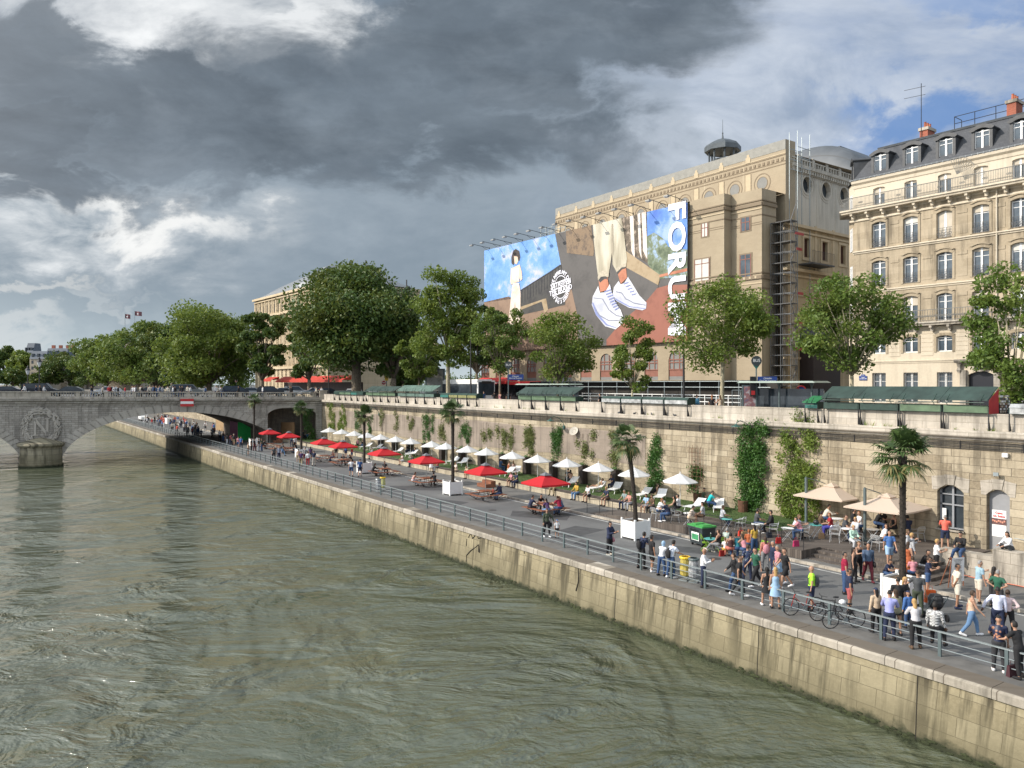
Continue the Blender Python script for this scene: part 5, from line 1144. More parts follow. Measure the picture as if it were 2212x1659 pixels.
def tree(label, L, s, z0, top, rx, cz0, lv, n, size, K=40, trunk=.2, fork=None, seed=1, group=None, lean=0, bark=None, name='plane_tree', shape=0, rc=None, squash=1.0):
    rng=np.random.default_rng(seed); t=thing(name,label,'tree',(L,s,z0),0,group)
    h=top-z0; cb=cz0-z0; cz_=(h+cb)/2; rz=(h-cb)/2; fork=fork or cb*.9; cl=[]
    while len(cl)<K:
        p=rng.uniform(-1,1,3); r=np.linalg.norm(p)
        if r>1 or r<.25: continue
        if shape==1:   # taller, narrowing upward
            if abs(p[0])>1-.45*(p[2]+1)/2 or abs(p[1])>1-.45*(p[2]+1)/2: continue
        q=np.array([p[0]*rx,p[1]*rx*squash,cz_+p[2]*rz]); 
        if shape==2 and q[2]<cb+.2*rz and abs(p[0])<.3: continue
        cl.append(q)
    cl=np.array(cl); rcl=(rc or rx*.29)*rng.uniform(.6,1.35,K); cl[:,2]+=rng.normal(size=K)*rz*.06; cl[:,0]+=lean*(cl[:,2]/h); n=int(n*1.55); size*=.92
    idx=rng.integers(0,K,n); dirs=rng.normal(size=(n,3)); dirs/=np.linalg.norm(dirs,axis=1)[:,None]; rad=rng.uniform(.1,1,n)**.55
    pts=cl[idx]+dirs*(rcl[idx]*rad)[:,None]*np.array([1.15,1.15,.8])
    fc=np.array([lean*fork/h*.5,0,fork]); mb=MB(); 
    mb.path([(0,0,-.1),(0.02,0,.4),(fc[0]*.5,.03,fork*.5),tuple(fc)],[trunk*1.35,trunk,trunk*.9,trunk*.8],8)
    nl=min(K,26)
    for i in range(nl):
        c=cl[i]; mid=fc*.45+c*.55; mid[2]=fc[2]*.35+c[2]*.65; st=fc*(1)+np.array([0,0,rng.uniform(-.1,.25)*rz])
        mb.path([tuple(fc),tuple(mid),tuple(c)],[trunk*.45,trunk*.25,trunk*.07],5)
    mb.build('trunk',bark or M_bark,t,smooth=True); place('crown',leaf_mesh('crown',pts,size,lv,rng),t); return t
def tr(label,p,L,topy,w,boty,lv,n,size,**kw):
    s=S('a',p,L); a=(p-1106)/F; Z=L/(a*CT+ST); z=lambda y:H+(HY-y)/F*Z
    return tree(label,L,s,kw.pop('z0',SZ),z(topy),w/F*Z/2,z(boty),lv,n,size,**kw)
tr('young plane tree with pale trunk in front of the theatre pavilion',1560,45.5,612,232,795,M_leaf,9500,.27,K=46,trunk=.17,fork=4.2,seed=3,bark=M_barkL,squash=.9,lean=.3)
tr('airy plane tree left of the cream apartment building',1842,45.5,604,205,800,M_leafY,7800,.26,K=44,trunk=.14,fork=3.0,seed=5,bark=M_barkL,shape=0,lean=-.6)
tr('plane tree cut by the right edge of the photo',2185,45.5,572,195,870,M_leafY,6500,.26,K=38,trunk=.14,seed=8,bark=M_barkL)
tr('slender young plane tree below the banner trainers',1366,45.5,682,100,845,M_leaf,4200,.27,K=26,trunk=.09,fork=2.0,seed=11,shape=1,bark=M_barkL)
tr('small spreading plane tree in front of the printed arches',1205,45.5,688,168,815,M_leaf,6000,.3,K=36,trunk=.15,seed=13)
tr('narrow plane tree at the left end of the banner',1080,45.5,655,115,800,M_leafY,5200,.32,K=32,trunk=.14,seed=17)
tr('tall open plane tree left of the banner',968,46,572,150,790,M_leaf,9500,.42,K=48,trunk=.28,fork=6.0,seed=19,shape=1,bark=M_barkL)
tr('low bushy tree between the tall open plane and the banner',1030,52,640,120,800,M_leafD,6000,.42,K=34,trunk=.2,seed=23)
tr('small tree under the left side of the tall open plane',905,47,712,90,815,M_leaf,5000,.42,K=28,trunk=.14,seed=27)
tr('huge dark plane tree in the middle, yellowing on its left side',770,46,582,262,800,M_leafD,30000,.62,K=95,trunk=.85,fork=7.5,seed=29,rc=3.2)
tr('second dark plane crown merging into the right of the huge tree',850,50,640,130,812,M_leafD,8000,.6,K=34,trunk=.5,seed=31)
tr('bushy plane tree at the left foot of the huge dark tree',668,47,672,90,815,M_leafD,7000,.65,K=30,trunk=.4,seed=37)
tr('round plane tree just left of the distant cream theatre',566,45,668,95,818,M_leafD,8000,.75,K=34,trunk=.5,seed=41,name='plane_tree')
tr('broad green plane tree beyond the bridge, the widest of its row',452,44,658,215,825,M_leaf,21000,.8,K=80,trunk=.7,seed=43)
tr('dark plane tree beyond the bridge, second from the widest',372,43,680,120,825,M_leafD,7500,.95,K=34,trunk=.5,seed=47)
tr('yellow-green plane tree beyond the bridge, in the middle of its row',300,40,696,155,832,M_leafY,9500,1.1,K=44,trunk=.5,seed=53)
tr('pale tree beyond the bridge above the far rooftops',232,38,728,135,832,M_leafY,7500,1.35,K=40,trunk=.5,seed=59)
tr('small weeping tree beyond the bridge, left of the pale tree',152,33,758,105,832,M_leafD,5500,1.3,K=30,trunk=.4,seed=61)
for i,(p,L,ty,w_,lv) in enumerate(((420,60,700,110,M_leafD),(505,58,690,110,M_leaf),(335,52,712,100,M_leafD),(270,46,725,90,M_leaf),(200,42,745,80,M_leafD),(640,62,720,110,M_leafD),(720,66,730,120,M_leafD),(880,62,700,120,M_leafD))):
    tr('shaded tree in the back row, '+('behind the widest green plane, left side','behind the widest green plane, right side','behind the yellow-green plane','left of the yellow-green plane','behind the far rooftop trees','before the cream theatre corner','behind the left foot of the huge tree','behind the right edge of the huge tree')[i],p,L,ty,w_,838,lv,5200,.9,seed=200+i,trunk=.4)
def ftree(label,p,Z,topy,w,boty,lv,n,size,seed):
    X=(p-1106)/F*Z; L,s=cam2w(X,Z); z=lambda y:H+(HY-y)/F*Z
    return tree(label,L,s,5.5,z(topy),w/F*Z/2,z(boty),lv,n,size,K=30,trunk=.6,seed=seed)
ftree('dark tree on the far bank at the left edge of the photo',14,520,752,64,812,M_leafD,5200,2.2,67)
ftree('bright tree on the far bank below the palace roof',62,480,762,76,815,M_leaf,5200,2.0,71)
ftree('grey-green willow on the far bank behind the bridge lamps',104,420,788,70,830,M_leafD,4500,1.6,73)
ftree('low tree on the far bank between the willow and the pale tree',128,560,768,70,815,M_leafY,4500,2.2,79)
ftree('distant low tree beside the far stone wall',28,430,800,60,830,M_leafD,3500,1.5,83)
ftree('distant pale tree under the far apartment blocks',190,460,770,70,818,M_leaf,4500,1.9,89)
# distant tree line closing the horizon
rng=np.random.default_rng(5); pts=[]
for i in range(160):
    L=rng.uniform(-150,900); s=rng.uniform(760,1000); c=np.array([L,s,5.5+rng.uniform(4,12)]); pts.append(c+rng.normal(size=(70,3))*np.array([7,7,3.2]))
tag(place('far_woodland',leaf_mesh('far_woodland',np.concatenate(pts),3.4,M_leafD,rng),None),'distant hazy line of trees along the horizon','woodland',kind='stuff')
# ---------- palms in white planters ----------
def palm_crown(seed, R=1.0, n=44, droop=.0):
    rnd=random.Random(seed); q=MB()
    for i in range(n):
        az=rnd.uniform(0,2*pi); el=radians(rnd.choice([78,60,42,25,5,-20,-40])+rnd.uniform(-10,10))-droop; ln=R*rnd.uniform(.45,.62)
        d=Vector((cos(az)*cos(el),sin(az)*cos(el),sin(el))); side=Vector((-sin(az),cos(az),0)); upv=d.cross(side)*-1
        hub=d*ln; q.cyl((0,0,0),hub,.012,.008,3,caps=False)
        nb=17
        for k in range(nb):
            t=radians(-112+224*k/(nb-1)); bl=R*rnd.uniform(.42,.56)*(1-.15*abs(t)); bd=(d*cos(t)+side*sin(t)).normalized()
            w=R*.030; sd_=bd.cross(upv).normalized()*w; mid=hub+bd*bl*.55; tip=hub+bd*bl+Vector((0,0,-bl*(.22+rnd.random()*.25)))
            mt=1 if (el<-.3 and rnd.random()<.5) else 0
            q.add([hub,mid+sd_,tip,mid-sd_],[(0,1,2,3)],mt)
    return q.mesh('frond_crown',[M_palm,mat('dry_frond',(.16,.14,.05),.8,.2,2)])
pcm=[palm_crown(2,1.28),palm_crown(3,1.2,36,.35),palm_crown(4,1.25)]
def planter(label, L, s, group='white palm planters'):
    t=thing('planter',label,'planter',(L,s,0),0,group); a=.56
    q=MB()
    for sx in (-1,1): q.box(sx*a-.02,sx*a+.02,-a+.05,a-.05,.1,1.08); q.box(-a+.05,a-.05,sx*a-.02,sx*a+.02,.1,1.08)
    q.build('side_panel',M_white,t)
    for sx in (-1,1):
        for sy in (-1,1): MB().box(sx*a-.05,sx*a+.05,sy*a-.05,sy*a+.05,.0,1.2).build('corner_post',M_white,t)
    MB().box(-a+.02,a-.02,-a+.02,a-.02,.9,1.0).build('soil',mat('planter_soil',(.10,.07,.045),.95,.3,6),t); return t
def palm(label, p, h, mi, lean=(0,0), L=30.9, sc_=1.0, dead=True):
    s=S('a',p,L); t=thing('palm_tree',label,'palm tree',(L,s,1.0),0); rnd=random.Random(int(p)); hh=h-1.0
    pts=[(lean[0]*(k/8)**1.5,lean[1]*(k/8)**1.5,hh*k/8) for k in range(9)]; q=MB(); q.path(pts,[.15,.13,.12,.12,.12,.125,.13,.15,.17],9)
    for k in range(int(hh/.035)):
        u=k*.035/hh; j=min(7,int(u*8)); f=u*8-j; c=Vector(pts[j])*(1-f)+Vector(pts[j+1])*f; az=k*2.4; r=.125+.03*u
        q.add([c+Vector((r*cos(az-.25),r*sin(az-.25),0)),c+Vector((r*cos(az+.25),r*sin(az+.25),0)),c+Vector(((r+.06)*cos(az),(r+.06)*sin(az),.07))],[(0,1,2)])
    q.build('trunk',M_palmt,t); c=place('frond_crown',pcm[mi],t,(lean[0],lean[1],hh),random.Random(p).uniform(0,6)); c.scale=(sc_,)*3
    planter('white cubic planter holding the '+label.split(' ',1)[1] if 0 else 'white square planter holding the '+label.split(' ')[0]+' '+' '.join(label.split(' ')[1:9]),L,s); return t
palm('largest fan palm in front of the café terrace',1950,6.05,0,sc_=1.08)
palm('leaning fan palm beside the deck railing',1373,5.75,1,(-.32,.35),L=31.0)
palm('tall straight fan palm in the middle of the promenade',978,6.75,2,sc_=1.0)
palm('fan palm among the red parasols, left of the tall straight one',787,5.9,0,sc_=.95)
palm('slender fan palm against the dark vault',651,6.1,2,sc_=.9)
palm('fan palm in front of the green container and bridge arch',549,6.7,1,sc_=1.05)
# ---------- climbing plants on the wall ----------
def WS(f,x,y,L=41.85):
    x,y=px(f,x,y); a=(x-1106)/F; Z=L/(a*CT+ST); return Z*(CT-a*ST), H+(HY-y)/F*Z
def vine(label, f, x0, x1, y0, y1, n, m, size=.13, thick=.18, taper=.3, seed=0, name='climbing_plant', grp=None, spill=0):
    rng=np.random.default_rng(seed+abs(int(x0))); sa,zt=WS(f,(x0+x1)/2,y0); _,zb=WS(f,(x0+x1)/2,y1); s1_,_=WS(f,x0,y0); s0_,_=WS(f,x1,y0)
    w=(s1_-s0_)/2; sc_=(s0_+s1_)/2; K=max(6,int(n/90)); cl=np.stack([-rng.uniform(.02,1,K)*thick, sc_+rng.uniform(-1,1,K)*w, rng.uniform(0,1,K)],1)
    cl[:,1]=sc_+(cl[:,1]-sc_)*(1-taper*(1-cl[:,2])); cl[:,2]=zb+(zt-zb)*cl[:,2]
    idx=rng.integers(0,K,n); r=min(.42,w*.55+.1); pts=cl[idx]+rng.normal(size=(n,3))*np.array([.06,r*.5,r*.6]); pts[:,0]=42-np.abs(pts[:,0])-.04-rng.random(n)*.06
    t=thing(name,label,'climber',(41.95,sc_,zb),0,grp); pts-=np.array([41.95,sc_,zb])
    st=MB(); 
    for k in range(4): y=(rng.random()-.5)*w; st.path([(0,y*.5,0),(-.03,y,(zt-zb)*.4),(-.03,y*1.5,(zt-zb)*.75),(-.02,y*1.2,(zt-zb))],.012,4)
    st.build('stems',M_bark,t); place('foliage',leaf_mesh('foliage',pts,size,m,rng,.1),t); return t
vine('massive dense dark green ivy column on the wall','z4',-40,175,740,1420,9000,M_ivy,.15,.45,.15,1)
vine('tall yellow-green vine beside the beige parasol','z4',300,560,800,1480,6500,M_vine,.16,.4,-.1,2)
vine('sparse vine creeping over the parapet above the yellow-green vine','z4',400,540,640,800,500,M_vine,.13,.15,.2,3)
for i,(f,x0,x1,y0,y1,n,m,lab) in enumerate([
 ('z3',1310,1430,860,1240,2600,M_ivy,'long bright ivy column behind the leaning palm'),
 ('z3',1640,1740,1060,1280,900,M_ivy,'small bush climbing a rusty trellis'),
 ('z3',545,620,790,1010,1700,M_ivy,'narrow dense ivy strip between two white parasols'),
 ('z3',730,880,820,1010,800,M_dry,'thin hanging creeper below the satellite dish'),
 ('z3',990,1110,830,1060,900,M_dry,'sparse creeper just left of the leaning palm crown'),
 ('z3',110,275,760,930,1300,M_dry,'wide pale creeper on the concrete lined wall'),
 ('z3',330,400,780,980,900,M_dry,'pale narrow creeper right of the wide pale one'),
 ('z2',580,720,790,1010,3400,M_vine,'bright green vine nearest the bridge on the sunlit wall'),
 ('z2',705,745,830,1000,700,M_vine,'slim vine right of the bright green vine'),
 ('z2',800,860,860,1060,1300,M_ivy,'dark ivy strip behind the fourth palm'),
 ('z2',900,935,880,1010,600,M_ivy,'short ivy strip right of the fourth palm'),
 ('z2',990,1030,830,1000,420,M_dry,'wispy creeper under the swan neck wall lamp'),
 ('z2',1105,1145,830,1000,380,M_dry,'wispy creeper between two bare wall stretches'),
 ('z2',1205,1265,880,1010,480,M_dry,'short wispy creeper above the seventh white parasol'),
 ('z2',1335,1420,890,1060,1500,M_ivy,'dense dark ivy above the black planter left of the tall palm'),
 ('z2',1455,1540,910,1050,800,M_dry,'olive creeper partly behind the tall straight palm'),
 ('z2',1620,1720,940,1100,1200,M_ivy,'dark creeper right of the tall straight palm'),
 ('z2',1790,1880,930,1080,500,M_dry,'thin creeper above the eleventh white parasol'),
 ('z2',2140,2200,970,1180,900,M_dry,'creeper dropping to a black planter at the middle of the wall')]):
    vine(lab+', '+('leafy' if n>1000 else 'see-through'),f,x0,x1,y0,y1,n,m,.15,.14,.25,i+20)
def ivy_vault():
    rng=np.random.default_rng(77); s0,z0=BX,BY
    t=thing('climbing_plant','dark ivy hanging inside the shadowed vault beside the bridge','climber',(BX,BY,0),atan2(-bd[1],-bd[0])); pts=np.stack([rng.normal(-2.0,.35,1500),rng.normal(-.25,.1,1500),rng.uniform(.5,5.2,1500)],1); pts[:,0]+=.5*np.sin(pts[:,2]*1.3); place('foliage',leaf_mesh('foliage',pts,.2,M_ivy,rng,.1),t)
ivy_vault()
wd=MB(); rnd=random.Random(8)      # tufts on the cornice
for i in range(60):
    s=rnd.uniform(18,100); h=rnd.uniform(.1,.35)
    for k in range(7): wd.add([(41.9,s+k*.02,6.6),(41.9,s+k*.02+.03,6.6),(41.85+rnd.uniform(-.15,.1),s+rnd.uniform(-.2,.2),6.6+h)],[(0,1,2)])
tag(wd.build('weed_tufts',M_vine),'little weed tufts rooted in the cornice','weeds',kind='stuff')
# trellis and satellite dish, wall lamps
s0_,z1_=WS('z3',1700,905); _,z0_=WS('z3',1700,1280); tl=thing('trellis','rusty steel trellis standing against the wall','trellis',(41.6,s0_,0)); q=MB(); rust=mat('rusty_steel',(.12,.055,.03),.8,.3,4)
for y in (-.55,-.2,.2,.55): q.cyl((0,y,z0_),(0,y,z1_-abs(y)*.2),.016,n=4); q.cyl((.25,y,z0_),(.25,y,z1_-.3),.016,n=4)
for k in range(12): z=z0_+(z1_-z0_)*k/12; q.cyl((0,-.55,z),(0,.55,z),.012,n=4)
q.build('rusty_frame',rust,tl)
s0_,z0_=WS('z3',735,800); dsh=thing('satellite_dish','pale grey satellite dish fixed to the wall under the cables','satellite dish',(41.7,s0_,z0_)); q=MB(); q.lathe([(.0,-.02),(.2,.0),(.42,.08)],14); o=q.build('dish',M_side,dsh,smooth=True); o.rotation_euler=(0,-1.0,.4); MB().cyl((0,0,0),(.3,0,-.1),.02,n=5).build('bracket',M_railc,dsh)
def wall_lamp(label,f,x,y):
    s,z=WS(f,x,y); t=thing('wall_lamp',label,'wall lamp',(41.95,s,z),0,'swan neck lamps on the embankment wall'); gm_=mat('lamp_green',(.03,.09,.075),.45,.1)
    MB().path([(0,0,-.3),(-.1,0,.1),(-.5,.1,.55),(-1.0,.2,.72),(-1.3,.25,.6),(-1.35,.25,.45)],.03,6).box(-.08,0,-.1,.1,-.45,-.1).build('bracket',gm_,t)
    MB().lathe([(.05,.5),(.12,.44),(.32,.36),(.34,.32),(.0,.33)],12,(-1.35,.25)).build('lamp_shade',gm_,t)
wall_lamp('green swan neck wall lamp near the bridge end','z2',985,850); wall_lamp('green swan neck wall lamp in the middle of the wall','z3',640,745); wall_lamp('green wall lamp at the top of the dense ivy column','z3',2130,800)
s0_,z0_=WS('z4',2060,990); b_=thing('alarm_box','small white box fixed high on the wall above the door','box',(41.95,s0_,z0_)); MB().box(-.12,0,-.13,.13,-.1,.1).build('casing',M_white,b_)
s0_,z0_=WS('z4',2003,1150); b_=thing('floodlight','small grey floodlight fixed above the grey door','floodlight',(41.95,s0_,z0_)); MB().box(-.3,-.22,-.12,.12,-.02,.16).build('lamp_head',M_railc,b_); MB().cyl((0,-.1,-.1),(-.25,-.1,-.05),.012,n=4).cyl((0,.1,-.1),(-.25,.1,-.05),.012,n=4).build('bracket',M_black,b_)
# ---------- bookseller boxes on the parapet ----------
M_bg=mat('bookseller_green',(.014,.042,.032),.5,.25,3); M_bg2=mat('light_green_panel',(.09,.15,.085),.6,.3,2); M_bg3=mat('pale_green_roof',(.09,.15,.125),.6,.3,2); M_olive=mat('olive_panel',(.20,.20,.08),.7,.3,3); M_teal=mat('teal_panel',(.02,.13,.11),.6,.2,3); M_galv=mat('weathered_metal_panel',(.36,.37,.37),.5,.45,3,metal=.2); M_bgr=mat('green_roof_felt',(.028,.052,.045),.7,.3,1.5)
GRP='bookseller boxes along the embankment parapet'
def stall(label, xa, xb, fr, opened, fronts, roof, n, lift=1.0, end=None):
    sa,sb=S(fr,xa,42.1),S(fr,xb,42.1); w=(sa-sb)/n; t=thing('bookseller_box',label,'bookstall',(42.0,sb,7.5),0,GRP)
    for i in range(n):
        y0,y1=i*w+.04,(i+1)*w-.04; fm=fronts[(n-1-i)%len(fronts)]
        q=MB(); q.box(-.28,.55,y0,y1,.02,.42 if opened else .34); b=q.build('box_body',M_bg,t); MB().box(-.30,-.282,y0+.05,y1-.05,.04,.40 if opened else .32).build('river_panel',fm,b)
        if opened:
            zl,zh=.66*lift,1.33*lift; q=MB(); q.add([(-.50,y0-.03,zl),(-.50,y1+.03,zl),(.62,y1+.03,zh),(.62,y0-.03,zh),(-.50,y0-.03,zl+.05),(-.50,y1+.03,zl+.05),(.62,y1+.03,zh+.05),(.62,y0-.03,zh+.05)],[(0,3,2,1),(4,5,6,7),(0,1,5,4),(1,2,6,5),(2,3,7,6),(3,0,4,7)])
            q.build('raised_lid',roof,t)
            q=MB()
            for yy in (y0+.3,y1-.3): q.cyl((-.40,yy,.42),(-.36,yy+.25,zl+.12),.018,n=4); q.cyl((-.55,yy,zl-.05),(-.42,yy-.14,zl+.34),.02,n=5)
            q.cyl((-.55,y0+.1,zl-.1),(-.55,y1-.1,zl-.1),.03,n=5); q.build('lid_prop',M_bg,t)
        else:
            q=MB(); q.add([(-.30,y0,.34),(-.30,y1,.34),(.57,y1,.34),(.57,y0,.34),(-.1,y0,.52),(-.1,y1,.52),(.57,y1,.52),(.57,y0,.52)],[(0,1,5,4),(4,5,6,7),(0,4,7,3),(1,2,6,5),(2,3,7,6)]); q.build('closed_lid',roof,t)
        q=MB(); 
        for yy in (y0+.02,y1-.02): q.box(-.30,-.25,yy-.025,yy+.025,-.85,.05); q.add([(-.25,yy,-.85),(-.02,yy,-.85),(-.25,yy,-.2)],[(0,1,2)])
        q.build('bracket',M_black,t)
    if end:
        MB().add([(-.45,-.03,0),(.6,-.03,0),(.6,-.03,1.3*lift),(-.45,-.03,.68*lift)],[(0,1,2,3)]).build('red_side_cloth',mat('red_cloth',(.40,.02,.02),.7,.2,2),t)
        q=MB(); rnd=random.Random(6)
        for i in range(9):
            for k in range(7): q.box(.66+i*.11,.74+i*.11,-.1,-.06,.05+k*.13,.15+k*.13,rnd.randint(0,3))
        q.build('postcard_rack',[mat('card_cream',(.5,.45,.36),.7,0),mat('card_dark',(.08,.08,.09),.7,0),mat('card_brown',(.22,.13,.08),.7,0),mat('card_white',(.7,.7,.68),.7,0)],t)
    return t
stall('long open green bookseller stall with four raised lids and a red cloth end',1786,2146,'a',True,[M_bg,M_bg,M_bg2,M_bg2],M_bgr,4,end=1)
stall('bookseller box at the right edge of the photo',2185,2225,'a',False,[M_galv],M_galv,1)
stall('small bright green closed bookseller box beside the bus shelter',1745,1776,'a',True,[M_teal],mat('bright_green_paint',(.02,.16,.06),.5,.2),1,lift=.55)
stall('closed grey metal fronted bookseller boxes in the middle of the parapet',1306,1494,'a',False,[M_galv],M_bg,4)
stall('open bookseller stall with dark green lids behind black brackets',1126,1252,'a',True,[M_bg2],M_bgr,4,lift=.9)
stall('closed bookseller boxes with olive and teal panels',957,1036,'a',False,[M_teal,M_olive,M_olive,M_olive],M_bg,4)
stall('open bookseller stall with pale green lids',865,944,'a',True,[M_bg3],M_bg3,4)
stall('half open bookseller stall with dull green lids left of the pale one',796,860,'a',True,[M_bg2],M_bgr,4,lift=.9)
stall('closed bookseller boxes nearest the bridge',726,790,'a',False,[M_bg,M_bg2,M_bg2,M_teal],M_bg,5)
# ---------- street furniture ----------
def street(p, L): return S('a',p,L)
def lamp_post(label,p,L,h,grp=None,arm=True):
    t=thing('street_lamp',label,'street lamp',(L,S('a',p,L),SZ),0,grp); MB().path([(0,0,0),(0,0,h*.5),(0,0,h)],[.11,.08,.05],8).lathe([(.16,0),(.16,.6),(.1,.8)],8).build('pole',M_black,t)
    if arm: MB().path([(0,0,h),(-.4,0,h+.5),(-1.2,0,h+.6)],.035,5).build('arm',M_black,t); MB().ell((-1.4,0,h+.55),(.35,.15,.1),8,5).build('lamp_head',M_metal,t)
    return t
lamp_post('dark street lamp pole beside the tree under the word FORUM',1477,44.3,7.2); lamp_post('dark street lamp pole left of the red awning',1017,44.3,8.5); lamp_post('dark street lamp pole in front of the huge dark tree',710,44.3,9.0)
def road_sign(label,p,L,z,kind):
    t=thing('road_sign',label,'sign',(L,S('a',p,L),SZ),-TH); MB().cyl((0,.03,0),(0,.03,z),.035,n=6).build('pole',M_railc,t)
    q=MB(); disc(q,(0,z),.38,-.01,20,0); disc(q,(0,z),.32,-.02,20,1)
    if kind=='noentry': q.quad((-.22,-.03,z-.06),(.22,-.03,z-.06),(.22,-.03,z+.06),(-.22,-.03,z+.06),0)
    else: ring(q,(0,z),.30,.38,-.04,-.03,18,2); q.prism([(-.24,z+.19),(-.19,z+.24),(.24,z-.19),(.19,z-.24)],-.04,-.03,2)
    q.build('sign_plate',[M_wtxt,mat('sign_red',(.5,.03,.03),.5,0) if kind=='noentry' else M_blueen,mat('sign_red',(.5,.03,.03),.5,0)],t)
road_sign('round blue and red no parking sign in front of the bus shelter',1730,46.5,2.0,'park')
road_sign('small red no entry sign between the huge tree and the bookstalls',829,52,2.7,'noentry'); road_sign('red no entry sign beyond the left part of the bridge',510,58,3.4,'noentry')
def shelter(label,pa,pb,L,h=2.55):
    sa,sb=S('a',pa,L),S('a',pb,L); t=thing('bus_shelter',label,'bus shelter',(L,sb,SZ)); w=sa-sb
    MB().add([(-.8,-.2,h),(1.0,-.2,h),(1.0,w+.2,h),(-.8,w+.2,h),(-.7,0,h+.12),(.9,0,h+.12),(.9,w,h+.12),(-.7,w,h+.12)],[(3,2,1,0),(4,5,6,7),(0,1,5,4),(1,2,6,5),(2,3,7,6),(3,0,4,7)]).build('roof',mat('pale_green_shelter',(.30,.36,.32),.4,.1),t)
    for y in (w*.12,w*.55,w*.95): MB().lathe([(.07,0),(.06,h-.3),(.16,h)],8,(.2,y)).build('post',M_metal,t)
    MB().box(.6,.64,.1,w-.1,.4,h-.4).build('rear_glass',M_glass,t); MB().box(.15,.5,w*.2,w*.85,.45,.5).build('bench',M_metal,t)
    return t
sh=shelter('bus shelter with thin pale green roof and advert panel behind the parapet',1612,1770,44.8)
q=thing('advert_panel','backlit advert panel with blurred red and blue picture at the bus shelter end','advert panel',(44.3,S('a',1620,44.3),SZ),-TH)
MB().box(-.55,.55,-.06,.06,.3,2.4).build('frame',M_metal,q); MB().quad((-.45,-.07,.45),(.45,-.07,.45),(.45,-.07,2.3),(-.45,-.07,2.3)).build('poster',noisy('advert_picture',(.10,.16,.28),(.35,.15,.14),2.0,(.6,.62,.65)),q)
for i,(p,c,cn) in enumerate(((1701,M_blueen,'blue'),(1726,M_redtxt,'red'))):
    t=thing('notice_board','small white notice with '+cn+' symbols on the construction fence','sign',(47.6,S('a',p,47.6),SZ+1.25),-TH); MB().box(-.45,.45,-.03,.0,-.3,.3).build('board',M_wtxt,t)
    q=MB(); disc(q,(-.2,0),.14,-.04,12); disc(q,(.2,0),.14,-.04,12); q.build('symbols',c,t)
shelter('second bus shelter below the young plane tree, farther left',1128,1240,45.5,2.4)
bp_=thing('bus_stop_pole','tall bus stop pole with round BUS sign and blue stop name plate','sign',(44.5,S('z4',92,44.5),SZ),-TH)
MB().cyl((0,0,0),(0,0,3.9),.05,n=8).build('pole',M_metal,bp_); q=MB(); q.lathe([(0,0),(.36,0),(.36,.08),(0,.08)],18); d=q.build('round_sign',mat('dark_sign',(.04,.05,.055),.4,0),bp_); d.rotation_euler=(pi/2,0,0); d.location=(0,0,4.1)
textobj('sign_writing','BUS',.3,M_wtxt,bp_,(0,-.09,4.12)); MB().prism([(-.25,3.85),(.25,3.85),(.0,3.5)],-.06,.02).build('teal_tip',M_teal,bp_)
MB().box(.1,1.45,-.05,.05,2.55,3.0).build('name_plate',M_blueen,bp_); textobj('plate_writing','Châtelet\nQuai de Gesvres',.17,M_wtxt,bp_,(.78,-.06,2.78)); MB().box(-.42,-.08,-.1,.1,1.6,3.0).build('line_panel',M_black,bp_); MB().box(-.38,-.12,-.11,-.1,1.7,2.0).build('line_number',mat('sign_red',(.5,.03,.03),.5,0),bp_)
t=thing('bus_stop_pole','bus stop with blue plate and white mast beside the bright red awning','sign',(45,S('z3',205,45),SZ),-TH); MB().cyl((0,0,0),(0,0,4.2),.06,n=8).build('pole',M_metal,t); MB().box(-.1,1.6,-.05,.05,2.9,3.5).build('name_plate',M_blueen,t); textobj('plate_writing','Châtelet\nQuai de Gesvres',.2,M_wtxt,t,(.75,-.06,3.2)); q=MB(); q.lathe([(0,0),(.4,0),(.4,.08),(0,.08)],16); d=q.build('round_sign',mat('dark_sign',(.04,.05,.055),.4,0),t); d.rotation_euler=(pi/2,0,0); d.location=(0,0,4.5); textobj('sign_writing','BUS',.32,M_wtxt,t,(0,-.09,4.5))
# construction fence
fe=thing('construction_fence','white and grey metal construction barriers in front of the wrapped theatre','fence',(0,0,0)); y1_=S('a',1258,49); y0_=S('a',1600,49); y00=S('a',1780,48.0)
q=MB()
for z in (.45,1.0,1.55): q.cyl((49,y0_,SZ+z),(49,y1_,SZ+z),.045,n=4)
n_=16
for i in range(n_+1): y=y0_+(y1_-y0_)*i/n_; q.cyl((49,y,SZ),(49,y,SZ+1.6),.04,n=4)
q.build('white_barrier_rails',M_white,fe)
q=MB()
for i in range(11): y=y00+(y0_-y00)*i/10; q.cyl((48,y,SZ),(48,y,SZ+2.0),.03,n=4)
for z in (.15,1.0,2.0): q.cyl((48,y00,SZ+z),(48,y0_,SZ+z),.025,n=4)
for i in range(60): y=y00+(y0_-y00)*i/60; q.cyl((48,y,SZ+.15),(48,y,SZ+2.0),.006,n=3)
q.build('mesh_panels',M_railc,fe)
t=thing('advert_column','framed street advert panel standing under the tall open plane tree','advert panel',(50,S('a',940,50),SZ),-TH); MB().box(-1.35,1.35,-.2,.2,1.2,4.6).box(-.2,.2,-.15,.15,0,1.2).build('frame',M_metal,t); MB().quad((-1.1,-.22,1.5),(1.1,-.22,1.5),(1.1,-.22,4.4),(-1.1,-.22,4.4)).build('poster',noisy('street_poster',(.12,.12,.10),(.28,.28,.26),1.2),t)
t=thing('traffic_light','yellow lit crossing signal beside the huge dark tree','traffic light',(50,S('a',835,50),SZ),-TH); MB().cyl((0,0,0),(0,0,3.2),.07,n=6).build('pole',M_metal,t); MB().box(-.25,.25,-.2,.2,3.0,4.4).build('signal_head',mat('signal_yellow',(.65,.42,.03),.5,.1),t)
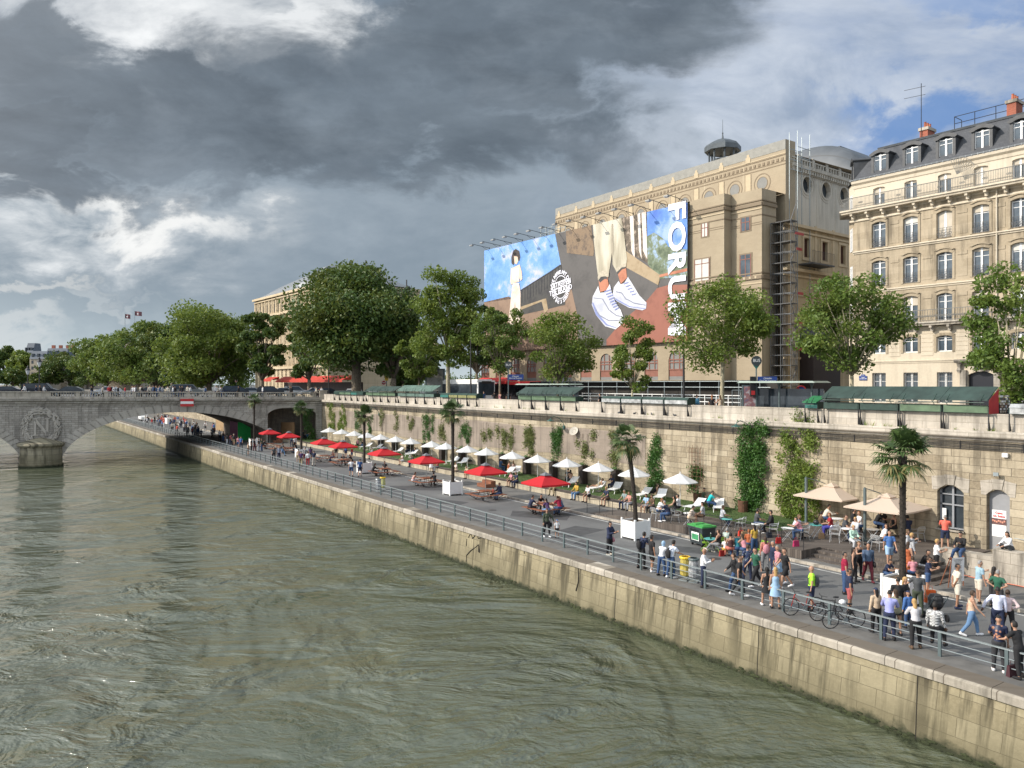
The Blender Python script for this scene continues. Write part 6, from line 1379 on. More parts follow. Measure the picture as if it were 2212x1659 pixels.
# bridge furniture
def bpt(x,y,z=0):
    c,s=cos(br.rotation_euler[2]),sin(br.rotation_euler[2]); return (BX+x*c-y*s,BY+x*s+y*c,z)
def bx_of(p,n=0.0):      # local x on the bridge for pixel column p at depth y=n
    lo,hi=-88,1
    for _ in range(50):
        mid=(lo+hi)/2; w_=bpt(mid,n); Z=w_[0]*ST+w_[1]*CT; X=w_[0]*CT-w_[1]*ST
        if 1106+F*X/Z<p: lo=mid
        else: hi=mid
    return lo
BRZ=br.rotation_euler[2]
x_=bx_of(405); t=thing('navigation_sign','red sign with a white horizontal band hung over the bridge arch','sign',bpt(x_,-.75,6.3),BRZ); MB().box(-.9,.9,-.06,.02,-.55,.58).build('sign_plate',mat('sign_red',(.5,.03,.03),.5,0),t); MB().box(-.88,.88,-.075,-.06,-.16,.2).build('white_band',M_wtxt,t)
for i,(p,n,ztop_) in enumerate(((60,12,3.9),(85,2.2,4.9))):
    t=thing('street_lamp','old Parisian lantern lamp on the bridge, '+('shorter one at the left' if i==0 else 'taller one right of the other'),'street lamp',bpt(bx_of(p,n),n,7.1),BRZ,'lantern lamps on the bridge')
    MB().lathe([(.22,0),(.22,.5),(.12,.8),(.08,1.5),(.06,ztop_-.7),(.14,ztop_-.6),(.05,ztop_-.5)],8).build('pole',M_black,t)
    MB().lathe([(.12,ztop_-.5),(.32,ztop_+.15)],6).build('lantern_glass',mat('milky_glass',(.55,.58,.6),.3,.1),t); MB().lathe([(.40,ztop_+.15),(.36,ztop_+.25),(.12,ztop_+.55),(.14,ztop_+.7),(.0,ztop_+.9)],8).build('lantern_roof',M_black,t)
# ---------- vehicles ----------
def carmesh(kind):
    if kind=='van': P=[(-2.3,.35),(-2.35,1.0),(-2.2,1.75),(-1.9,1.9),(.9,1.9),(1.55,1.15),(2.25,.95),(2.35,.4)]; cab=(1.15,1.82,-2.1,.85,1.4); ht=1.9
    elif kind=='suv': P=[(-2.1,.35),(-2.15,.95),(-2.0,1.45),(-1.7,1.66),(.4,1.68),(1.1,1.12),(2.0,.95),(2.1,.4)]; cab=(1.02,1.6,-1.85,.38,1.0); ht=1.68
    else: P=[(-2.0,.32),(-2.05,.85),(-1.75,1.15),(-1.1,1.42),(.2,1.45),(1.0,1.0),(1.9,.82),(2.05,.38)]; cab=(.95,1.38,-1.5,.2,.92); ht=1.45
    q=MB(); q.prism(P,-.82,.82); b=q.mesh('body'); fix_normals(b)
    q=MB(); z0,z1,x0,x1,xf=cab; sl_=.35
    q.prism([(x0,z0),(x1+.55,z0),(x1,z1),(x0+.35,z1)],-.835,.835); q.add([(xf+.08,-.68,z0+.08),(xf+.08,.68,z0+.08),(x1+.08,.6,z1+.01),(x1+.08,-.6,z1+.01)],[(0,1,2,3)]); g=q.mesh('glass',M_glass); fix_normals(g)
    w=MB(); w.cyl((0,-.1,0),(0,.1,0),.33,n=14); w.cyl((0,-.105,0),(0,.105,0),.2,n=10,m=1); wm=w.mesh('wheel',[M_black,M_railc])
    l=MB().box(-.06,.06,-.14,.14,-.07,.07).mesh('headlight',M_wtxt); return b,g,wm,l
CM={k:carmesh(k) for k in ('hatch','suv','van')}
def car(label,loc,rz,kind,col,grp=None):
    t=thing('parked_car' if 0 else 'car',label,'car',loc,rz,grp); b,g,w,l=CM[kind]; m=mat('car_paint',col,.25,0); b2=b.copy(); b2.materials.clear(); b2.materials.append(m)
    place('body',b2,t); place('window_glass',g,t)
    for x in (-1.3,1.35):
        for y in (-.74,.74): place('wheel',w,t,(x,y,.33))
    for y in (-.6,.6): place('headlight',l,t,(2.08 if kind!='van' else 2.3,y,.68))
    return t
for i,(p,n,k,c,lab,f) in enumerate(((24,5,'hatch',(.02,.022,.03),'dark hatchback at the left edge of the bridge',1),(87,7,'van',(.015,.018,.025),'dark blue van beside the taller bridge lamp',1),(147,4,'hatch',(.05,.055,.06),'dark grey hatchback right of the dark van on the bridge',-1),(231,5,'hatch',(.55,.57,.60),'white car on the middle of the bridge',-1),(322,6,'hatch',(.06,.062,.066),'long dark grey saloon above the bridge arch',-1),
   (404,7,'van',(.16,.17,.165),'grey people carrier above the red and white navigation sign',1),(492,6,'suv',(.03,.04,.08),'dark blue off-road car on the right half of the bridge',-1),(508,3.2,'hatch',(.02,.025,.035),'small black car in front of the dark blue off-road car',-1),(548,8,'hatch',(.45,.47,.5),'silver car left of the bridge end',1),(585,6,'suv',(.04,.04,.045),'black car near the right end of the bridge',1),(618,9,'hatch',(.6,.62,.63),'white hatchback at the end of the bridge',1),(640,14,'suv',(.3,.31,.33),'pale grey car waiting behind the bridge end',1),(676,10,'hatch',(.38,.42,.46),'light blue-grey hatchback turning off the bridge',-1),(698,5,'hatch',(.03,.03,.035),'black car beside the bridge end pier',-1))):
    car(lab,bpt(bx_of(p,n),n,6.98+cz(bx_of(p,n))),BRZ+(0 if f>0 else pi),k,c,'cars crossing the bridge')
for i,(p,L,k,c,lab) in enumerate(((735,47,'hatch',(.03,.03,.03),'black car behind the nearest bookseller boxes'),(762,50,'suv',(.55,.56,.57),'white car parked under the huge dark tree'),(800,49,'hatch',(.6,.6,.6),'white car right of the huge tree trunk'),(600,60,'hatch',(.5,.5,.52),'silver car in front of the distant theatre'),(2172,44.6,'hatch',(.10,.13,.17),'blue-grey car behind the long open bookseller stall'))):
    car(lab,(L,S('a',p,L),SZ),pi/2,k,c)
bs=thing('city_bus','white city bus with dark windscreen stopped under the plane trees','bus',(52,S('a',1000,52),SZ),pi/2)
q=MB(); q.box(-6,6,-1.25,1.25,.35,2.95); q.box(-5.6,5.8,-1.1,1.1,2.95,3.1); q.build('body',M_white,bs); MB().box(-6.02,-5.98,-1.15,1.15,1.05,2.75).build('windscreen',M_glass,bs); MB().box(-5.7,5.7,-1.27,1.27,1.25,2.5).build('side_window',M_glass,bs); MB().box(-6.05,-6.0,-.7,.7,2.55,2.85).build('destination_display',mat('display_black',(.02,.02,.02),.3,0),bs)
for x in (-4,3.6):
    for y in (-1.15,1.15): o=place('wheel',CM['suv'][2],bs,(x,y,.45)); o.scale=(1.4,1,1.4)
# ---------- promenade furniture ----------
M_redc=mat('red_canvas',(.55,.022,.028),.75,.06,2); M_grc=mat('grey_vent_canvas',(.14,.145,.16),.8,.1,2); M_whc=mat('white_canvas',(.80,.80,.81),.75,.03,2); M_bec=mat('beige_canvas',(.72,.60,.49),.8,.05,2)
M_wood=mat('brown_bench_wood',(.22,.085,.045),.55,.25,4); M_alu=mat('aluminium',(.55,.56,.57),.3,.1,4,metal=.6)
def canopy(n, r, z0, z1, rot, sag=.06, hem=.12):
    q=MB(); K=6; vs=[]; fs=[]
    ang=[rot+2*pi*i/n for i in range(n)]
    for i in range(n):
        a0,a1=ang[i],ang[(i+1)%n]; p0=Vector((r*cos(a0),r*sin(a0),z0)); p1=Vector((r*cos(a1),r*sin(a1),z0)); top=Vector((0,0,z1)); b=len(vs)
        for k in range(K+1):
            u=k/K; a=p0.lerp(top,u); c=p1.lerp(top,u)
            for j in range(4): w=j/3; p=a.lerp(c,w); p.z-=sag*4*w*(1-w)*(1-u)*.6+sag*.9*sin(pi*u)*.5; vs.append(p)
        for k in range(K):
            for j in range(3): fs.append((b+k*4+j,b+k*4+j+1,b+(k+1)*4+j+1,b+(k+1)*4+j))
        b2=len(vs); vs+=[p0,p0.lerp(p1,.5)-Vector((0,0,sag*.6)),p1,p1-Vector((0,0,hem)),p0.lerp(p1,.5)-Vector((0,0,hem+sag*.6)),p0-Vector((0,0,hem))]; fs+=[(b2,b2+1,b2+4,b2+5),(b2+1,b2+2,b2+3,b2+4)]
    return q.add(vs,fs)
def trans_mat(name,col):
    k=NT(name); k.b.inputs['Base Color'].default_value=tuple(col)+(1,); k.b.inputs['Roughness'].default_value=.8
    t=k.n('ShaderNodeBsdfTranslucent'); t.inputs[0].default_value=tuple(col)+(1,); m=k.n('ShaderNodeMixShader'); m.inputs[0].default_value=.28; k.l(k.b.outputs[0],m.inputs[1]); k.l(t.outputs[0],m.inputs[2]); k.l(m.outputs[0],k.out.inputs[0]); return k.m
M_redc=trans_mat('red_canvas',(.60,.02,.028)); M_whc=trans_mat('white_canvas',(.80,.80,.82)); M_bec=trans_mat('beige_canvas',(.70,.57,.46))
TAB=[(1178.7,'nearest red square parasol over the crowded picnic table'),(1049,'second red parasol, over a picnic table with two people'),(921,'red parasol just left of the tall straight palm'),(829.6,'red parasol beside the fourth palm planter'),(741,'red parasol in the middle of the row of eight'),(700,'red parasol overlapped by the middle one'),(624,'red parasol second from the bridge'),(583,'red parasol nearest the bridge')]
rp=thing('parasol',TAB[0][1],'parasol',(31.6,0,0),0,'red square parasols over picnic tables')
canopy(4,2.45/sqrt(2),2.18,2.78,pi/4).build('canopy',M_redc,rp,smooth=False); canopy(4,.42,2.72,2.92,pi/4,.01,.03).build('vent_cap',M_grc,rp); MB().cyl((0,0,0),(0,0,2.8),.025,n=7).build('pole',M_railc,rp)
q=MB()
for i in range(4): a=pi/4+i*pi/2; q.cyl((0,0,2.72),(1.7*cos(a),1.7*sin(a),2.15),.012,n=4)
q.build('rib',M_railc,rp)
pt=thing('picnic_table','','picnic table',(31.6,0,0),0,'brown wooden picnic tables with ring benches')
q=MB()
for i in range(7): q.box(-.52+i*.15,-.52+i*.15+.138,-.5,.5,.70,.74)
q.build('table_top',M_wood,pt)
bq=MB(); a_,b_=1.22,.88
for k in range(2):
    o=a_-k*.17; i_=o-.155; 
    for rr in range(4):
        M=Matrix.Rotation(rr*pi/2,3,'Z'); P=[M@Vector(v) for v in ((-o*.98,-o,0),(o*.98,-o,0),(i_*.98,-i_,0),(-i_*.98,-i_,0))]
        bq.add([(p.x,p.y,.44) for p in P]+[(p.x,p.y,.475) for p in P],[(3,2,1,0),(4,5,6,7),(0,1,5,4),(1,2,6,5),(2,3,7,6),(3,0,4,7)])
bq.build('ring_bench',M_wood,pt)
for i in range(4):
    a=pi/4+i*pi/2; c,s_=cos(a),sin(a); q=MB(); q.cyl((c*1.45,s_*1.45,.44),(c*.75,s_*.75,.03),.025,n=5).cyl((c*.75,s_*.75,.03),(c*.45,s_*.45,.70),.025,n=5).cyl((c*1.1,s_*1.1,.44),(c*.75,s_*.75,.03),.02,n=5); q.build('frame_leg',M_black,pt)
tabpos=[]
for i,(p,lab) in enumerate(TAB):
    L=31.6; s=S('a',p,L); tabpos.append((L,s)); tl_='wooden ring bench picnic table under the '+' '.join(lab.split(' ')[:9])
    if i==0: rp.location=(L,s,0); pt.location=(L,s,0); pt['label']=tl_
    else: dup(rp,(L,s,0),0,lab); dup(pt,(L,s,0),0,tl_)
dup(pt,(31.3,G('zt',1070,800)[1],0),0,'bare wooden picnic table without parasol, third from the bridge')
bb=thing('block_bench','','bench',(35.2,S('z2',1840,35.2),.12),0,'stepped wooden block benches on the footway')
bb['label']='stepped slatted wooden block bench behind the second red parasol table'
q=MB(); 
for i in range(6): q.box(-.5+i*.17,-.5+i*.17+.155,-.75,.75,.28 if i<3 else .52,.31 if i<3 else .55)
q.box(-.5,.5,-.74,.74,.02,.27); q.box(.02,.5,-.74,.74,.27,.51); q.build('slatted_block',M_wood,bb)
dup(bb,(35.4,G('zt',1010,670,.12)[1],.12),0,'stepped wooden block bench beside the two red parasols nearest the bridge')
# white parasols on the lawn
wl=['leftmost white parasol, nearest the bridge']+['white parasol number %s'%k for k in range(17)]
WP=[711.5,738.2,765.5,793.3,822.2,855,886.9,932.7,963.3,1009.6,1050.6,1106.4,1161,1224.5,1292.5,1369.7,1469.2]
WL=['leftmost white parasol, nearest the bridge','second white parasol from the bridge end','third white parasol from the bridge end','white parasol just right of the fourth palm','white parasol above the red parasol in the middle of the row','sixth white parasol from the bridge end','white parasol left of the dense dark ivy strip','white parasol above the red parasol beside the tall palm','white parasol partly behind the tall straight palm','white parasol right of the tall straight palm trunk','white parasol above the second red parasol','white parasol left of the narrow dense ivy strip','white parasol in front of the narrow dense ivy strip','white parasol above the nearest red parasol','white parasol third from the right end of the row','white parasol behind the leaning palm trunk','rightmost and nearest white parasol, by the rusty trellis']
wp=thing('parasol',WL[0],'parasol',(39.6,0,.5),0,'white round parasols on the lawn')
canopy(8,1.24,1.72,2.30,pi/8,.02,.05).build('canopy',M_whc,wp); MB().cyl((0,0,0),(0,0,2.36),.02,n=6).build('pole',M_white,wp); MB().lathe([(0.0,0),(.26,0),(.26,.06),(.05,.1)],12).build('base',M_ledge,wp); MB().lathe([(.03,2.28),(.03,2.38),(0,2.42)],6).build('finial',M_white,wp)
q=MB()
for i in range(8): q.cyl((0,0,2.25),(1.2*cos(pi/8+i*pi/4),1.2*sin(pi/8+i*pi/4),1.70),.008,n=3)
q.build('rib',M_white,wp)
for i,(p,lab) in enumerate(zip(WP,WL)):
    loc=(39.6,S('a',p,39.6),.5)
    if i==0: wp.location=loc
    else: dup(wp,loc,random.uniform(-.2,.2),lab)
# dark tall planters at the foot of the wall
dp=thing('tall_planter','','planter',(0,0,0),0,'tall dark steel planters at the foot of the wall')
MB().box(-.26,.26,-.30,.30,0,1.55).box(-.3,.3,-.34,.34,1.5,1.6).build('steel_box',mat('dark_rusted_steel',(.028,.020,.017),.7,.35,3),dp); place('leaf_tuft',leaf_mesh('leaf_tuft',np.random.default_rng(3).normal(size=(90,3))*np.array([.15,.18,.12])+np.array([0,0,1.68]),.13,M_ivy,np.random.default_rng(3)),dp)
DP=[S('z2',x,41.55) for x in (997,1108,1225,1350,1487,1640,1795,1965)]+[S('z3',x,41.55) for x in (345,555,790,1050)]
for i,s in enumerate(DP):
    lab='tall dark planter by the wall, '+['first','second','third','fourth','fifth','sixth','seventh','eighth','ninth','tenth','eleventh','twelfth'][i]+' along the wall from the bridge'
    if i==0: dp.location=(41.6,s,.5); dp['label']=lab
    else: dup(dp,(41.6,s,.5),0,lab)
for f,x,y,lab in (('z3',1680,1380,'round rusty steel pot at the foot of the trellis'),('z3',2045,1440,'round rusty steel pot under the massive ivy column')):
    p=G(f,x,y,.5); t=thing('plant_pot',lab,'pot',(41.3,p[1],.5)); MB().lathe([(0,0),(.30,0),(.34,.75),(.30,.76),(.28,.6)],14).build('pot',rust,t); place('leaves',leaf_mesh('leaves',np.random.default_rng(4).normal(size=(80,3))*.16+np.array([0,0,.8]),.12,M_ivy,np.random.default_rng(4)),t)
# sun loungers
lo_=thing('sun_lounger','','sun lounger',(0,0,0),0,'white plastic sun loungers on the lawn')
q=MB()
for i in range(13): q.box(-.31,.31,-.95+i*.09,-.95+i*.09+.07,.32,.345)
q.box(-.33,-.29,-1.0,.25,.29,.36); q.box(.29,.33,-1.0,.25,.29,.36); q.build('slatted_seat',M_plastic,lo_)
q=MB()
for i in range(8): a=radians(32); y=.25+i*.095*cos(a); z=.34+i*.095*sin(a); q.add([(-.31,y,z),(.31,y,z),(.31,y+.07,z+.043),(-.31,y+.07,z+.043)],[(0,1,2,3)])
for sx in (-.31,.31): q.cyl((sx,.25,.34),(sx,.25+.76*cos(a),.34+.76*sin(a)),.018,n=5)
q.build('backrest',M_plastic,lo_)
for sx in (-.29,.29): 
    for y0,y1 in ((-.75,-.9),(.15,.45)): MB().cyl((sx,y0,.31),(sx,y1,0),.022,n=5).build('leg',M_plastic,lo_)
LG=[('z3',700,1235,-1.2,'under the parasol above the nearest red one, with a seated couple'),('z3',905,1275,-1.35,'left of the crouched reader near the seat wall'),('z3',1050,1285,-1.1,'with a navy towel beside the leaning palm'),('z3',1270,1330,-1.3,'just right of the leaning palm trunk, empty'),('z3',1410,1345,-1.0,'behind the deck railing with a red towel'),('z3',1685,1425,-1.4,'beside the rusty pot, pulled out empty'),('z3',1870,1430,-.9,'with a cardboard bag, right of the teal shirt'),('z3',200,1150,-1.2,'with two sitting women, left of the crowded table'),('z3',300,1140,-.8,'empty, right of the two sitting women'),
    ('z2',1140,1180,-1.3,'below the white parasol left of the dense dark ivy'),('z2',1250,1200,-1.1,'below the seventh white parasol'),('z2',1620,1255,-1.2,'behind the trunk of the tall straight palm'),('z2',1730,1265,-1.0,'with a dark towel right of the tall straight palm'),('z2',890,1140,-1.2,'behind the fourth palm'),('z2',1000,1150,-1.3,'between the fourth palm and a red parasol')]
for i,(f,x,y,rz,lab) in enumerate(LG):
    p=G(f,x,y,.5); L=min(p[0],40.6); lab='white sun lounger '+lab
    if i==0: lo_.location=(L,p[1],.5); lo_.rotation_euler=(0,0,rz); lo_['label']=lab
    else: dup(lo_,(L,p[1],.5),rz,lab)
# beige cantilever parasols
for lab,(pf,pxx,pyy),(cx,cy),w_ in (('beige cantilever parasol beside the yellow-green vine',('z4',487,1535),('z4',690),1),('larger beige cantilever parasol behind the largest fan palm',('zs',1310,830),('z4',1120),2)):
    b=G(pf,pxx,pyy,.56); t=thing('cantilever_parasol',lab,'parasol',(b[0],b[1],.56),0,'beige cantilever parasols on the café terrace')
    L2=b[0]+1.2; s2=S('z4',690 if w_==1 else 1128,L2); d=Vector((L2-b[0],s2-b[1],0)); c=canopy(4,(3.15 if w_==1 else 3.2)/sqrt(2),1.75,2.42,pi/4+.05,.05,.08); cm=c.build('canopy',M_bec,t); cm.location=d
    k2=canopy(4,.5,2.34,2.52,pi/4+.05,.02,.04).build('vent_cap',M_bec,t); k2.location=d
    MB().cyl((0,0,0),(0,0,2.85),.045,n=8).box(-.06,.06,-.06,.06,0,2.8).build('mast',M_metal,t); MB().path([(0,0,2.8),tuple(d*.45+Vector((0,0,2.62))),tuple(d*.75+Vector((0,0,2.45)))],.025,6).build('arm',M_metal,t)
    q=MB(); 
    for i in range(4): a=pi/4+.05+i*pi/2; q.cyl(d+Vector((0,0,2.38)),d+Vector((2.2*cos(a),2.2*sin(a),1.74)),.012,n=4)
    q.build('rib',M_metal,t); MB().box(-.4,.4,-.4,.4,0,.08).build('base',M_metal,t)
# café chairs and tables
ch=thing('cafe_chair','','chair',(0,0,0),0,'aluminium café chairs on the terrace deck')
MB().box(-.22,.22,-.22,.2,.43,.455).build('seat',M_alu,ch)
q=MB(); q.path([(-.24,.18,.45),(-.27,.24,.72),(-.2,.27,.82),(.2,.27,.82),(.27,.24,.72),(.24,.18,.45)],.014,5)
for z in (.6,.68,.75): q.box(-.23,.23,.235,.25,z,z+.03)
q.build('backrest',M_alu,ch)
for sx in (-1,1):
    MB().path([(sx*.24,.24,.72),(sx*.27,.0,.66),(sx*.26,-.2,.64),(sx*.24,-.24,.4)],.013,5).build('armrest',M_alu,ch)
    for y0,y1 in ((-.2,-.27),(.18,.26)): MB().cyl((sx*.21,y0,.44),(sx*.24,y1,0),.013,n=5).build('leg',M_alu,ch)
tbm={}
def cafe_table(label,p,z,m,r=.34,h=.72):
    t=thing('cafe_table',label,'table',(p[0],p[1],z),random.uniform(0,2),'round folding café tables'); MB().lathe([(0,h-.02),(r,h-.02),(r,h),(0,h)],20).build('table_top',m,t)
    for sx in (-1,1): MB().cyl((sx*.2,-.26,0),(sx*.18,.26,h-.02),.013,n=5).build('leg',M_alu,t); MB().cyl((sx*.18,.26,0),(sx*.2,-.26,h-.02),.013,n=5).build('leg',M_alu,t)
    return t
M_tealp=mat('teal_table_paint',(.10,.38,.36),.5,.1)
for f,x,y,m,lab in (('z8',590,460,M_plastic,'white café table between the two seated guests behind the green bin'),('z8',1000,530,M_tealp,'teal café table in front of the guest in white behind the deck railing'),('z8',1335,590,M_plastic,'white café table with crossed legs between two guests in dark clothes'),('z8',1660,640,M_plastic,'white café table beside the guests in white and pink'),('zs',600,800,M_tealp,'teal café table with a black helmet on it'),('zs',1060,860,M_plastic,'white café table in front of the guest in shorts'),('zs',900,700,M_plastic,'white café table next to the wall behind the guest in red'),('zs',1430,870,M_alu,'low metal café table under the larger beige parasol'),('z8',300,410,M_plastic,'white café table among the four guests near the leaning palm')):
    cafe_table(lab,G(f,x,y,.56),.56,m)
CH=[('z8',1150,520,230,'empty white chair holding a straw hat beside the teal table'),('zs',880,860,330,'empty aluminium chair with its back to the steps'),('zs',2080,850,200,'empty aluminium chair with a white ball right of the largest palm'),('zs',1500,990,120,'aluminium chair under the reclining guest with a white top'),('zs',1190,900,90,'aluminium chair of the grey haired guest'),('zs',420,830,270,'aluminium chair of the guest in pink'),('z8',1510,590,250,'aluminium chair of the guest with sunglasses'),('z8',230,410,120,'aluminium chair of the ginger guest near the leaning palm'),('z8',450,430,60,'empty aluminium chair near the leaning palm, seen side on'),('zs',850,780,260,'aluminium chair of the guest in red')]
for i,(f,x,y,fc,lab) in enumerate(CH):
    p=G(f,x,y,.56)
    if i==0: ch.location=(p[0],p[1],.56); ch.rotation_euler=(0,0,face(fc)); ch['label']=lab
    else: dup(ch,(p[0],p[1],.56),face(fc),lab)
gch=None
M_lime=mat('lime_green_paint',(.28,.50,.04),.45,.08)
def lime(label,f,x,y,fc):
    p=G(f,x,y,0); t=thing('folding_chair',label,'chair',(p[0],p[1],0),face(fc),'lime green folding chairs around the teal street table')
    q=MB(); 
    for i in range(4): q.box(-.2,.2,-.2+i*.1,-.2+i*.1+.08,.44,.455)
    q.build('seat',M_lime,t); q=MB()
    for z in (.62,.72,.8): q.box(-.2,.2,.24,.25,z,z+.06)
    q.build('backrest',M_lime,t)
    for sx in (-1,1): MB().cyl((sx*.2,-.22,0),(sx*.2,.25,.88),.012,n=5).build('leg',M_lime,t); MB().cyl((sx*.18,.25,0),(sx*.18,-.18,.44),.012,n=5).build('leg',M_lime,t)
lime('lime green folding chair nearest the green bin, turned to the teal table','z8',770,740,80); lime('lime green folding chair behind the seated woman in grey trousers','z8',930,760,200); lime('lime green folding chair at the right end of the seated group','z8',1380,820,300)
cafe_table('teal round table with bottles beside the lime green chairs',G('z8',825,750),0,M_tealp,.36,.7)
for dx in (-.1,.06):
    p=G('z8',825,750); t=thing('bottle','dark green bottle standing on the teal street table','bottle',(p[0]+dx,p[1]+dx,.70),0,'bottles on the teal street table'); MB().lathe([(.0,0),(.04,0),(.04,.17),(.015,.22),(.015,.3),(0,.3)],8).build('glass_body',mat('bottle_green',(.01,.04,.015),.15,0),t); MB().lathe([(.017,.28),(.017,.305),(0,.306)],6).build('cap',M_wtxt,t)
# big green waste bin
gb=G('z8',680,690); t=thing('waste_container','large dark grey wheeled waste container with bright green lid and posted label','waste bin',(gb[0]+.35,gb[1],0),-.15)
q=MB(); q.add([(-.38,-.52,.14),(.38,-.52,.14),(.38,.52,.14),(-.38,.52,.14),(-.47,-.62,1.05),(.47,-.62,1.05),(.47,.62,1.05),(-.47,.62,1.05)],[(3,2,1,0),(4,5,6,7),(0,1,5,4),(1,2,6,5),(2,3,7,6),(3,0,4,7)]); q.box(-.5,.5,-.65,.65,1.02,1.08); q.build('body',mat('dark_plastic_bin',(.035,.045,.05),.5,.2,3),t)
q=MB(); q.box(-.5,.5,-.65,-.01,1.08,1.16).box(-.5,.5,.01,.65,1.08,1.16).box(-.3,.3,-.5,-.15,1.16,1.2).box(-.3,.3,.15,.5,1.16,1.2); q.build('lid',mat('bright_green_lid',(.05,.30,.07),.45,.1),t)
q=MB(); q.quad((-.452,.32,.32),(-.452,-.32,.32),(-.468,-.32,.78),(-.468,.32,.78)); q.build('label_panel',M_wtxt,t); q=MB(); q.quad((-.462,.28,.36),(-.462,-.28,.36),(-.474,-.28,.68),(-.474,.28,.68)); q.build('label_picture',mat('label_green',(.05,.28,.12),.6,.3,5),t)
q=MB(); rnd=random.Random(3)
for i in range(9): y=-.35+i*.09; q.path([(-.475,y,.84),(-.478,y+.04,.92+rnd.random()*.06),(-.475,y+.07,.84)],.008,4)
q.build('graffiti_tag',M_black,t)
for sx in (-.3,.3):
    for sy in (-.42,.42): MB().cyl((sx,sy-.03,.08),(sx,sy+.03,.08),.08,n=10).build('wheel',M_black,t)
def bagbin(label,f,x,y,bag,lid):
    p=G(f,x,y); t=thing('litter_bin',label,'litter bin',(p[0],p[1],0),random.random()); MB().cyl((.28,0,0),(.28,0,1.05),.025,n=6).box(-.25,.35,-.2,.2,0,.05).build('stand',M_railc,t)
    MB().lathe([(.18,1.0),(.25,1.0),(.26,1.05),(.24,1.09),(.17,1.09)],14).build('ring_lid',lid,t); q=MB(); q.lathe([(.20,1.0),(.22,.8),(.24,.5),(.22,.25),(.1,.16),(0,.15)],10); q.build('plastic_bag',bag,t)
M_ybag=mat('yellow_bag',(.45,.36,.08),.4,.3,6); M_cbag=mat('clear_bag',(.34,.35,.36),.25,.5,6)
bagbin('litter bag holder with bright yellow lid beside the railing','z8',545,1060,M_ybag,mat('yellow_lid',(.75,.50,.02),.4,.05)); bagbin('litter bag holder with transparent bag, right of the yellow one','z8',640,1080,M_cbag,M_metal); bagbin('distant litter bag holder with pale yellow bag near the third table','z2',1020,1465,mat('pale_yellow_bag',(.45,.45,.2),.4,.2,5),mat('yellow_lid',(.75,.50,.02),.4,.05)); bagbin('distant clear litter bag right beside the pale yellow one','z2',985,1480,M_cbag,M_railc)
# menu easel
p=G('zb',720,520); t=thing('menu_board','white written menu board on a brown wooden easel','menu board',(p[0],p[1],0),face(20)); 
for sx in (-1,1): MB().cyl((sx*.45,.1,0),(sx*.36,.0,1.45),.022,n=5).build('leg',M_wood,t); MB().cyl((sx*.45,.55,0),(sx*.36,.05,1.45),.022,n=5).build('leg',M_wood,t)
q=MB().add([(-.4,.02,.35),(.4,.02,.35),(.36,-.03,1.42),(-.36,-.03,1.42)],[(0,1,2,3)]); q.build('board',M_wtxt,t); q=MB(); rnd=random.Random(2)
for i in range(16): w_=rnd.uniform(.1,.28); z=.5+i*.055; y=.015-(z-.35)*.047-.008; q.quad((-w_,y,z),(w_,y,z),(w_,y,z+.015),(-w_,y,z+.015))
q.build('menu_writing',M_black,t)
# bicycles
def bike(label,f,x,y,fc,col):
    p=G(f,x,y); t=thing('bicycle',label,'bicycle',(p[0],p[1],0),face(fc)+pi/2); m=mat('bike_paint',col,.3,0)
    for x_ in (-.52,.52):
        q=MB(); n=22
        q.path([(x_+.33*cos(2*pi*i/n),0,.34+.33*sin(2*pi*i/n)) for i in range(n+1)],.02,5); w=q.build('wheel',M_black,t)
        q=MB(); 
        for i in range(12): q.cyl((x_,0,.34),(x_+.31*cos(i*pi/6),0,.34+.31*sin(i*pi/6)),.004,n=3)
        q.cyl((x_,-.04,.34),(x_,.04,.34),.03,n=6); q.build('spokes',M_railc,w)
    q=MB(); bb_=(-.08,0,.30); st=(-.2,0,.80); hd=(.36,0,.82); rw=(-.52,0,.34); fw=(.52,0,.34)
    for a,b in ((bb_,st),(bb_,(.38,0,.72)),((-.17,0,.74),hd),(bb_,rw),(rw,(-.17,0,.72)),(hd,fw)): q.cyl(a,b,.018,n=6)
    q.build('frame',m,t); MB().ell((-.22,0,.88),(.13,.07,.035),8,5).build('saddle',M_black,t); MB().path([(.30,-.28,.98),(.38,-.1,.97),(.36,0,.94),(.38,.1,.97),(.30,.28,.98)],.014,5).cyl(hd,(.36,0,.95),.015,n=5).build('handlebar',M_black,t)
    MB().cyl((-.08,-.02,.3),(-.08,.02,.3),.09,n=12).cyl((-.08,.06,.3),(.02,.08,.18),.01,n=4).cyl((-.08,-.06,.3),(-.18,-.08,.42),.01,n=4).build('pedal_crank',M_railc,t)
bike('red bicycle leaning inside the railing beside the cyclist in a lime vest','z8',1835,1440,98,(.35,.03,.02)); bike('black bicycle with white helmet hanging on it','z9',215,1120,98,(.02,.02,.022))
bike('dark bicycle partly hidden behind the railing post, between the other two','z8',2130,1500,98,(.03,.03,.03))
p=G('z9',205,1110); t=thing('helmet','white cycling helmet hanging from the black bicycle','helmet',(p[0]+.05,p[1]+.05,.85)); q=MB(); q.ell((0,0,.05),(.15,.12,.1),10,6); q.build('shell',M_wtxt,t); MB().path([(-.1,0,.02),(-.05,0,-.1),(.08,0,.0)],.006,4).build('strap',M_black,t)
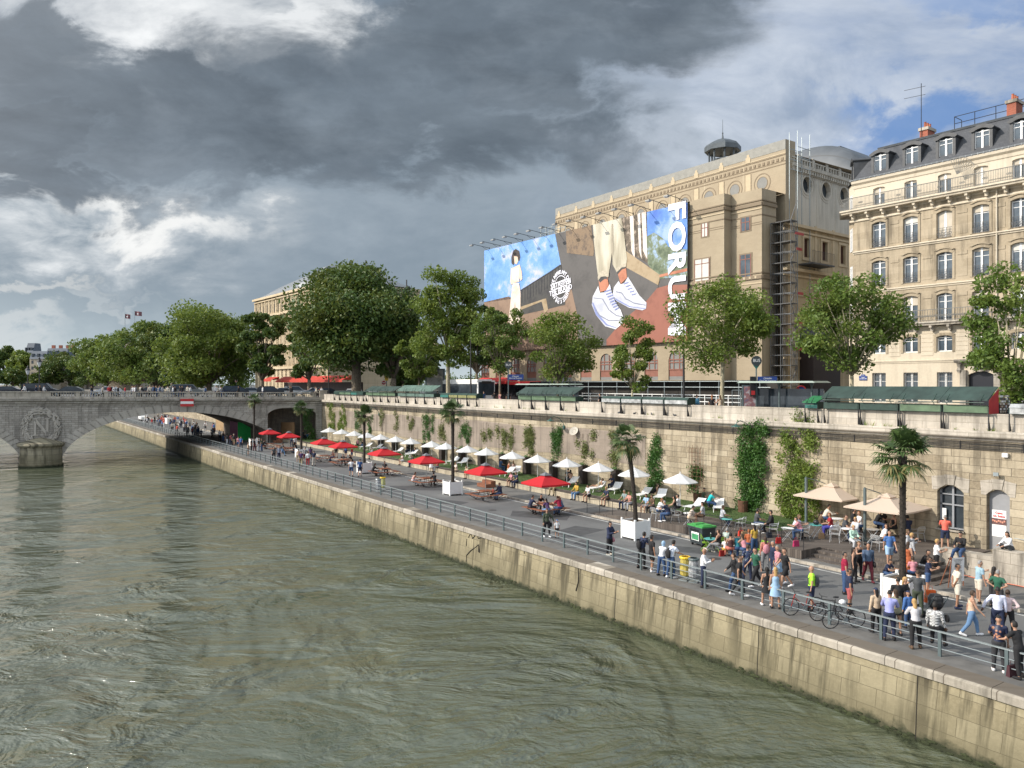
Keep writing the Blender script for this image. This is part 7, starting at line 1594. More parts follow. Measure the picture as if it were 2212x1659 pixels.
# stroller with orange bag
p=G('z9',1070,1040); t=thing('pushchair','black pushchair with folded hood, seen from behind','pushchair',(p[0],p[1],0),face(180)); q=MB(); q.ell((0,0,.62),(.26,.32,.26),10,7); q.build('seat_pod',M_black,t); q=MB(); q.lathe([(.27,.72),(.28,.84),(.2,.96),(.0,1.0)],10); q.build('hood',mat('charcoal_fabric',(.03,.032,.035),.9,.2),t)
for sx in (-.26,.26): MB().path([(sx,-.35,.12),(sx,.1,.6),(sx,.42,1.0)],.015,5).build('frame_tube',M_metal,t); MB().cyl((sx-.03,-.35,.12),(sx+.03,-.35,.12),.12,n=12).build('wheel',M_black,t); MB().cyl((sx-.03,.32,.14),(sx+.03,.32,.14),.14,n=12).build('wheel',M_black,t)
MB().cyl((-.26,.42,1.0),(.26,.42,1.0),.018,n=6).build('handle',M_black,t)
def bag(label,loc,col,w=.34,h=.36,rz=0,name='shopping_bag'):
    t=thing(name,label,'bag',loc,rz); m=mat('bag_fabric',col,.7,.15,4); q=MB(); q.add([(-w/2,-.07,0),(w/2,-.07,0),(w/2,.07,0),(-w/2,.07,0),(-w/2*.9,-.04,h),(w/2*.9,-.04,h),(w/2*.9,.04,h),(-w/2*.9,.04,h)],[(3,2,1,0),(4,5,6,7),(0,1,5,4),(1,2,6,5),(2,3,7,6),(3,0,4,7)]); q.build('pouch',m,t); MB().path([(-w*.25,0,h),(-w*.15,0,h+.16),(w*.15,0,h+.16),(w*.25,0,h)],.009,4).build('strap',m,t); return t
p=G('z9',1020,1000); bag('bright orange carrier bag hanging from the pushchair handle',(p[0],p[1],.5),(.75,.13,.02),.42,.48,face(170))
for f,x,y,z,c,lab in (('zs',310,925,.56,(.40,.02,.10),'crimson bag on the deck edge below the guest in pink'),('zs',60,880,.56,(.50,.02,.02),'bright red backpack lying on the deck behind the grey haired walkers'),('z8',1460,600,.56,(.015,.02,.035),'dark navy backpack on the deck left of the red backpack'),('z8',1190,590,.56,(.38,.25,.13),'brown paper bag on the deck beside the red purse'),('z8',1155,580,.56,(.55,.04,.02),'small red purse on the deck left of the brown bag'),('zs',680,810,.56,(.35,.22,.12),'brown paper bag leaning on the teal table leg'),('z8',950,800,0,(.30,.015,.01),'dark red shoulder bag on the lime chair of the seated group')):
    g=G(f,x,y,z); bag(lab,(g[0],g[1],z),c,.34,.30,face(20),'handbag')
g=G('zb',1370,1545); bag('dark maroon bag slumped on the ground by the last railing post',(g[0],g[1],0),(.05,.012,.018),.4,.35,face(20),'handbag')
# under the bridge: container, hoarding, lights
cg=thing('shipping_container','bright green corrugated container with maroon side under the bridge','container',(33.3,127.0,0),0)
q=MB(); q.box(-1.3,1.3,0,5,0,2.9); q.build('maroon_side',mat('maroon_panel',(.28,.07,.15),.7,.1),cg)
q=MB(); n=22
for i in range(n): q.box(-1.28+i*2.56/n,-1.28+i*2.56/n+.06,-.06,.0,.15,2.75)
q.box(-1.3,1.3,-.03,0,0,2.9); 
for z in (.9,1.9): q.box(-1.25,1.25,-.09,-.02,z,z+.08)
q.build('green_door',mat('container_green',(.03,.50,.10),.5,.1),cg); MB().cyl((-.1,-.1,.2),(-.1,-.1,2.7),.03,n=5).cyl((.1,-.1,.2),(.1,-.1,2.7),.03,n=5).build('lock_rod',mat('container_green',(.03,.50,.10),.5,.1),cg)
ho=thing('plywood_hoarding','tan plywood hoarding closing the vault beside the green container','hoarding',(0,0,0)); q=MB(); a=G('zt',490,630); b=G('zt',880,620)
q.add([(34.7,126.6,0),(38.3,118.0,0),(38.3,118.0,3.1),(34.7,126.6,2.9)],[(0,1,2,3),(3,2,1,0)][:1]); q.build('board_panel',mat('plywood',(.26,.15,.07),.8,.15,1),ho)
q=MB(); 
for i in range(4): u=i/3; q.box(34.7+3.6*u-.06,34.7+3.6*u+.02,126.5-8.6*u,126.6-8.6*u,0,3.0)
q.build('timber_stud',mat('plywood_edge',(.15,.085,.04),.8,.15,1),ho)
for k,(f,x,y,rz_) in enumerate((('zt',1060,600,.2),('zt',1230,590,-.1))):
    p=G(f,x,y,.2); t=thing('plastic_barrier','white plastic crowd barrier with red reflectors, '+('left one' if k==0 else 'right one of the two'),'barrier',(min(p[0],40),p[1],.12),face(0)+rz_,'white plastic barriers near the bridge')
    q=MB(); q.box(-.9,.9,-.03,.03,1.05,1.2).box(-.9,-.78,-.03,.03,.1,1.2).box(.78,.9,-.03,.03,.1,1.2).box(-.9,.9,-.03,.03,.3,.42)
    for i in range(9): q.box(-.75+i*.18,-.75+i*.18+.05,-.02,.02,.35,1.1)
    q.build('barrier_frame',M_plastic,t); MB().box(-.5,-.2,-.04,-.03,1.08,1.18).box(.2,.5,-.04,-.03,1.08,1.18).build('reflector',mat('sign_red',(.5,.03,.03),.5,0),t)
M_em=mat('tube_light',(1,.93,.8),.5,0,emit=6)
lt=thing('tube_lights','rows of lit fluorescent tubes under the bridge vault','lights',(0,0,0)); 
q=MB()
for i in range(16): s=136+i*1.5; q.box(34.9,35.2,s,s+1.1,2.80,2.9)
q.build('lit_tube',M_em,lt); MB().box(34.85,35.25,135.5,160.5,2.91,3.0).build('fixture',M_metal,lt)
st=thing('serving_stall','white bar counter under the bridge among the crowd','counter',(32.5,S('z1',1330,32.5),0),0); MB().box(-.5,.5,-2,2,0,1.2).build('counter',M_white,st); MB().box(-.6,.6,-2.1,2.1,1.2,1.26).build('counter_top',M_white,st)
vn=thing('delivery_van','white delivery van parked on the promenade beyond the bridge','van',(30.0,S('z1',1135,30),0),-pi/2); place('body',(lambda m:(m.materials.append(M_white),m)[1])(CM['van'][0].copy()),vn); place('window_glass',CM['van'][1],vn)
for x in (-1.3,1.35):
    for y in (-.74,.74): place('wheel',CM['van'][2],vn,(x,y,.33))
# stone block pillars and tan hoarding side under the arch
tp=thing('brick_bar','tan brick and black counter kiosk in the shade of the arch','kiosk',(36.2,150,0)); MB().box(-.8,2.5,0,7,0,2.6).build('kiosk_wall',mat('tan_kiosk',(.30,.20,.10),.8,.2,2),tp); MB().box(-.9,2.6,-.3,7.2,2.6,2.75).build('kiosk_roof',M_black,tp)
# ---------- people ----------
SK=[(.42,.24,.16),(.34,.18,.11),(.13,.065,.04),(.48,.29,.21)]
def limb(a,b=0,sgn=1,inw=0): # a forward angle, b abduction, inw inward
    a,b=radians(a),radians(b); v=Vector((sgn*sin(b),-sin(a)*cos(b),-cos(a)*cos(b)))
    if inw: w=radians(inw); v=(v*cos(w)+Vector((-sgn,0,0))*sin(w)).normalized()
    return v
POSE={ # torso lean, [arm L: upper, lower, abd, inward], [arm R], [leg L: thigh, shin, abd], [leg R], seat height or None
 'stand':(0,(2,12,10,0),(0,10,10,0),(2,-1,4),(-2,-4,4),None),
 'stand2':(-2,(8,30,12,10),(-4,8,14,0),(10,0,7),(-4,-8,5),None),
 'walk':(4,(-24,-5,8,0),(24,45,8,0),(26,8,3),(-16,-36,3),None),
 'walk2':(3,(20,38,8,0),(-20,0,8,0),(-14,-30,3),(22,6,3),None),
 'phone':(4,(30,118,12,18),(4,14,10,0),(3,0,4),(-3,-5,4),None),
 'phone2':(3,(28,112,12,28),(28,110,12,28),(3,-1,4),(-3,-4,4),None),
 'cross':(-3,(14,85,12,55),(14,80,12,55),(4,0,5),(-3,-4,5),None),
 'hips':(-2,(-18,20,42,60),(-18,20,42,60),(4,0,8),(-4,-4,8),None),
 'clasp':(0,(-22,-14,10,38),(-22,-14,10,38),(8,2,8),(-6,-8,8),None),
 'hold':(0,(12,18,38,0),(0,10,10,0),(10,2,4),(-6,-12,4),None),
 'lean':(14,(38,70,14,20),(38,70,14,20),(-6,-10,5),(8,-6,5),None),
 'sit':(8,(28,80,10,20),(26,75,10,20),(84,4,8),(82,-4,8),.45),
 'sitlean':(26,(48,100,14,25),(46,96,14,25),(84,0,8),(82,-10,8),.45),
 'sitx':(2,(20,60,12,20),(16,50,14,25),(88,40,2),(80,-6,6),.45),
 'sitback':(-22,(10,40,14,20),(8,60,12,30),(76,50,5),(74,46,5),.45),
 'wallsit':(10,(26,70,12,20),(26,72,12,20),(80,8,10),(80,-4,10),.52),
 'ground':(18,(40,70,12,20),(38,70,12,20),(118,-36,10),(112,-30,10),.06),
 'recline':(-48,(0,60,14,20),(-10,20,16,0),(84,84,5),(98,60,5),.30),
 'ledge':(6,(34,110,12,25),(24,80,10,30),(80,4,10),(84,34,4),.62),
 'perch':(4,(10,30,12,0),(10,30,12,0),(62,10,10),(66,-12,12),.82),
}
def build_pose(name,fem):
    lean,aL,aR,lL,lR,seat=POSE[name]; sw_=.165 if fem else .185; hw=.10 if fem else .09
    pel=Vector((0,0,0)); up_=Vector((0,-sin(radians(lean)),cos(radians(lean)))); chest=pel+up_*.33; nk=pel+up_*.50; hd=nk+ (up_*.6+Vector((0,-.04,.4))).normalized()*.185
    seg=[]; J={}
    seg.append(('torso',pel,pel+up_*.17,.125,.118)); seg.append(('torso',pel+up_*.17,chest,.112 if fem else .12,.13)); seg.append(('torso',chest,pel+up_*.43,.13,.10)); seg.append(('neck',nk-up_*.02,hd-up_*.03,.055,.05))
    feet=[]
    for sg,a,l,tg in ((1,aL,lL,'L'),(-1,aR,lR,'R')):
        sh=pel+up_*.44+Vector((sg*sw_,0,0)); fu=limb(a[0]+0,a[2],sg); fl=limb(a[1],a[2]*.4,sg,a[3]); el=sh+fu*.28; wr=el+fl*.25
        seg.append(('shoulder',pel+up_*.43+Vector((sg*.06,0,0)),sh,.07,.058)); seg.append(('uarm',sh,el,.052,.042)); seg.append(('farm',el,wr,.040,.027)); seg.append(('hand',wr,wr+fl*.085,.030,.034)); J['hand'+tg]=(wr+fl*.085,fl,sg)
        hp=pel+Vector((sg*hw,0,-.03)); th_=limb(l[0],l[2],sg); sn=limb(l[1],l[2]*.5,sg); kn=hp+th_*.42; an=kn+sn*.41
        seg.append(('thigh',hp,kn,.092 if fem else .088,.062)); seg.append(('shin',kn,an,.056,.038)); 
        fd=Vector((sg*.12,-1,0)).normalized(); tilt=max(-.5,min(.9,-sin(radians(l[1]))*.6)) if l[1]<0 else (sin(radians(l[1]))*.9); fd=Vector((fd.x,fd.y,-tilt if l[1]<0 else tilt*.5)).normalized()
        heel=an+Vector((0,.03,-.045)); seg.append(('foot',heel,heel+fd*.2,.042,.032)); feet.append(min(heel.z,(heel+fd*.2).z)-.04)
        seg.append(('hip',pel,hp,.12,.095))
    dz=-min(feet) if seat is None else seat+.11
    off=Vector((0,0,dz)); seg=[(n,a+off,b+off,r0,r1) for n,a,b,r0,r1 in seg]; hd=hd+off; pel=pel+off
    mb=MB()
    for n,a,b,r0,r1 in seg:
        mb.cyl(a,b,r0,r1,12); mb.ell(a,(r0,r0,r0),10,6); mb.ell(b,(r1,r1,r1),10,6)
    # widen chest / pelvis
    R=Matrix.Rotation(radians(lean),3,'X')
    mb.ell(pel+up_*.34,(.165 if not fem else .145,.11,.16),14,8,M=R); mb.ell(pel+up_*.02,(.15 if not fem else .165,.115,.12),14,8,M=R); mb.ell(pel+up_*.17,(.14 if not fem else .12,.1,.13),12,8,M=R)
    if fem: 
        for sx in (-.07,.07): mb.ell(pel+up_*.33+Vector((sx,-.09,0)),(.055,.05,.05),8,6)
    mb.ell(hd,(.074,.095,.115),16,12); mb.ell(hd+Vector((0,-.035,-.06)),(.05,.055,.05),10,8)
    me=mb.mesh('b'); o=bpy.data.objects.new('b',me); C.objects.link(o); md=o.modifiers.new('r','REMESH'); md.mode='VOXEL'; md.voxel_size=.021; md.use_smooth_shade=True; sm=o.modifiers.new('s','SMOOTH'); sm.factor=.5; sm.iterations=2
    dg=bpy.context.evaluated_depsgraph_get(); m2=bpy.data.meshes.new_from_object(o.evaluated_get(dg)); bpy.data.objects.remove(o)
    n=len(m2.vertices); co=np.empty(n*3,np.float32); m2.vertices.foreach_get('co',co); co=co.reshape(-1,3); nm=np.empty(n*3,np.float32); m2.vertices.foreach_get('normal',nm); nm=nm.reshape(-1,3)
    best=np.full(n,9.0); idx=np.zeros(n,int); tt=np.zeros(n)
    for i,(nme,a,b,r0,r1) in enumerate(seg+[('head',hd,hd+Vector((0,0,.001)),.1,.1)]):
        A=np.array(a); B=np.array(b); d=B-A; t=np.clip(((co-A)@d)/max(1e-9,d@d),0,1); ds=np.linalg.norm(co-(A+t[:,None]*d),axis=1)-(r0+(r1-r0)*t)
        if nme=='head': ds-=.012
        if nme in ('uarm','farm','hand'): ds+=.004
        k=ds<best; best[k]=ds[k]; idx[k]=i; tt[k]=t[k]
    names=[s_[0] for s_ in seg]+['head']; lab=np.array([names[i] for i in idx])
    # body mesh with fingers and face details
    faces=[tuple(p.vertices) for p in m2.polygons]; bo=MB(); bo.v=[tuple(map(float,v)) for v in co]; bo.f=list(faces); bo.m=[0]*len(faces)
    for tg in 'LR':
        p,fl,sg=J['hand'+tg]; p=p+off; side=fl.cross(Vector((0,-1,.2))).normalized() if abs(fl.y)<.9 else Vector((1,0,0)); palm=side.cross(fl).normalized()
        for k,ln in enumerate((.062,.074,.070,.054)):
            b=p+side*(.026-.0175*k); b2=b+fl*ln*.5+palm*.006*sg; bo.path([b-fl*.02,b2,b2+(fl*.8+palm*.5*sg).normalized()*ln*.5],[.010,.009,.007],5)
        b=p-fl*.05+side*.03; bo.path([b,b+side*.028+fl*.025,b+side*.03+fl*.055],[.012,.010,.008],5)
    bo.ell(hd+Vector((0,-.097,-.012)),(.012,.018,.022),6,5)
    for sx in (-1,1): bo.ell(hd+Vector((sx*.076,.008,-.01)),(.010,.02,.03),6,5); bo.ell(hd+Vector((sx*.03,-.086,.012)),(.012,.008,.006),6,4,m=1)
    bo.ell(hd+Vector((0,-.088,-.058)),(.022,.008,.006),6,4,m=2)
    bm=bo.mesh('person_body',[None,None,None],True); 
    bpy.data.meshes.remove(m2)
    return dict(co=co,nm=nm,f=faces,lab=lab,t=tt,hd=hd,body=bm,pel=pel,up=up_,seat=seat)
PC={}; GC={}
def getpose(n,fem):
    if (n,fem) not in PC: PC[(n,fem)]=build_pose(n,fem)
    return PC[(n,fem)]
def garment(pn,fem,g):
    key=(pn,fem,g)
    if key in GC: return GC[key]
    P=getpose(pn,fem); lab,t,co,nm=P['lab'],P['t'],P['co'],P['nm']; hd=np.array(P['hd']); rel=co-hd; off=.012
    isin=lambda *a: np.isin(lab,a)
    above=((co-np.array(P['pel']))@np.array(P['up']))
    if g=='tee': m=(isin('torso','shoulder')&(above>-.03))|(isin('uarm')&(t<.66))|(isin('hip')&(above>-.02)); off=.016
    elif g=='long': m=(isin('torso','shoulder','uarm')&(above>-9))|(isin('farm')&(t<.93))|(isin('hip')&(above>-.04)); off=.018
    elif g=='jacket': m=isin('torso','shoulder','uarm','hip')|(isin('farm')&(t<.95))|(isin('thigh')&(t<.12)); off=.028
    elif g=='tank': m=(isin('torso')&(above>-.02)&(above<.43))|(isin('hip')&(above>-.02)); off=.012
    elif g=='trousers': m=isin('hip','thigh')|(isin('torso')&(above<.03))|(isin('shin')&(t<.97)); off=.02
    elif g=='shorts': m=isin('hip')|(isin('torso')&(above<.03))|(isin('thigh')&(t<.86)); off=.026
    elif g=='brief': m=isin('hip')|(isin('torso')&(above<.03))|(isin('thigh')&(t<.35)); off=.02
    elif g=='shoes': m=isin('foot')|(isin('shin')&(t>.96)); off=.014
    elif g=='hair': m=isin('head')&((rel[:,2]>.045)|((rel[:,1]>-.005)&(rel[:,2]>-.06))); off=.015
    elif g=='crop': m=isin('head')&((rel[:,2]>.06)|((rel[:,1]>.02)&(rel[:,2]>-.03))); off=.008
    elif g=='cap': m=isin('head')&(rel[:,2]>.045); off=.022
    elif g=='hijab': m=(isin('head','neck')&((rel[:,1]>-.05)|(rel[:,2]>.07)|(rel[:,2]<-.1))); off=.022
    v=co+nm*off; keep=[f for f in P['f'] if all(m[i] for i in f)]
    used=sorted({i for f in keep for i in f}); mp={u:k for k,u in enumerate(used)}
    q=MB(); q.v=[tuple(map(float,v[i])) for i in used]; q.f=[tuple(mp[i] for i in f) for f in keep]; q.m=[0]*len(q.f)
    if g=='cap': q.add([tuple(P['hd']+Vector(a)) for a in ((-.07,-.08,.06),(.07,-.08,.06),(.05,-.18,.045),(-.05,-.18,.045))],[(0,1,2,3)])
    me=q.mesh('clothing_'+g,[None],True); GC[key]=me; return me
def longhair(pn,fem,ln):
    key=(pn,fem,'lh',ln)
    if key in GC: return GC[key]
    P=getpose(pn,fem); h=P['hd']; q=MB(); dn=-(P['up'])*.7+Vector((0,0,-.5)); dn.normalize()
    for k in range(7): u=k/6; q.ell(h+Vector((0,.045+.035*min(1,u*1.6),.04))+dn*(ln*u),(.085-.03*u*u,.045,.07),10,6)
    o=MB(); me=q.mesh('h',None); ob=bpy.data.objects.new('h',me); C.objects.link(ob); md=ob.modifiers.new('r','REMESH'); md.mode='VOXEL'; md.voxel_size=.02; md.use_smooth_shade=True
    m2=bpy.data.meshes.new_from_object(ob.evaluated_get(bpy.context.evaluated_depsgraph_get())); bpy.data.objects.remove(ob); m2.materials.clear(); m2.materials.append(None); GC[key]=m2; return m2
def skirt(pn,fem,ln):
    key=(pn,fem,'sk',ln)
    if key in GC: return GC[key]
    P=getpose(pn,fem); p=P['pel']; q=MB(); q.lathe([(.135,.10),(.165,.0),(.19,-.12),(.20+.1*ln,-ln)],18,(p.x,p.y),sy=.85); q.v=[(a,b,c+p.z) for a,b,c in q.v]; me=q.mesh('clothing_skirt',[None],True); GC[key]=me; return me
def oset(o,m):
    for i,mm in enumerate(m if isinstance(m,list) else [m]):
        o.material_slots[i].link='OBJECT'; o.material_slots[i].material=mm
COL=dict(k=(.012,.012,.014),dk=(.03,.03,.034),nv=(.016,.024,.06),w=(.72,.72,.73),cr=(.62,.57,.48),gy=(.20,.205,.215),lg=(.45,.46,.48),dg=(.06,.065,.07),bl=(.06,.15,.38),lb=(.30,.45,.62),sky=(.35,.55,.78),dn=(.035,.075,.17),ldn=(.12,.22,.38),rd=(.38,.025,.03),cm=(.28,.008,.04),mr=(.10,.01,.02),co=(.68,.13,.09),or_=(.38,.10,.035),ye=(.48,.31,.05),li=(.42,.85,.05),gn=(.02,.10,.06),og=(.05,.065,.04),ol=(.28,.27,.19),te=(.01,.42,.44),tl=(.02,.16,.20),pk=(.55,.24,.28),pp=(.06,.03,.10),lv=(.30,.32,.62),kh=(.30,.24,.14),br=(.10,.06,.035),bg=(.52,.40,.28),mt=(.40,.58,.48))
HC=dict(b=(.012,.010,.009),br=(.045,.025,.014),lb=(.13,.075,.035),bl=(.42,.26,.10),gr=(.25,.245,.24),gi=(.25,.09,.03),wh=(.6,.6,.6))
def cmat(c): return mat('fabric',COL[c] if isinstance(c,str) else c,.85,.12,6)
def plaid():
    k=NT('black_white_plaid'); o=k.obj(); ch=k.n('ShaderNodeTexChecker'); ch.inputs['Scale'].default_value=22; k.l(o,ch.inputs[0]); ch.inputs[1].default_value=(.75,.75,.75,1); ch.inputs[2].default_value=(.01,.01,.012,1); k.l(ch.outputs[0],k.b.inputs[0]); return k.m
def floral(name,c0,c1,sc_):
    k=NT(name); o=k.obj(); v=k.n('ShaderNodeTexVoronoi'); v.inputs['Scale'].default_value=sc_; k.l(o,v.inputs['Vector']); k.l(k.ramp(v.outputs['Distance'],[(.25,c1),(.38,c0)]),k.b.inputs[0]); return k.m
SPECIAL={'plaid':plaid(),'floral':floral('blue_floral',(.03,.045,.11),(.25,.30,.30),14),'leafy':floral('navy_pattern',(.012,.018,.05),(.42,.20,.12),8)}
M_eye=mat('dark_eye',(.01,.01,.01),.3,0); M_lip=mat('lip',(.25,.06,.05),.5,0)
SKM=[mat('skin',c,.55,.05,5) for c in SK]
npers=[0]
def person(loc,pose,hd_,h,top,bot,hair,label,fem=0,sk=0,shoe='k',group=None,lh=0,cat='person'):
    # top=(type,colour) bot=(type,colour) hair=(type,colour)
    P=getpose(pose,fem); t=thing('person',label,cat,loc,hd_,group,h/1.76)
    b=place('body',P['body'],t); oset(b,[SKM[sk],M_eye,M_lip])
    def add(nm,me,c): o=place(nm,me,t); oset(o,SPECIAL.get(c) if isinstance(c,str) and c in SPECIAL else cmat(c)); return o
    if top[0]=='dress': add('dress_top',garment(pose,fem,'tank'),top[1]); add('dress_skirt',skirt(pose,fem,top[2] if len(top)>2 else .42),top[1]) if P['seat'] is None else add('dress_skirt',garment(pose,fem,'shorts'),top[1])
    else:
        add({'tee':'shirt','long':'shirt','jacket':'jacket','tank':'top'}[top[0]],garment(pose,fem,top[0]),top[1])
        if bot[0]=='skirt': add('skirt',skirt(pose,fem,.42) if P['seat'] is None else garment(pose,fem,'shorts'),bot[1])
        else: add(bot[0] if bot[0]!='brief' else 'shorts',garment(pose,fem,bot[0]),bot[1])
    if shoe: add('shoes',garment(pose,fem,'shoes'),shoe)
    if hair[0]!='bald':
        hm=mat('hair',HC[hair[1]],.7,.2,8) if hair[1] in HC and hair[0] not in ('cap','hijab') else cmat(hair[1])
        o=place('hair' if hair[0] in ('hair','crop','long') else hair[0],garment(pose,fem,'hair' if hair[0]=='long' else hair[0]),t); oset(o,hm)
        if hair[0]=='long': o=place('hair',longhair(pose,fem,.34),t); oset(o,hm)
        if hair[0]=='cap' and lh: o=place('hair',longhair(pose,fem,.3),t); oset(o,mat('hair',HC['b'],.7,.2,8))
    npers[0]+=1; return t
def backpack(label,pers,col,kind='backpack'):
    a=pers.rotation_euler[2]; sc_=pers.scale[0]; c,s_=cos(a),sin(a); dx,dy,dz=(0,.17,1.15) if kind=='backpack' else (.27,.0,.88)
    x=dx*c-dy*s_; y=dx*s_+dy*c; m=mat('bag_fabric',COL[col],.8,.15,4); t=thing(kind,label,'bag',(pers.location[0]+x*sc_,pers.location[1]+y*sc_,pers.location[2]+dz*sc_),a)
    if kind=='backpack': q=MB(); q.ell((0,.02,0),(.15,.10,.23),10,8); q.build('sack',m,t); q=MB(); [q.path([(sx,-.03,.18),(sx,-.2,.24),(sx,-.32,.1),(sx,-.30,-.1),(sx,-.06,-.18)],.018,4) for sx in (-.11,.11)]; q.build('strap',m,t)
    else: q=MB(); q.ell((0,0,-.12),(.07,.17,.14),10,7); q.build('pouch',m,t); MB().path([(0,-.1,-.02),(-.06,-.03,.5),(0,.1,-.02)],.01,4).build('strap',m,t)
W='w'; pers={}
def A(key,f,x,y,z,pose,phi,h,top,bot,hair,label,**kw):
    g=G(f,x,y,z); pers[key]=person((g[0],g[1],z),pose,face(phi) if not isinstance(phi,str) else {'R':-pi/2,'W':pi/2,'U':pi,'D':0}[phi],h,top,bot,hair,'person '+label,**kw)
# -- right foreground --
A(1,'z9',222,800,0,'stand',80,1.80,('tee','cm'),('trousers','dn'),('crop','b'),'in crimson polo and jeans holding a blue mask')
A(2,'z9',308,700,0,'stand2',60,1.62,('tank','k'),('trousers','k'),('long','b'),'in black sleeveless outfit beside the crimson polo',fem=1)
A(3,'z9',350,640,.14,'phone2',20,1.66,('tank','k'),('trousers','k'),('hair','lb'),'with a fair bun, all in black, holding a blue bag',fem=1)
A(4,'z9',440,688,0,'walk',350,1.80,('long',(.07,.11,.18)),('trousers','mr'),('bald','b'),'bald in denim shirt and burgundy trousers',shoe='mr',sk=1)
A(5,'z9',640,545,.3,'walk2',350,1.76,('tee','bl'),('shorts','lb'),('crop','br'),'in bright blue t-shirt and pale shorts walking down the steps',shoe='br')
A(6,'z9',840,560,.3,'phone',80,1.68,('long','lg'),('trousers','dn'),('hair','bl'),'in light grey jacket with white bag behind the palm',fem=1)
A(7,'z9',815,640,.14,'stand',120,1.62,('dress','or_',.7),('skirt','or_'),('long','br'),'in long rust orange dress with brown hair',fem=1)
A(8,'z9',945,640,.0,'sitlean',40,1.76,('tee','k'),('shorts','lg'),('crop','b'),'bearded in black t-shirt sitting on the lowest step')
A(9,'z9',1078,628,.14,'phone2',70,1.70,('tee','w'),('trousers','k'),('hair','bl'),'blonde in white top and black trousers looking at a phone',fem=1)
A(10,'z9',1160,388,.56,'lean',150,1.78,('tee','co'),('shorts','nv'),('crop','gr'),'in coral t-shirt and navy shorts at the serving window',shoe='w')
g=(37.6,S('z9',1310,37.6)); pers[11]=person((g[0],g[1],.57),'ledge',-pi/2,1.76,('long','k'),('trousers','dn'),('hair','b'),'person in black jumper and jeans sitting on the stone ledge with a phone')
g=(37.85,S('z9',1770,37.85)); pers[12]=person((g[0],g[1],1.50),'ground',face(280),1.66,('long','w'),('trousers','dg'),('long','b'),'person with black ponytail and white blouse sitting on top of the ledge',fem=1)
A(13,'z9',1275,935,0,'clasp',80,1.80,('tee','cr'),('shorts','cr'),('crop','b'),'in pale t-shirt and white shorts, hands behind back, before the menu board',shoe='nv',sk=1)
A(14,'z9',1475,885,.0,'phone',90,1.76,('tee',(.30,.45,.55)),('shorts','cr'),('crop','gr'),'grey haired in light blue t-shirt and camouflage shorts')
A(15,'z9',1655,985,0,'hips',120,1.74,('tee','gn'),('trousers','dk'),('crop','gr'),'in dark green t-shirt with hands on hips')
A(16,'z9',1615,930,.12,'stand',110,1.64,('tank','og'),('trousers','dk'),('long','b'),'with long black hair behind the dark green t-shirt',fem=1)
A(17,'z9',1650,1205,0,'hold',160,1.80,('long',(.66,.68,.82)),('trousers','nv'),('crop','b'),'in white shirt and navy trousers holding a hand',sk=2)
A(18,'z9',1745,1190,0,'hips',140,1.66,('long',(.66,.52,.52)),('trousers','k'),('hair','br'),'in pale pink jumper with hand on hip near the right edge',fem=1)
A(19,'z9',1405,1195,0,'walk',70,1.68,('tank',(.60,.42,.30)),('trousers','ldn'),('hair','br'),'with bare shoulders in peach top and flared jeans',fem=1,shoe='w')
A(20,'z9',1660,1530,0,'phone',150,1.76,('tee','leafy'),('trousers','dk'),('cap','k'),'in black cap and patterned navy shirt at the last railing post',shoe='w')
A(21,'z9',1850,1590,0,'lean',200,1.74,('tee','k'),('trousers','k'),('hair','b'),'curly haired all in black at the bottom right corner')
g=(25.98,S('z9',1050,25.9)); pers[22]=person((g[0],g[1],0),'perch',pi/2+.2,1.78,('long','plaid'),('trousers','k'),('hair','b'),'person in black and white checked shirt sitting on the railing',sk=2)
A(23,'z9',885,1310,0,'lean',170,1.68,('long',(.50,.49,.51)),('trousers','k'),('long','bl'),'with very long fair hair leaning on the railing',fem=1,shoe='br')
A(24,'z9',705,1190,0,'phone',190,1.66,('jacket','ol'),('brief','dk'),('long','br'),'in olive jacket with brown hair at the railing',fem=1)
A(25,'z9',640,1235,0,'lean',150,1.76,('long','lv'),('trousers','nv'),('crop','b'),'in lavender blue jumper with a face mask under the chin')
A(26,'z9',515,1160,0,'stand',190,1.62,('long','bg'),('trousers','k'),('cap','nv'),'in navy cap and beige top with long dark hair',fem=1,lh=1)
A(27,'z9',720,1080,0,'stand',170,1.76,('tee','k'),('trousers','dk'),('crop','b'),'in black t-shirt left of the curly blonde')
A(28,'z9',790,1060,0,'stand2',40,1.70,('long','k'),('trousers','k'),('long','bl'),'with curly blonde hair and a face mask, in black',fem=1)
A(29,'z9',815,1120,0,'stand',200,1.38,('jacket','bl'),('trousers','dn'),('cap','nv'),'child-sized in blue jacket and dark cap')
A(30,'z9',905,1010,0,'hold',150,1.80,('tee','dg'),('trousers','og'),('crop','br'),'in slate polo shirt pushing the pushchair')
A(31,'z9',1000,800,0,'phone2',60,1.62,('tee','nv'),('shorts','dn'),('hair','br'),'in navy t-shirt holding a bottle behind the planter')
A(32,'z9',862,690,.0,'sit',170,1.5,('tee','pk'),('trousers','dn'),('hair','br'),'in pink top sitting with back turned behind the planter',fem=1)
A(33,'z9',605,690,.0,'sitlean',30,1.45,('tee','nv'),('shorts','dn'),('hair','b'),'in dark t-shirt resting chin on hand by the planter',sk=1)
A(34,'z9',268,975,0,'stand2',80,1.74,('tee','nv'),('shorts',(.36,.09,.09)),('crop','b'),'in navy t-shirt and brick red shorts behind the black bicycle',sk=1)
A(35,'z8',1925,1390,0,'stand',255,1.78,('tee','li'),('shorts','nv'),('bald','br'),'bald cyclist in lime yellow high visibility vest')
A(36,'z8',1640,1150,0,'walk',275,1.82,('tee','k'),('shorts','k'),('crop','br'),'tall in black t-shirt and black shorts with white trainers',shoe='w')
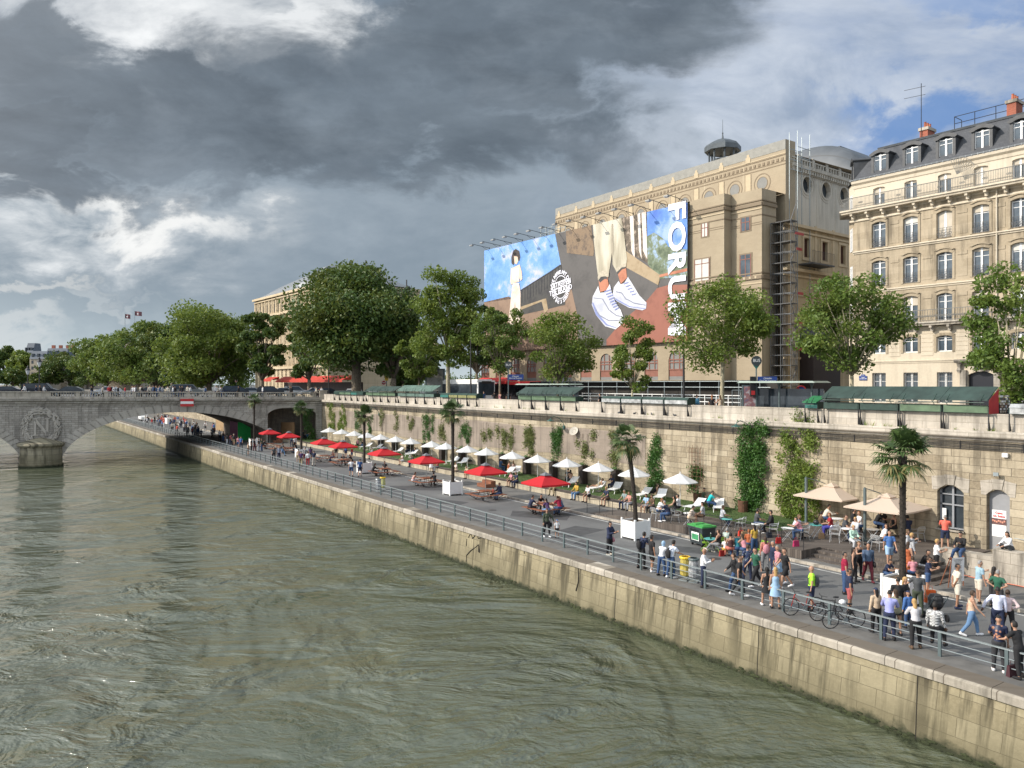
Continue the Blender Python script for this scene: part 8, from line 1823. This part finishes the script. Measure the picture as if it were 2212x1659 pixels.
A(37,'z8',1560,1100,0,'walk2',275,1.76,('tee','pk'),('shorts','lb'),('crop','gr'),'older in pink t-shirt and pale jeans',shoe='w')
A(38,'z8',1505,1040,0,'stand',275,1.74,('long','nv'),('trousers','nv'),('crop','gr'),'grey haired in dark navy behind the pink t-shirt')
A(39,'z8',1530,1372,0,'stand',170,1.68,('dress','lb',.40),('skirt','lb'),('long','bl'),'blonde in short light blue slip dress by the railing',fem=1,shoe='k')
A(40,'z8',1435,1345,0,'stand2',175,1.60,('dress','k',.34),('skirt','k'),('long','b'),'in short black dress next to the light blue one',fem=1,shoe='w')
A(41,'z8',1420,960,0,'stand',175,1.66,('long',(.45,.18,.14)),('trousers','gy'),('long','br'),'in salmon top carrying a magenta bag',fem=1)
A(42,'z8',1320,1135,0,'walk',280,1.80,('tee','gn'),('trousers','k'),('crop','b'),'in dark green t-shirt and black trousers with white trainers',shoe='w')
A(43,'z8',1225,1080,0,'stand2',190,1.72,('tee','floral'),('trousers','nv'),('hair','br'),'curly haired in blue floral shirt')
A(44,'z8',1130,1240,0,'walk2',85,1.78,('tee','k'),('trousers','dk'),('crop','b'),'with sunglasses and white shoes in black',shoe='w')
A(45,'z8',1085,1185,0,'walk',265,1.72,('jacket','k'),('trousers','dn'),('hair','br'),'in black jacket walking left near the railing',fem=1)
A(46,'z8',745,1140,0,'phone2',70,1.74,('long','w'),('trousers','nv'),('bald','b'),'bald in white shirt and dark waistcoat raising a phone',sk=1)
A(47,'z8',395,1040,0,'lean',120,1.78,('tee',(.6,.66,.78)),('trousers','dn'),('hair','b'),'in pale blue t-shirt with one hand on the railing',shoe='w')
A(48,'z8',290,1015,0,'lean',130,1.64,('long','w'),('trousers','dn'),('hijab','lb'),'in light blue headscarf, white blouse and wide jeans',fem=1)
A(49,'z8',185,970,0,'stand2',110,1.78,('tee','k'),('shorts','k'),('hair','b'),'in black t-shirt and shorts with white sneakers',shoe='w',sk=1)
A(50,'z8',75,935,0,'lean',120,1.80,('tee','nv'),('trousers','k'),('hair','b'),'in navy t-shirt with black backpack at the railing')
A(51,'z7',1475,1195,0,'phone2',50,1.80,('jacket','nv'),('trousers','k'),('hair','b'),'in navy jacket and white trainers beside the leaning palm planter',shoe='cr')
A(52,'z7',868,1020,0,'hold',15,1.70,('long','og'),('trousers','k'),('hair','br'),'in dark green coat leading a child by the hand',fem=1,shoe='w')
A(53,'z7',967,1028,0,'stand',20,1.08,('tee','w'),('shorts','dk'),('cap','bl'),'small child in white t-shirt and blue cap',shoe='dk')
backpack('black backpack worn at the railing by the person in navy',pers[50],'k'); backpack('black one-strap backpack on the pale blue t-shirt',pers[47],'k'); backpack('dark backpack worn over the lime vest',pers[35],'dg'); backpack('magenta bag on the back of the salmon top',pers[41],'cm' if 0 else 'pk'); backpack('pink shoulder bag of the person in the navy jacket',pers[51],'pk','handbag'); backpack('dark handbag hanging beside the denim shirt',pers[4],'k','handbag'); backpack('light blue carrier bag held by the person in black',pers[3],'lb','handbag'); backpack('black cross-body bag over the bright blue t-shirt',pers[5],'nv','handbag'); backpack('black handbag of the person in the dark green coat',pers[52],'k','handbag')
# -- seated group by the lime chairs --
for i,(x,y,z,ps,ph,h,tp,bt,hr,lab,kw) in enumerate([
 (915,770,0,'sitx',230,1.66,('tank','k'),('trousers','gy'),('hair','br'),'curly haired in black top and grey trousers at the teal street table',dict(fem=1,shoe='cr')),
 (1000,740,0,'sit',150,1.6,('tee',(.42,.5,.45)),('trousers','gy'),('hair','gr'),'in grey green top facing away at the street table',{}),
 (985,800,0,'sit',170,1.25,('tee','w'),('shorts','ye'),('hair','lb'),'small child in white top and yellow shorts',dict(fem=1)),
 (1045,820,0,'sit',180,1.68,('tank',(.06,.02,.02)),('trousers',(.45,.14,.10)),('hair','b'),'in dark top and rust trousers on a lime chair',dict(fem=1)),
 (1120,820,0,'sitlean',190,1.70,('tee','tl'),('trousers','dn'),('hair','br'),'in deep teal top on a chair in the group',dict(fem=1)),
 (1200,830,0,'sitlean',200,1.7,('tank','pk'),('trousers','dn'),('long','br'),'with long wavy brown hair beside the teal top',dict(fem=1)),
 (1240,760,0,'sit',160,1.6,('long','or_'),('trousers','dn'),('hair','gi'),'in orange red top in the middle of the group',dict(fem=1)),
 (1300,790,0,'stand',200,1.62,('tee','ye'),('trousers','dn'),('long','b'),'with long black hair and mustard patterned top',dict(fem=1)),
 (1340,1000,0,'sitlean',200,1.6,('tee','w'),('trousers','dn'),('hair','br'),'in white t-shirt crouching behind the green t-shirt',{})]):
    A('g%d'%i,'z8',x,y,z,ps,ph,h,tp,bt,hr,lab,**kw)
# -- terrace guests --
for i,(f,x,y,ps,ph,h,tp,bt,hr,lab,kw) in enumerate([
 ('z8',250,395,'sitlean',100,1.76,('tee','w'),('trousers','dn'),('crop','gi'),'ginger haired in white t-shirt at the table near the leaning palm',{}),
 ('z8',365,430,'sitlean',230,1.76,('tee','nv'),('trousers','dn'),('crop','gr'),'in navy t-shirt leaning over the table near the leaning palm',dict(shoe='w')),
 ('z8',440,360,'sit',250,1.66,('tank','k'),('trousers','k'),('long','b'),'in black top with long dark hair near the leaning palm',dict(fem=1)),
 ('z8',480,350,'sit',250,1.72,('tee','w'),('trousers','k'),('hair','b'),'in white t-shirt behind the black top near the leaning palm',{}),
 ('z8',590,470,'sitlean',90,1.64,('tee',(.6,.5,.42)),('skirt','bg'),('hair','b'),'in beige dress reading at the table behind the green bin',dict(fem=1)),
 ('z8',740,450,'sitx',250,1.74,('tee','lg'),('shorts','br'),('hair','br'),'in grey t-shirt with sunglasses behind the green bin',{}),
 ('z8',945,480,'sit',100,1.66,('tee','w'),('trousers','nv'),('hair','lb'),'in white t-shirt and sunglasses at the teal terrace table',dict(fem=1)),
 ('z8',1320,540,'sit',90,1.78,('tee','dg'),('trousers','dn'),('hair','b'),'in charcoal t-shirt at the table with crossed legs',{}),
 ('z8',1485,560,'sitx',260,1.74,('jacket','k'),('trousers','k'),('hair','b'),'in black jacket and sunglasses with legs stretched out',dict(shoe='w')),
 ('z8',1730,600,'sitlean',60,1.78,('tee',(.64,.64,.74)),('trousers','dk'),('hair','lb'),'in white t-shirt looking down at the white table',{}),
 ('z8',1810,620,'sitlean',250,1.64,('tee','pk'),('trousers','dn'),('hair','b'),'in pink t-shirt with sunglasses at the deck corner',dict(fem=1)),
 ('zs',660,730,'sit',90,1.6,('long','br'),('trousers','k'),('hair','b'),'dark haired behind the helmet on the teal table',dict(fem=1)),
 ('zs',720,640,'sitlean',80,1.80,('long','cr'),('trousers','dn'),('crop','b'),'in cream jumper bending over the back table by the wall',{}),
 ('zs',820,770,'sit',260,1.66,('tee',(.30,.015,.02)),('trousers',(.05,.05,.30)),('hair','gi'),'in dark red t-shirt and violet blue trousers',dict(fem=1)),
 ('zs',1010,830,'sit',60,1.78,('tee','dg'),('shorts','br'),('crop','br'),'in grey printed t-shirt and brown shorts holding a glass',{}),
 ('zs',1130,720,'sit',60,1.78,('tee','k'),('trousers','k'),('hair','b'),'bearded in black t-shirt left of the beige parasol pole',{}),
 ('zs',1250,760,'sit',270,1.74,('tee','w'),('trousers','dn'),('crop','gi'),'fair haired in white t-shirt behind the parasol pole',{}),
 ('zs',1290,650,'sit',90,1.66,('tank',(.40,.25,.15)),('trousers','dk'),('hair','b'),'in tan top in the shade of the larger beige parasol',dict(fem=1)),
 ('zs',1190,850,'sit',290,1.70,('long','lg'),('trousers','dn'),('hair','bl'),'fair haired in light grey top with a mint bag',{}),
 ('zs',1470,720,'sitlean',70,1.80,('tee','k'),('trousers','dn'),('hair','b'),'in black t-shirt and jeans under the larger beige parasol',{}),
 ('zs',1590,730,'sit',180,1.66,('tee','k'),('trousers','k'),('long','b'),'with long black hair turned to the wall under the parasol',dict(fem=1)),
 ('zs',1740,780,'sitx',280,1.68,('tank','k'),('trousers','dk'),('hair','b'),'in black sleeveless top left of the largest palm trunk',dict(fem=1)),
 ('zs',1560,950,'sitback',250,1.70,('tee','w'),('trousers','dg'),('hair','br'),'reclining with white top and black jeans stretched out',dict(fem=1)),
 ('zs',1940,830,'sit',180,1.74,('tee','nv'),('trousers','dk'),('hair','b'),'in navy t-shirt right of the largest palm trunk',{}),
 ('zs',1130,960,'sit',10,1.60,('long','mt'),('trousers','lg'),('hair','bl'),'elderly in mint patterned top at the edge of the steps',dict(fem=1)),
 ('zb',110,230,'phone',60,1.70,('long','lg'),('trousers','nv'),('hair','lb'),'in grey cardigan with a red bag on the steps',dict(fem=1))]):
    A('t%d'%i,f,x,y,.56,ps,ph,h,tp,bt,hr,lab,**kw)
for lab,s_,xx in (('black motorcycle helmet on the teal terrace table','zs',610),):
    g=G('zs',600,800,.56); t=thing('helmet',lab,'helmet',(g[0],g[1],1.28)); MB().ell((0,0,.13),(.15,.17,.14),10,7).build('shell',M_black,t); MB().ell((0,-.1,.13),(.11,.08,.06),8,5).build('visor',M_glass,t)
# -- picnic tables --
def bench(key,ti,side,u,ps,h,top,bot,hair,lab,**kw):
    L,s=tabpos[ti]; o={'R':(-1.05,u,pi/2),'W':(1.05,u,-pi/2),'D':(u,-1.05,pi),'U':(u,1.05,0)}[side]
    pers[key]=person((L+o[0],s+o[1],0),ps,o[2],h,top,bot,hair,'person '+lab,**kw)
bench('b1',0,'R',.45,'sitlean',1.78,('tee','nv'),('trousers','dk'),('crop','b'),'in navy t-shirt at the left of the crowded picnic table')
bench('b2',0,'D',-.55,'sitlean',1.66,('tee','pp'),('trousers','ldn'),('long','b'),'in dark purple top, back turned, at the crowded picnic table',fem=1)
bench('b3',0,'D',.45,'sitlean',1.80,('tee','cm'),('trousers','dn'),('crop','br'),'in dark red t-shirt, back turned, at the crowded picnic table')
bench('b4',0,'W',-.5,'sitlean',1.68,('long','ldn'),('trousers','dn'),('long','gi'),'in pale blue denim shirt at the right of the crowded table',fem=1)
bench('b5',0,'U',.2,'sitlean',1.70,('tee','k'),('trousers','k'),('hair','b'),'in black facing the camera at the crowded picnic table')
bench('b6',1,'W',.5,'sit',1.1,('tee','rd'),('trousers','k'),('hair','b'),'small child in red at the second picnic table')
bench('b7',1,'W',-.5,'sit',1.72,('jacket','nv'),('trousers','dn'),('hair','lb'),'in navy jacket beside the child in red')
bench('b8',2,'R',.6,'sitlean',1.66,('tank',(.6,.35,.3)),('trousers','lg'),('long','br'),'in pink and white at the table left of the tall palm',fem=1)
bench('b9',2,'D',.3,'sitlean',1.70,('long','k'),('trousers','k'),('hair','b'),'in black, back turned, left of the tall straight palm')
bench('b10',3,'R',.4,'sitlean',1.68,('long','k'),('trousers','k'),('long','b'),'in black at the left of the third picnic table',fem=1)
bench('b11',3,'U',.5,'sit',1.76,('tee','dg'),('trousers','dk'),('hair','b'),'in dark grey facing the camera at the fourth table')
bench('b12',4,'U',.3,'sitlean',1.7,('tee','k'),('trousers','k'),('hair','b'),'dark dressed, left of a pair at the middle table')
bench('b13',4,'W',.0,'sitlean',1.7,('tee','k'),('trousers','k'),('long','lb'),'fair haired dark dressed at the middle table',fem=1)
bench('b14',5,'W',-.3,'sit',1.7,('tee',(.4,.2,.15)),('trousers','dn'),('hair','br'),'tanned in brown top at the fifth picnic table')
bench('b15',6,'R',.2,'sitlean',1.75,('tee','k'),('trousers','k'),('hair','b'),'in black at the picnic table second from the bridge')
bench('b16',6,'W',.2,'sit',1.7,('tee','dk'),('trousers','dn'),('hair','b'),'in dark grey at the picnic table second from the bridge')
bench('b17',7,'R',.0,'sitlean',1.75,('jacket','k'),('trousers','k'),('hair','b'),'hunched in black at the picnic table nearest the bridge')
# -- on the seat wall --
def wall(key,f,x,ps,h,top,bot,hair,lab,rot=0,**kw):
    L=36.95; pers[key]=person((L,S(f,x,L),.13),ps,-pi/2+rot,h,top,bot,hair,'person '+lab,**kw)
wall('w1','z7',1165,'wallsit',1.74,('long','ye'),('trousers','ldn'),('hair','b'),'in mustard yellow shirt sitting on the lawn wall')
wall('w2','z7',1275,'wallsit',1.66,('tee','w'),('skirt','k'),('hair','b'),'in white top and black skirt sitting on the lawn wall',fem=1)
wall('w3','z7',1455,'wallsit',1.76,('tee','nv'),('shorts','br'),('hair','bl'),'fair haired in navy t-shirt and shorts sitting on the lawn wall')
wall('w4','z7',1630,'wallsit',1.76,('tee',(.22,.28,.28)),('trousers','nv'),('crop','gr'),'grey haired in grey green t-shirt left of the leaning trunk')
wall('w5','z7',1675,'wallsit',1.66,('tee',(.55,.25,.2)),('trousers','lg'),('hair','lb'),'in salmon top and pale trousers left of the leaning trunk',fem=1)
wall('w6','z7',1840,'wallsit',1.74,('tee','lb'),('shorts','lg'),('hair','b'),'in light blue t-shirt right of the leaning trunk',shoe='w')
wall('w7','z7',1895,'wallsit',1.74,('tee','br'),('trousers','k'),('hair','b'),'in brown t-shirt next to the light blue one')
wall('w8','z7',935,'wallsit',1.78,('tee','k'),('trousers','kh'),('hair','b'),'in khaki trousers half hidden by the nearest red parasol',rot=.5)
wall('w9','z7',530,'wallsit',1.66,('tee','pk'),('shorts','k'),('long','b'),'in pink, left one of the pair behind the wooden block bench',fem=1)
wall('w10','z7',580,'wallsit',1.74,('tee','nv'),('trousers','nv'),('hair','b'),'in navy, right one of the pair behind the wooden block bench')
wall('w11','z2',1605,'wallsit',1.68,('tee',(.6,.5,.45)),('shorts','bg'),('hair','br'),'in beige shorts just right of the tall straight palm',fem=1)
wall('w12','z2',1455,'wallsit',1.70,('tee','rd'),('trousers','gy'),('hair','b'),'in red top bending on the wall left of the tall palm')
wall('w13','z2',1260,'wallsit',1.70,('tee','dk'),('trousers','nv'),('hair','b'),'in navy jeans half hidden under the red canopy')
wall('w14','z2',1180,'wallsit',1.60,('tee',(.5,.38,.35)),('shorts','w'),('hair','br'),'in white shorts left of the half hidden navy jeans',fem=1)
wall('w15','z2',1700,'sitlean',1.6,('tee','bg'),('shorts','bg'),('hair','lb'),'bare legged on the wall above the second red parasol')
wall('w16','z2',940,'wallsit',1.7,('jacket','gy'),('trousers','gy'),('hair','b'),'in grey slumped on the wall behind the fourth palm')
# -- on the lawn --
for i,(f,x,y,ps,ph,h,tp,bt,hr,lab,kw) in enumerate([
 ('z3',700,1225,'sit',200,1.66,('tank',(.5,.3,.22)),('trousers','k'),('long','b'),'bare backed with black hair on the lounger of the couple',dict(fem=1)),
 ('z3',680,1215,'sit',190,1.7,('tee','k'),('trousers','k'),('hair','b'),'in black next to the bare backed sunbather',{}),
 ('z3',910,1270,'recline',280,1.66,('tank','kh'),('brief','bg'),('hair','br'),'sunbathing on a lounger with knees raised',dict(fem=1,shoe=None)),
 ('z3',1040,1270,'sitlean',300,1.78,('tee','nv'),('trousers','nv'),('hair','b'),'in navy sitting on a lounger left of the leaning palm',{}),
 ('z3',1350,1320,'recline',260,1.66,('tank','k'),('trousers','k'),('long','b'),'in black lying back on a lounger behind the deck railing',dict(fem=1)),
 ('z3',1745,1400,'sit',80,1.74,('tee','og'),('trousers','nv'),('cap','k'),'in dark hat and green t-shirt on the lounger by the rusty pot',{}),
 ('z3',1790,1425,'sitlean',90,1.80,('tee','te'),('trousers','dn'),('crop','b'),'in bright teal t-shirt sitting on a lounger',dict(shoe='br')),
 ('z3',205,1140,'sit',100,1.64,('tank','or_'),('shorts','bg'),('hair','br'),'in orange bikini top on the lounger with two women',dict(fem=1)),
 ('z3',245,1140,'sit',190,1.66,('tank',(.55,.35,.3)),('shorts','pk'),('long','lb'),'with long fair hair, back turned, on the same lounger',dict(fem=1)),
 ('z3',140,1120,'sit',120,1.7,('tee','dn'),('trousers','dn'),('hair','b'),'in denim left of the two women on the lounger',{}),
 ('z3',90,1060,'sit',120,1.7,('tee','k'),('trousers','k'),('hair','b'),'dark dressed near the wall above the third red parasol',{}),
 ('z3',510,1130,'sit',180,1.7,('tee','br'),('trousers','k'),('hair','br'),'in brown just behind the nearest red parasol',{}),
 ('z2',1230,1185,'sitlean',270,1.75,('tee','k'),('trousers','nv'),('hair','b'),'in black under the seventh white parasol',{}),
 ('z2',1250,1195,'recline',260,1.66,('long','nv'),('trousers','w'),('hair','b'),'in navy and white reclining under the seventh white parasol',dict(fem=1)),
 ('z2',1610,1235,'sit',180,1.72,('tee','w'),('shorts','gy'),('hair','b'),'in white t-shirt, back turned, behind the tall palm',{}),
 ('z2',1740,1260,'recline',270,1.7,('tee','k'),('trousers','k'),('hair','b'),'dark dressed lying right of the tall straight palm',{}),
 ('z2',1905,1270,'sit',160,1.66,('tank','mr'),('shorts','k'),('hair','b'),'in maroon top behind the second red parasol',dict(fem=1)),
 ('z2',870,1120,'ground',250,1.7,('tee','k'),('trousers','dn'),('hair','b'),'on the grass directly behind the fourth palm',{}),
 ('z2',825,1110,'ground',200,1.7,('tee','pk'),('trousers','k'),('hair','br'),'in pink on the grass left of the fourth palm',dict(fem=1)),
 ('z2',720,1080,'ground',150,1.7,('tee','dk'),('trousers','k'),('hair','b'),'dark on the grass above the middle red parasol',{}),
 ('z2',960,1120,'recline',270,1.7,('tank','bg'),('brief','bl'),('hair','b'),'sunbather in blue shorts right of the fourth palm',dict(shoe=None))]):
    A('l%d'%i,f,x,y,.5,ps,ph,h,tp,bt,hr,lab,**kw)
cl=['w','k','gy','co','dn','bl','cr','rd','pk','lb']; cn=['white','black','grey','coral','denim','blue','cream','red','pink','pale blue']; rnd=random.Random(31)
for i in range(10):
    x=1230+i*30; g=G('zt',x,600+rnd.uniform(-15,20),.5); L=min(40.5,g[0]); person((L,g[1],.5),rnd.choice(['ground','ground','sit']),face(rnd.uniform(100,300)),rnd.uniform(1.6,1.78),('tee',cl[i]),('trousers',rnd.choice(['k','dn','gy'])),('hair',rnd.choice(['b','br','lb'])),'person in %s among the sunbathers on the far end of the lawn'%cn[i],fem=i%2)
# -- middle distance walkers --
for i,(x,y,z,ps,ph,h,tp,bt,hr,lab,kw) in enumerate([
 (1965,1165,0,'walk',195,1.76,('tee','w'),('shorts','dn'),('crop','lb'),'in white t-shirt and blue shorts left of the fourth planter',{}),
 (2090,1170,0,'walk2',195,1.78,('tee',(.03,.08,.22)),('shorts','nv'),('crop','b'),'in blue t-shirt with shoulder bag beside the fourth planter',{}),
 (1885,895,.12,'walk',180,1.76,('tee','bl'),('shorts','nv'),('crop','b'),'in royal blue t-shirt walking by the seat wall',{}),
 (1745,890,.12,'stand',180,1.8,('tee','dg'),('shorts','k'),('crop','b'),'in dark grey t-shirt and black shorts behind the red parasols',{}),
 (1975,905,0,'stand',250,1.4,('tee','rd'),('shorts','dn'),('crop','b'),'child in red t-shirt near the middle table',{}),
 (1195,965,0,'stand',200,1.6,('tank','bg'),('shorts','kh'),('hair','br'),'in tan top left of the purple t-shirt',dict(fem=1)),
 (1235,1020,0,'walk',190,1.76,('tee','pp'),('trousers','kh'),('crop','b'),'in purple t-shirt and khaki trousers',{}),
 (1295,960,0,'walk2',190,1.78,('tee','gy'),('shorts','mr'),('crop','b'),'in grey t-shirt and maroon shorts behind the white blouse',{}),
 (1335,1015,0,'walk',190,1.68,('long','w'),('trousers','rd'),('hair','b'),'in white blouse and bright red trousers',dict(fem=1)),
 (1375,930,0,'stand',190,1.64,('tee','pp'),('trousers','dk'),('long','b'),'in dark top between the white blouse and the navy t-shirt',dict(fem=1)),
 (1422,1015,0,'walk2',190,1.76,('tee','nv'),('trousers','cr'),('crop','b'),'in navy t-shirt and cream trousers',{}),
 (840,935,0,'walk',20,1.70,('tee','dg'),('trousers','k'),('hair','b'),'in charcoal with folded arms walking towards the camera',dict(fem=1)),
 (915,935,0,'walk2',20,1.76,('tee',(.22,.25,.32)),('trousers','nv'),('crop','b'),'in grey striped shirt beside the one in charcoal',{}),
 (970,870,0,'walk',90,1.7,('tee','dg'),('trousers','ldn'),('hair','b'),'in pale jeans stepping right behind the grey striped shirt',dict(fem=1)),
 (470,855,0,'stand',100,1.64,('tank','bg'),('shorts','k'),('hair','lb'),'in beige with black shorts at the gap of the railing',dict(fem=1)),
 (515,800,0,'stand',100,1.72,('tee','k'),('trousers','k'),('hair','b'),'in black beside the far white planter, left one',{}),
 (560,800,0,'stand2',80,1.70,('tee','k'),('trousers','mr'),('long','br'),'in black and maroon beside the far white planter',dict(fem=1)),
 (620,800,0,'stand',270,1.70,('tee','k'),('trousers','lg'),('hair','b'),'in black top and pale trousers near the far planter',dict(fem=1)),
 (665,800,0,'stand',270,1.76,('tee','og'),('trousers','dn'),('hair','b'),'in olive top and jeans right of the far planter group',{}),
 (325,750,0,'walk',10,1.65,('tee','pk'),('shorts','dn'),('hair','br'),'in pink walking out from under the bridge',dict(fem=1)),
 (365,760,0,'walk2',10,1.7,('tee','bl'),('trousers','nv'),('crop','b'),'in blue walking beside the one in pink',{}),
 (1100,730,.12,'stand',180,1.75,('tee','tl'),('trousers','nv'),('hair','b'),'in teal standing behind a picnic table near the bridge',{}),
 (1140,760,0,'stand',60,1.66,('tee','w'),('trousers','k'),('hair','b'),'in white left of the slender palm planter',dict(fem=1)),
 (1165,740,0,'stand',280,1.7,('tee','lg'),('trousers','w'),('hair','b'),'in light grey and white trousers by the slender palm planter',{}),
 (55,650,0,'stand',180,1.76,('tee','w'),('trousers','k'),('hair','b'),'in white t-shirt and black trousers before the maroon container side',{}),
 (110,660,0,'stand',160,1.66,('tank','k'),('trousers','dn'),('hair','b'),'in black top left of the container',dict(fem=1)),
 (160,710,0,'walk',180,1.68,('tee','dk'),('trousers','lg'),('hair','b'),'in dark top and light trousers under the arch edge',{}),
 (220,715,0,'walk2',180,1.74,('long','mr'),('trousers','nv'),('hair','b'),'in dark red jumper in front of the green container',{}),
 (258,715,0,'walk',190,1.74,('tee','dk'),('shorts','kh'),('cap','cr'),'in straw hat in front of the green container',{})]):
    A('m%d'%i,'zt',x,y,z,ps,ph,h,tp,bt,hr,lab,**kw)
A('m60','z2',1405,1320,.12,'stand',180,1.66,('dress','w',.5),('skirt','w'),('hair','br'),'in white dress standing by the lawn wall',fem=1)
# -- distant crowd (single meshes) --
def simple_person(name,label,loc,rz,h,tc,bc,grp,ps,fem):
    P=getpose(ps,fem); key=('far',ps,fem)
    if key not in GC:
        lab=P['lab']; up=np.isin(lab,['torso','shoulder','uarm','farm']); lo=np.isin(lab,['hip','thigh','shin','foot']); hd=np.array(P['hd']); hr=np.isin(lab,['head'])&((P['co'][:,2]-hd[2]>.03)|(P['co'][:,1]-hd[1]>0))
        me=bpy.data.meshes.new('far_person'); me.from_pydata([tuple(map(float,v)) for v in P['co']+P['nm']*.015],[],P['f']); 
        for k in range(4): me.materials.append(None)
        me.polygons.foreach_set('material_index',[1 if up[f[0]] else 2 if lo[f[0]] else 3 if hr[f[0]] else 0 for f in P['f']]); GC[key]=me
    o=place(name,GC[key],None,loc,rz); o.scale=(h/1.76,)*3; oset(o,[SKM[0],cmat(tc),cmat(bc),mat('hair',HC[random.choice(['b','br','b','lb'])],.7,.2,8)]); tag(o,label,'person',grp); return o
rnd=random.Random(77); tcs=['w','k','gy','rd','dn','nv','cr','bl','dk','w','co','lg']; tn=dict(w='white',k='black',gy='grey',rd='red',dn='denim blue',nv='navy',cr='cream',bl='blue',dk='dark',co='coral',lg='light grey')
for i in range(75):
    tc=rnd.choice(tcs); xx=rnd.uniform(300,425) if i<60 else rnd.uniform(380,500); L=rnd.uniform(27,35); s=S('a',xx,L)
    if s>232 or s<134: s=rnd.uniform(140,215)
    simple_person('person','distant person in a %s top in the crowd beyond the bridge arch'%tn[tc],(L,s,0),rnd.uniform(0,6.28),rnd.uniform(1.6,1.8),tc,rnd.choice(['k','dn','nv','gy','w']),'people in %s in the crowd beyond the bridge arch'%tn[tc],rnd.choice(['stand','walk','stand2','walk2']),rnd.random()<.5)
for i in range(48):
    tc=rnd.choice(['w','k','gy','dn','nv','cr','dk','lg','k','w','rd']); p=rnd.choice([rnd.uniform(5,690),rnd.gauss(300,60),rnd.gauss(500,90)]); p=min(695,max(3,p)); n=rnd.uniform(.4,1.6); x=bx_of(p,n); q=bpt(x,n)
    simple_person('person','distant person in a %s top on the bridge pavement behind the balustrade'%tn[tc],(q[0],q[1],6.95+cz(x)),rnd.choice([BRZ+pi/2,BRZ-pi/2,BRZ])+rnd.uniform(-.3,.3),rnd.uniform(1.6,1.8),tc,rnd.choice(['k','dn','nv','gy']),'people in %s on the bridge pavement'%tn[tc],rnd.choice(['stand','walk','stand2','walk2']),rnd.random()<.5)
for i,(p,L,tp,bt,hr,lab) in enumerate([(1505,43.3,('jacket',(.03,.12,.2)),('trousers','dn'),('crop','b'),'in blue jacket on the street behind the grey bookseller boxes'),(1538,43.6,('tee','k'),('skirt','k'),('long','gi'),'with long auburn hair below the young plane tree'),(1556,43.6,('tank','bg'),('skirt','gy'),('long','lb'),'with long fair hair right beside the auburn one'),(1296,43.5,('tee','k'),('trousers','dk'),('crop','b'),'in black between two bookseller stalls'),(1694,46,('tee','nv'),('trousers','nv'),('crop','lb'),'in navy waiting inside the bus shelter'),(1080,44.5,('tank','pk'),('skirt','bg'),('long','gi'),'in pink leaning on the parapet left of the dark green stall'),(1098,45.5,('tee','k'),('trousers','k'),('hair','lb'),'in black left of the dark green stall'),(1045,45,('tee','dn'),('trousers','dk'),('hair','b'),'in denim below the bright red awning'),(1238,43.5,('tee','pp'),('trousers','dk'),('crop','b'),'in purple at the right end of the dark green stall'),(2165,43.8,('tee','k'),('trousers','k'),('hair','br'),'in black behind the postcard rack'),(945,43.6,('tee','dk'),('trousers','dk'),('hair','b'),'dark dressed at the right end of the pale green stall'),(1068,44,('tee','k'),('trousers','k'),('hair','b'),'in black on a scooter near the red awning')]):
    person((L,S('a',p,L),SZ),['stand','stand2','phone'][i%3],face(120+40*i%360),1.68,tp,bt,hr,'person '+lab,fem=('long' in hr[0]))
pg=MB(); 
for k in range(4):
    s,z=WS('z3',(1080,1205,1340,1525)[k],660,41.8); t=thing('pigeon','grey pigeon resting on the stone cornice, '+('first','second','third','fourth')[k]+' from the left','bird',(41.78,s,6.62),k*1.3,'pigeons on the cornice'); MB().ell((0,0,.09),(.07,.14,.07),8,6).ell((0,-.13,.17),(.035,.04,.04),7,5).path([(0,-.08,.12),(0,-.12,.16)],.03,6).add([(-.03,.1,.08),(.03,.1,.08),(.04,.25,.06),(-.04,.25,.06)],[(0,1,2,3)]).build('body',M_dark if 0 else mat('pigeon_grey',(.08,.085,.095),.8,.2,8),t); MB().cyl((0,-.17,.165),(0,-.2,.16),.008,.003,4).build('beak',M_black,t)
print('PEOPLE',npers[0])
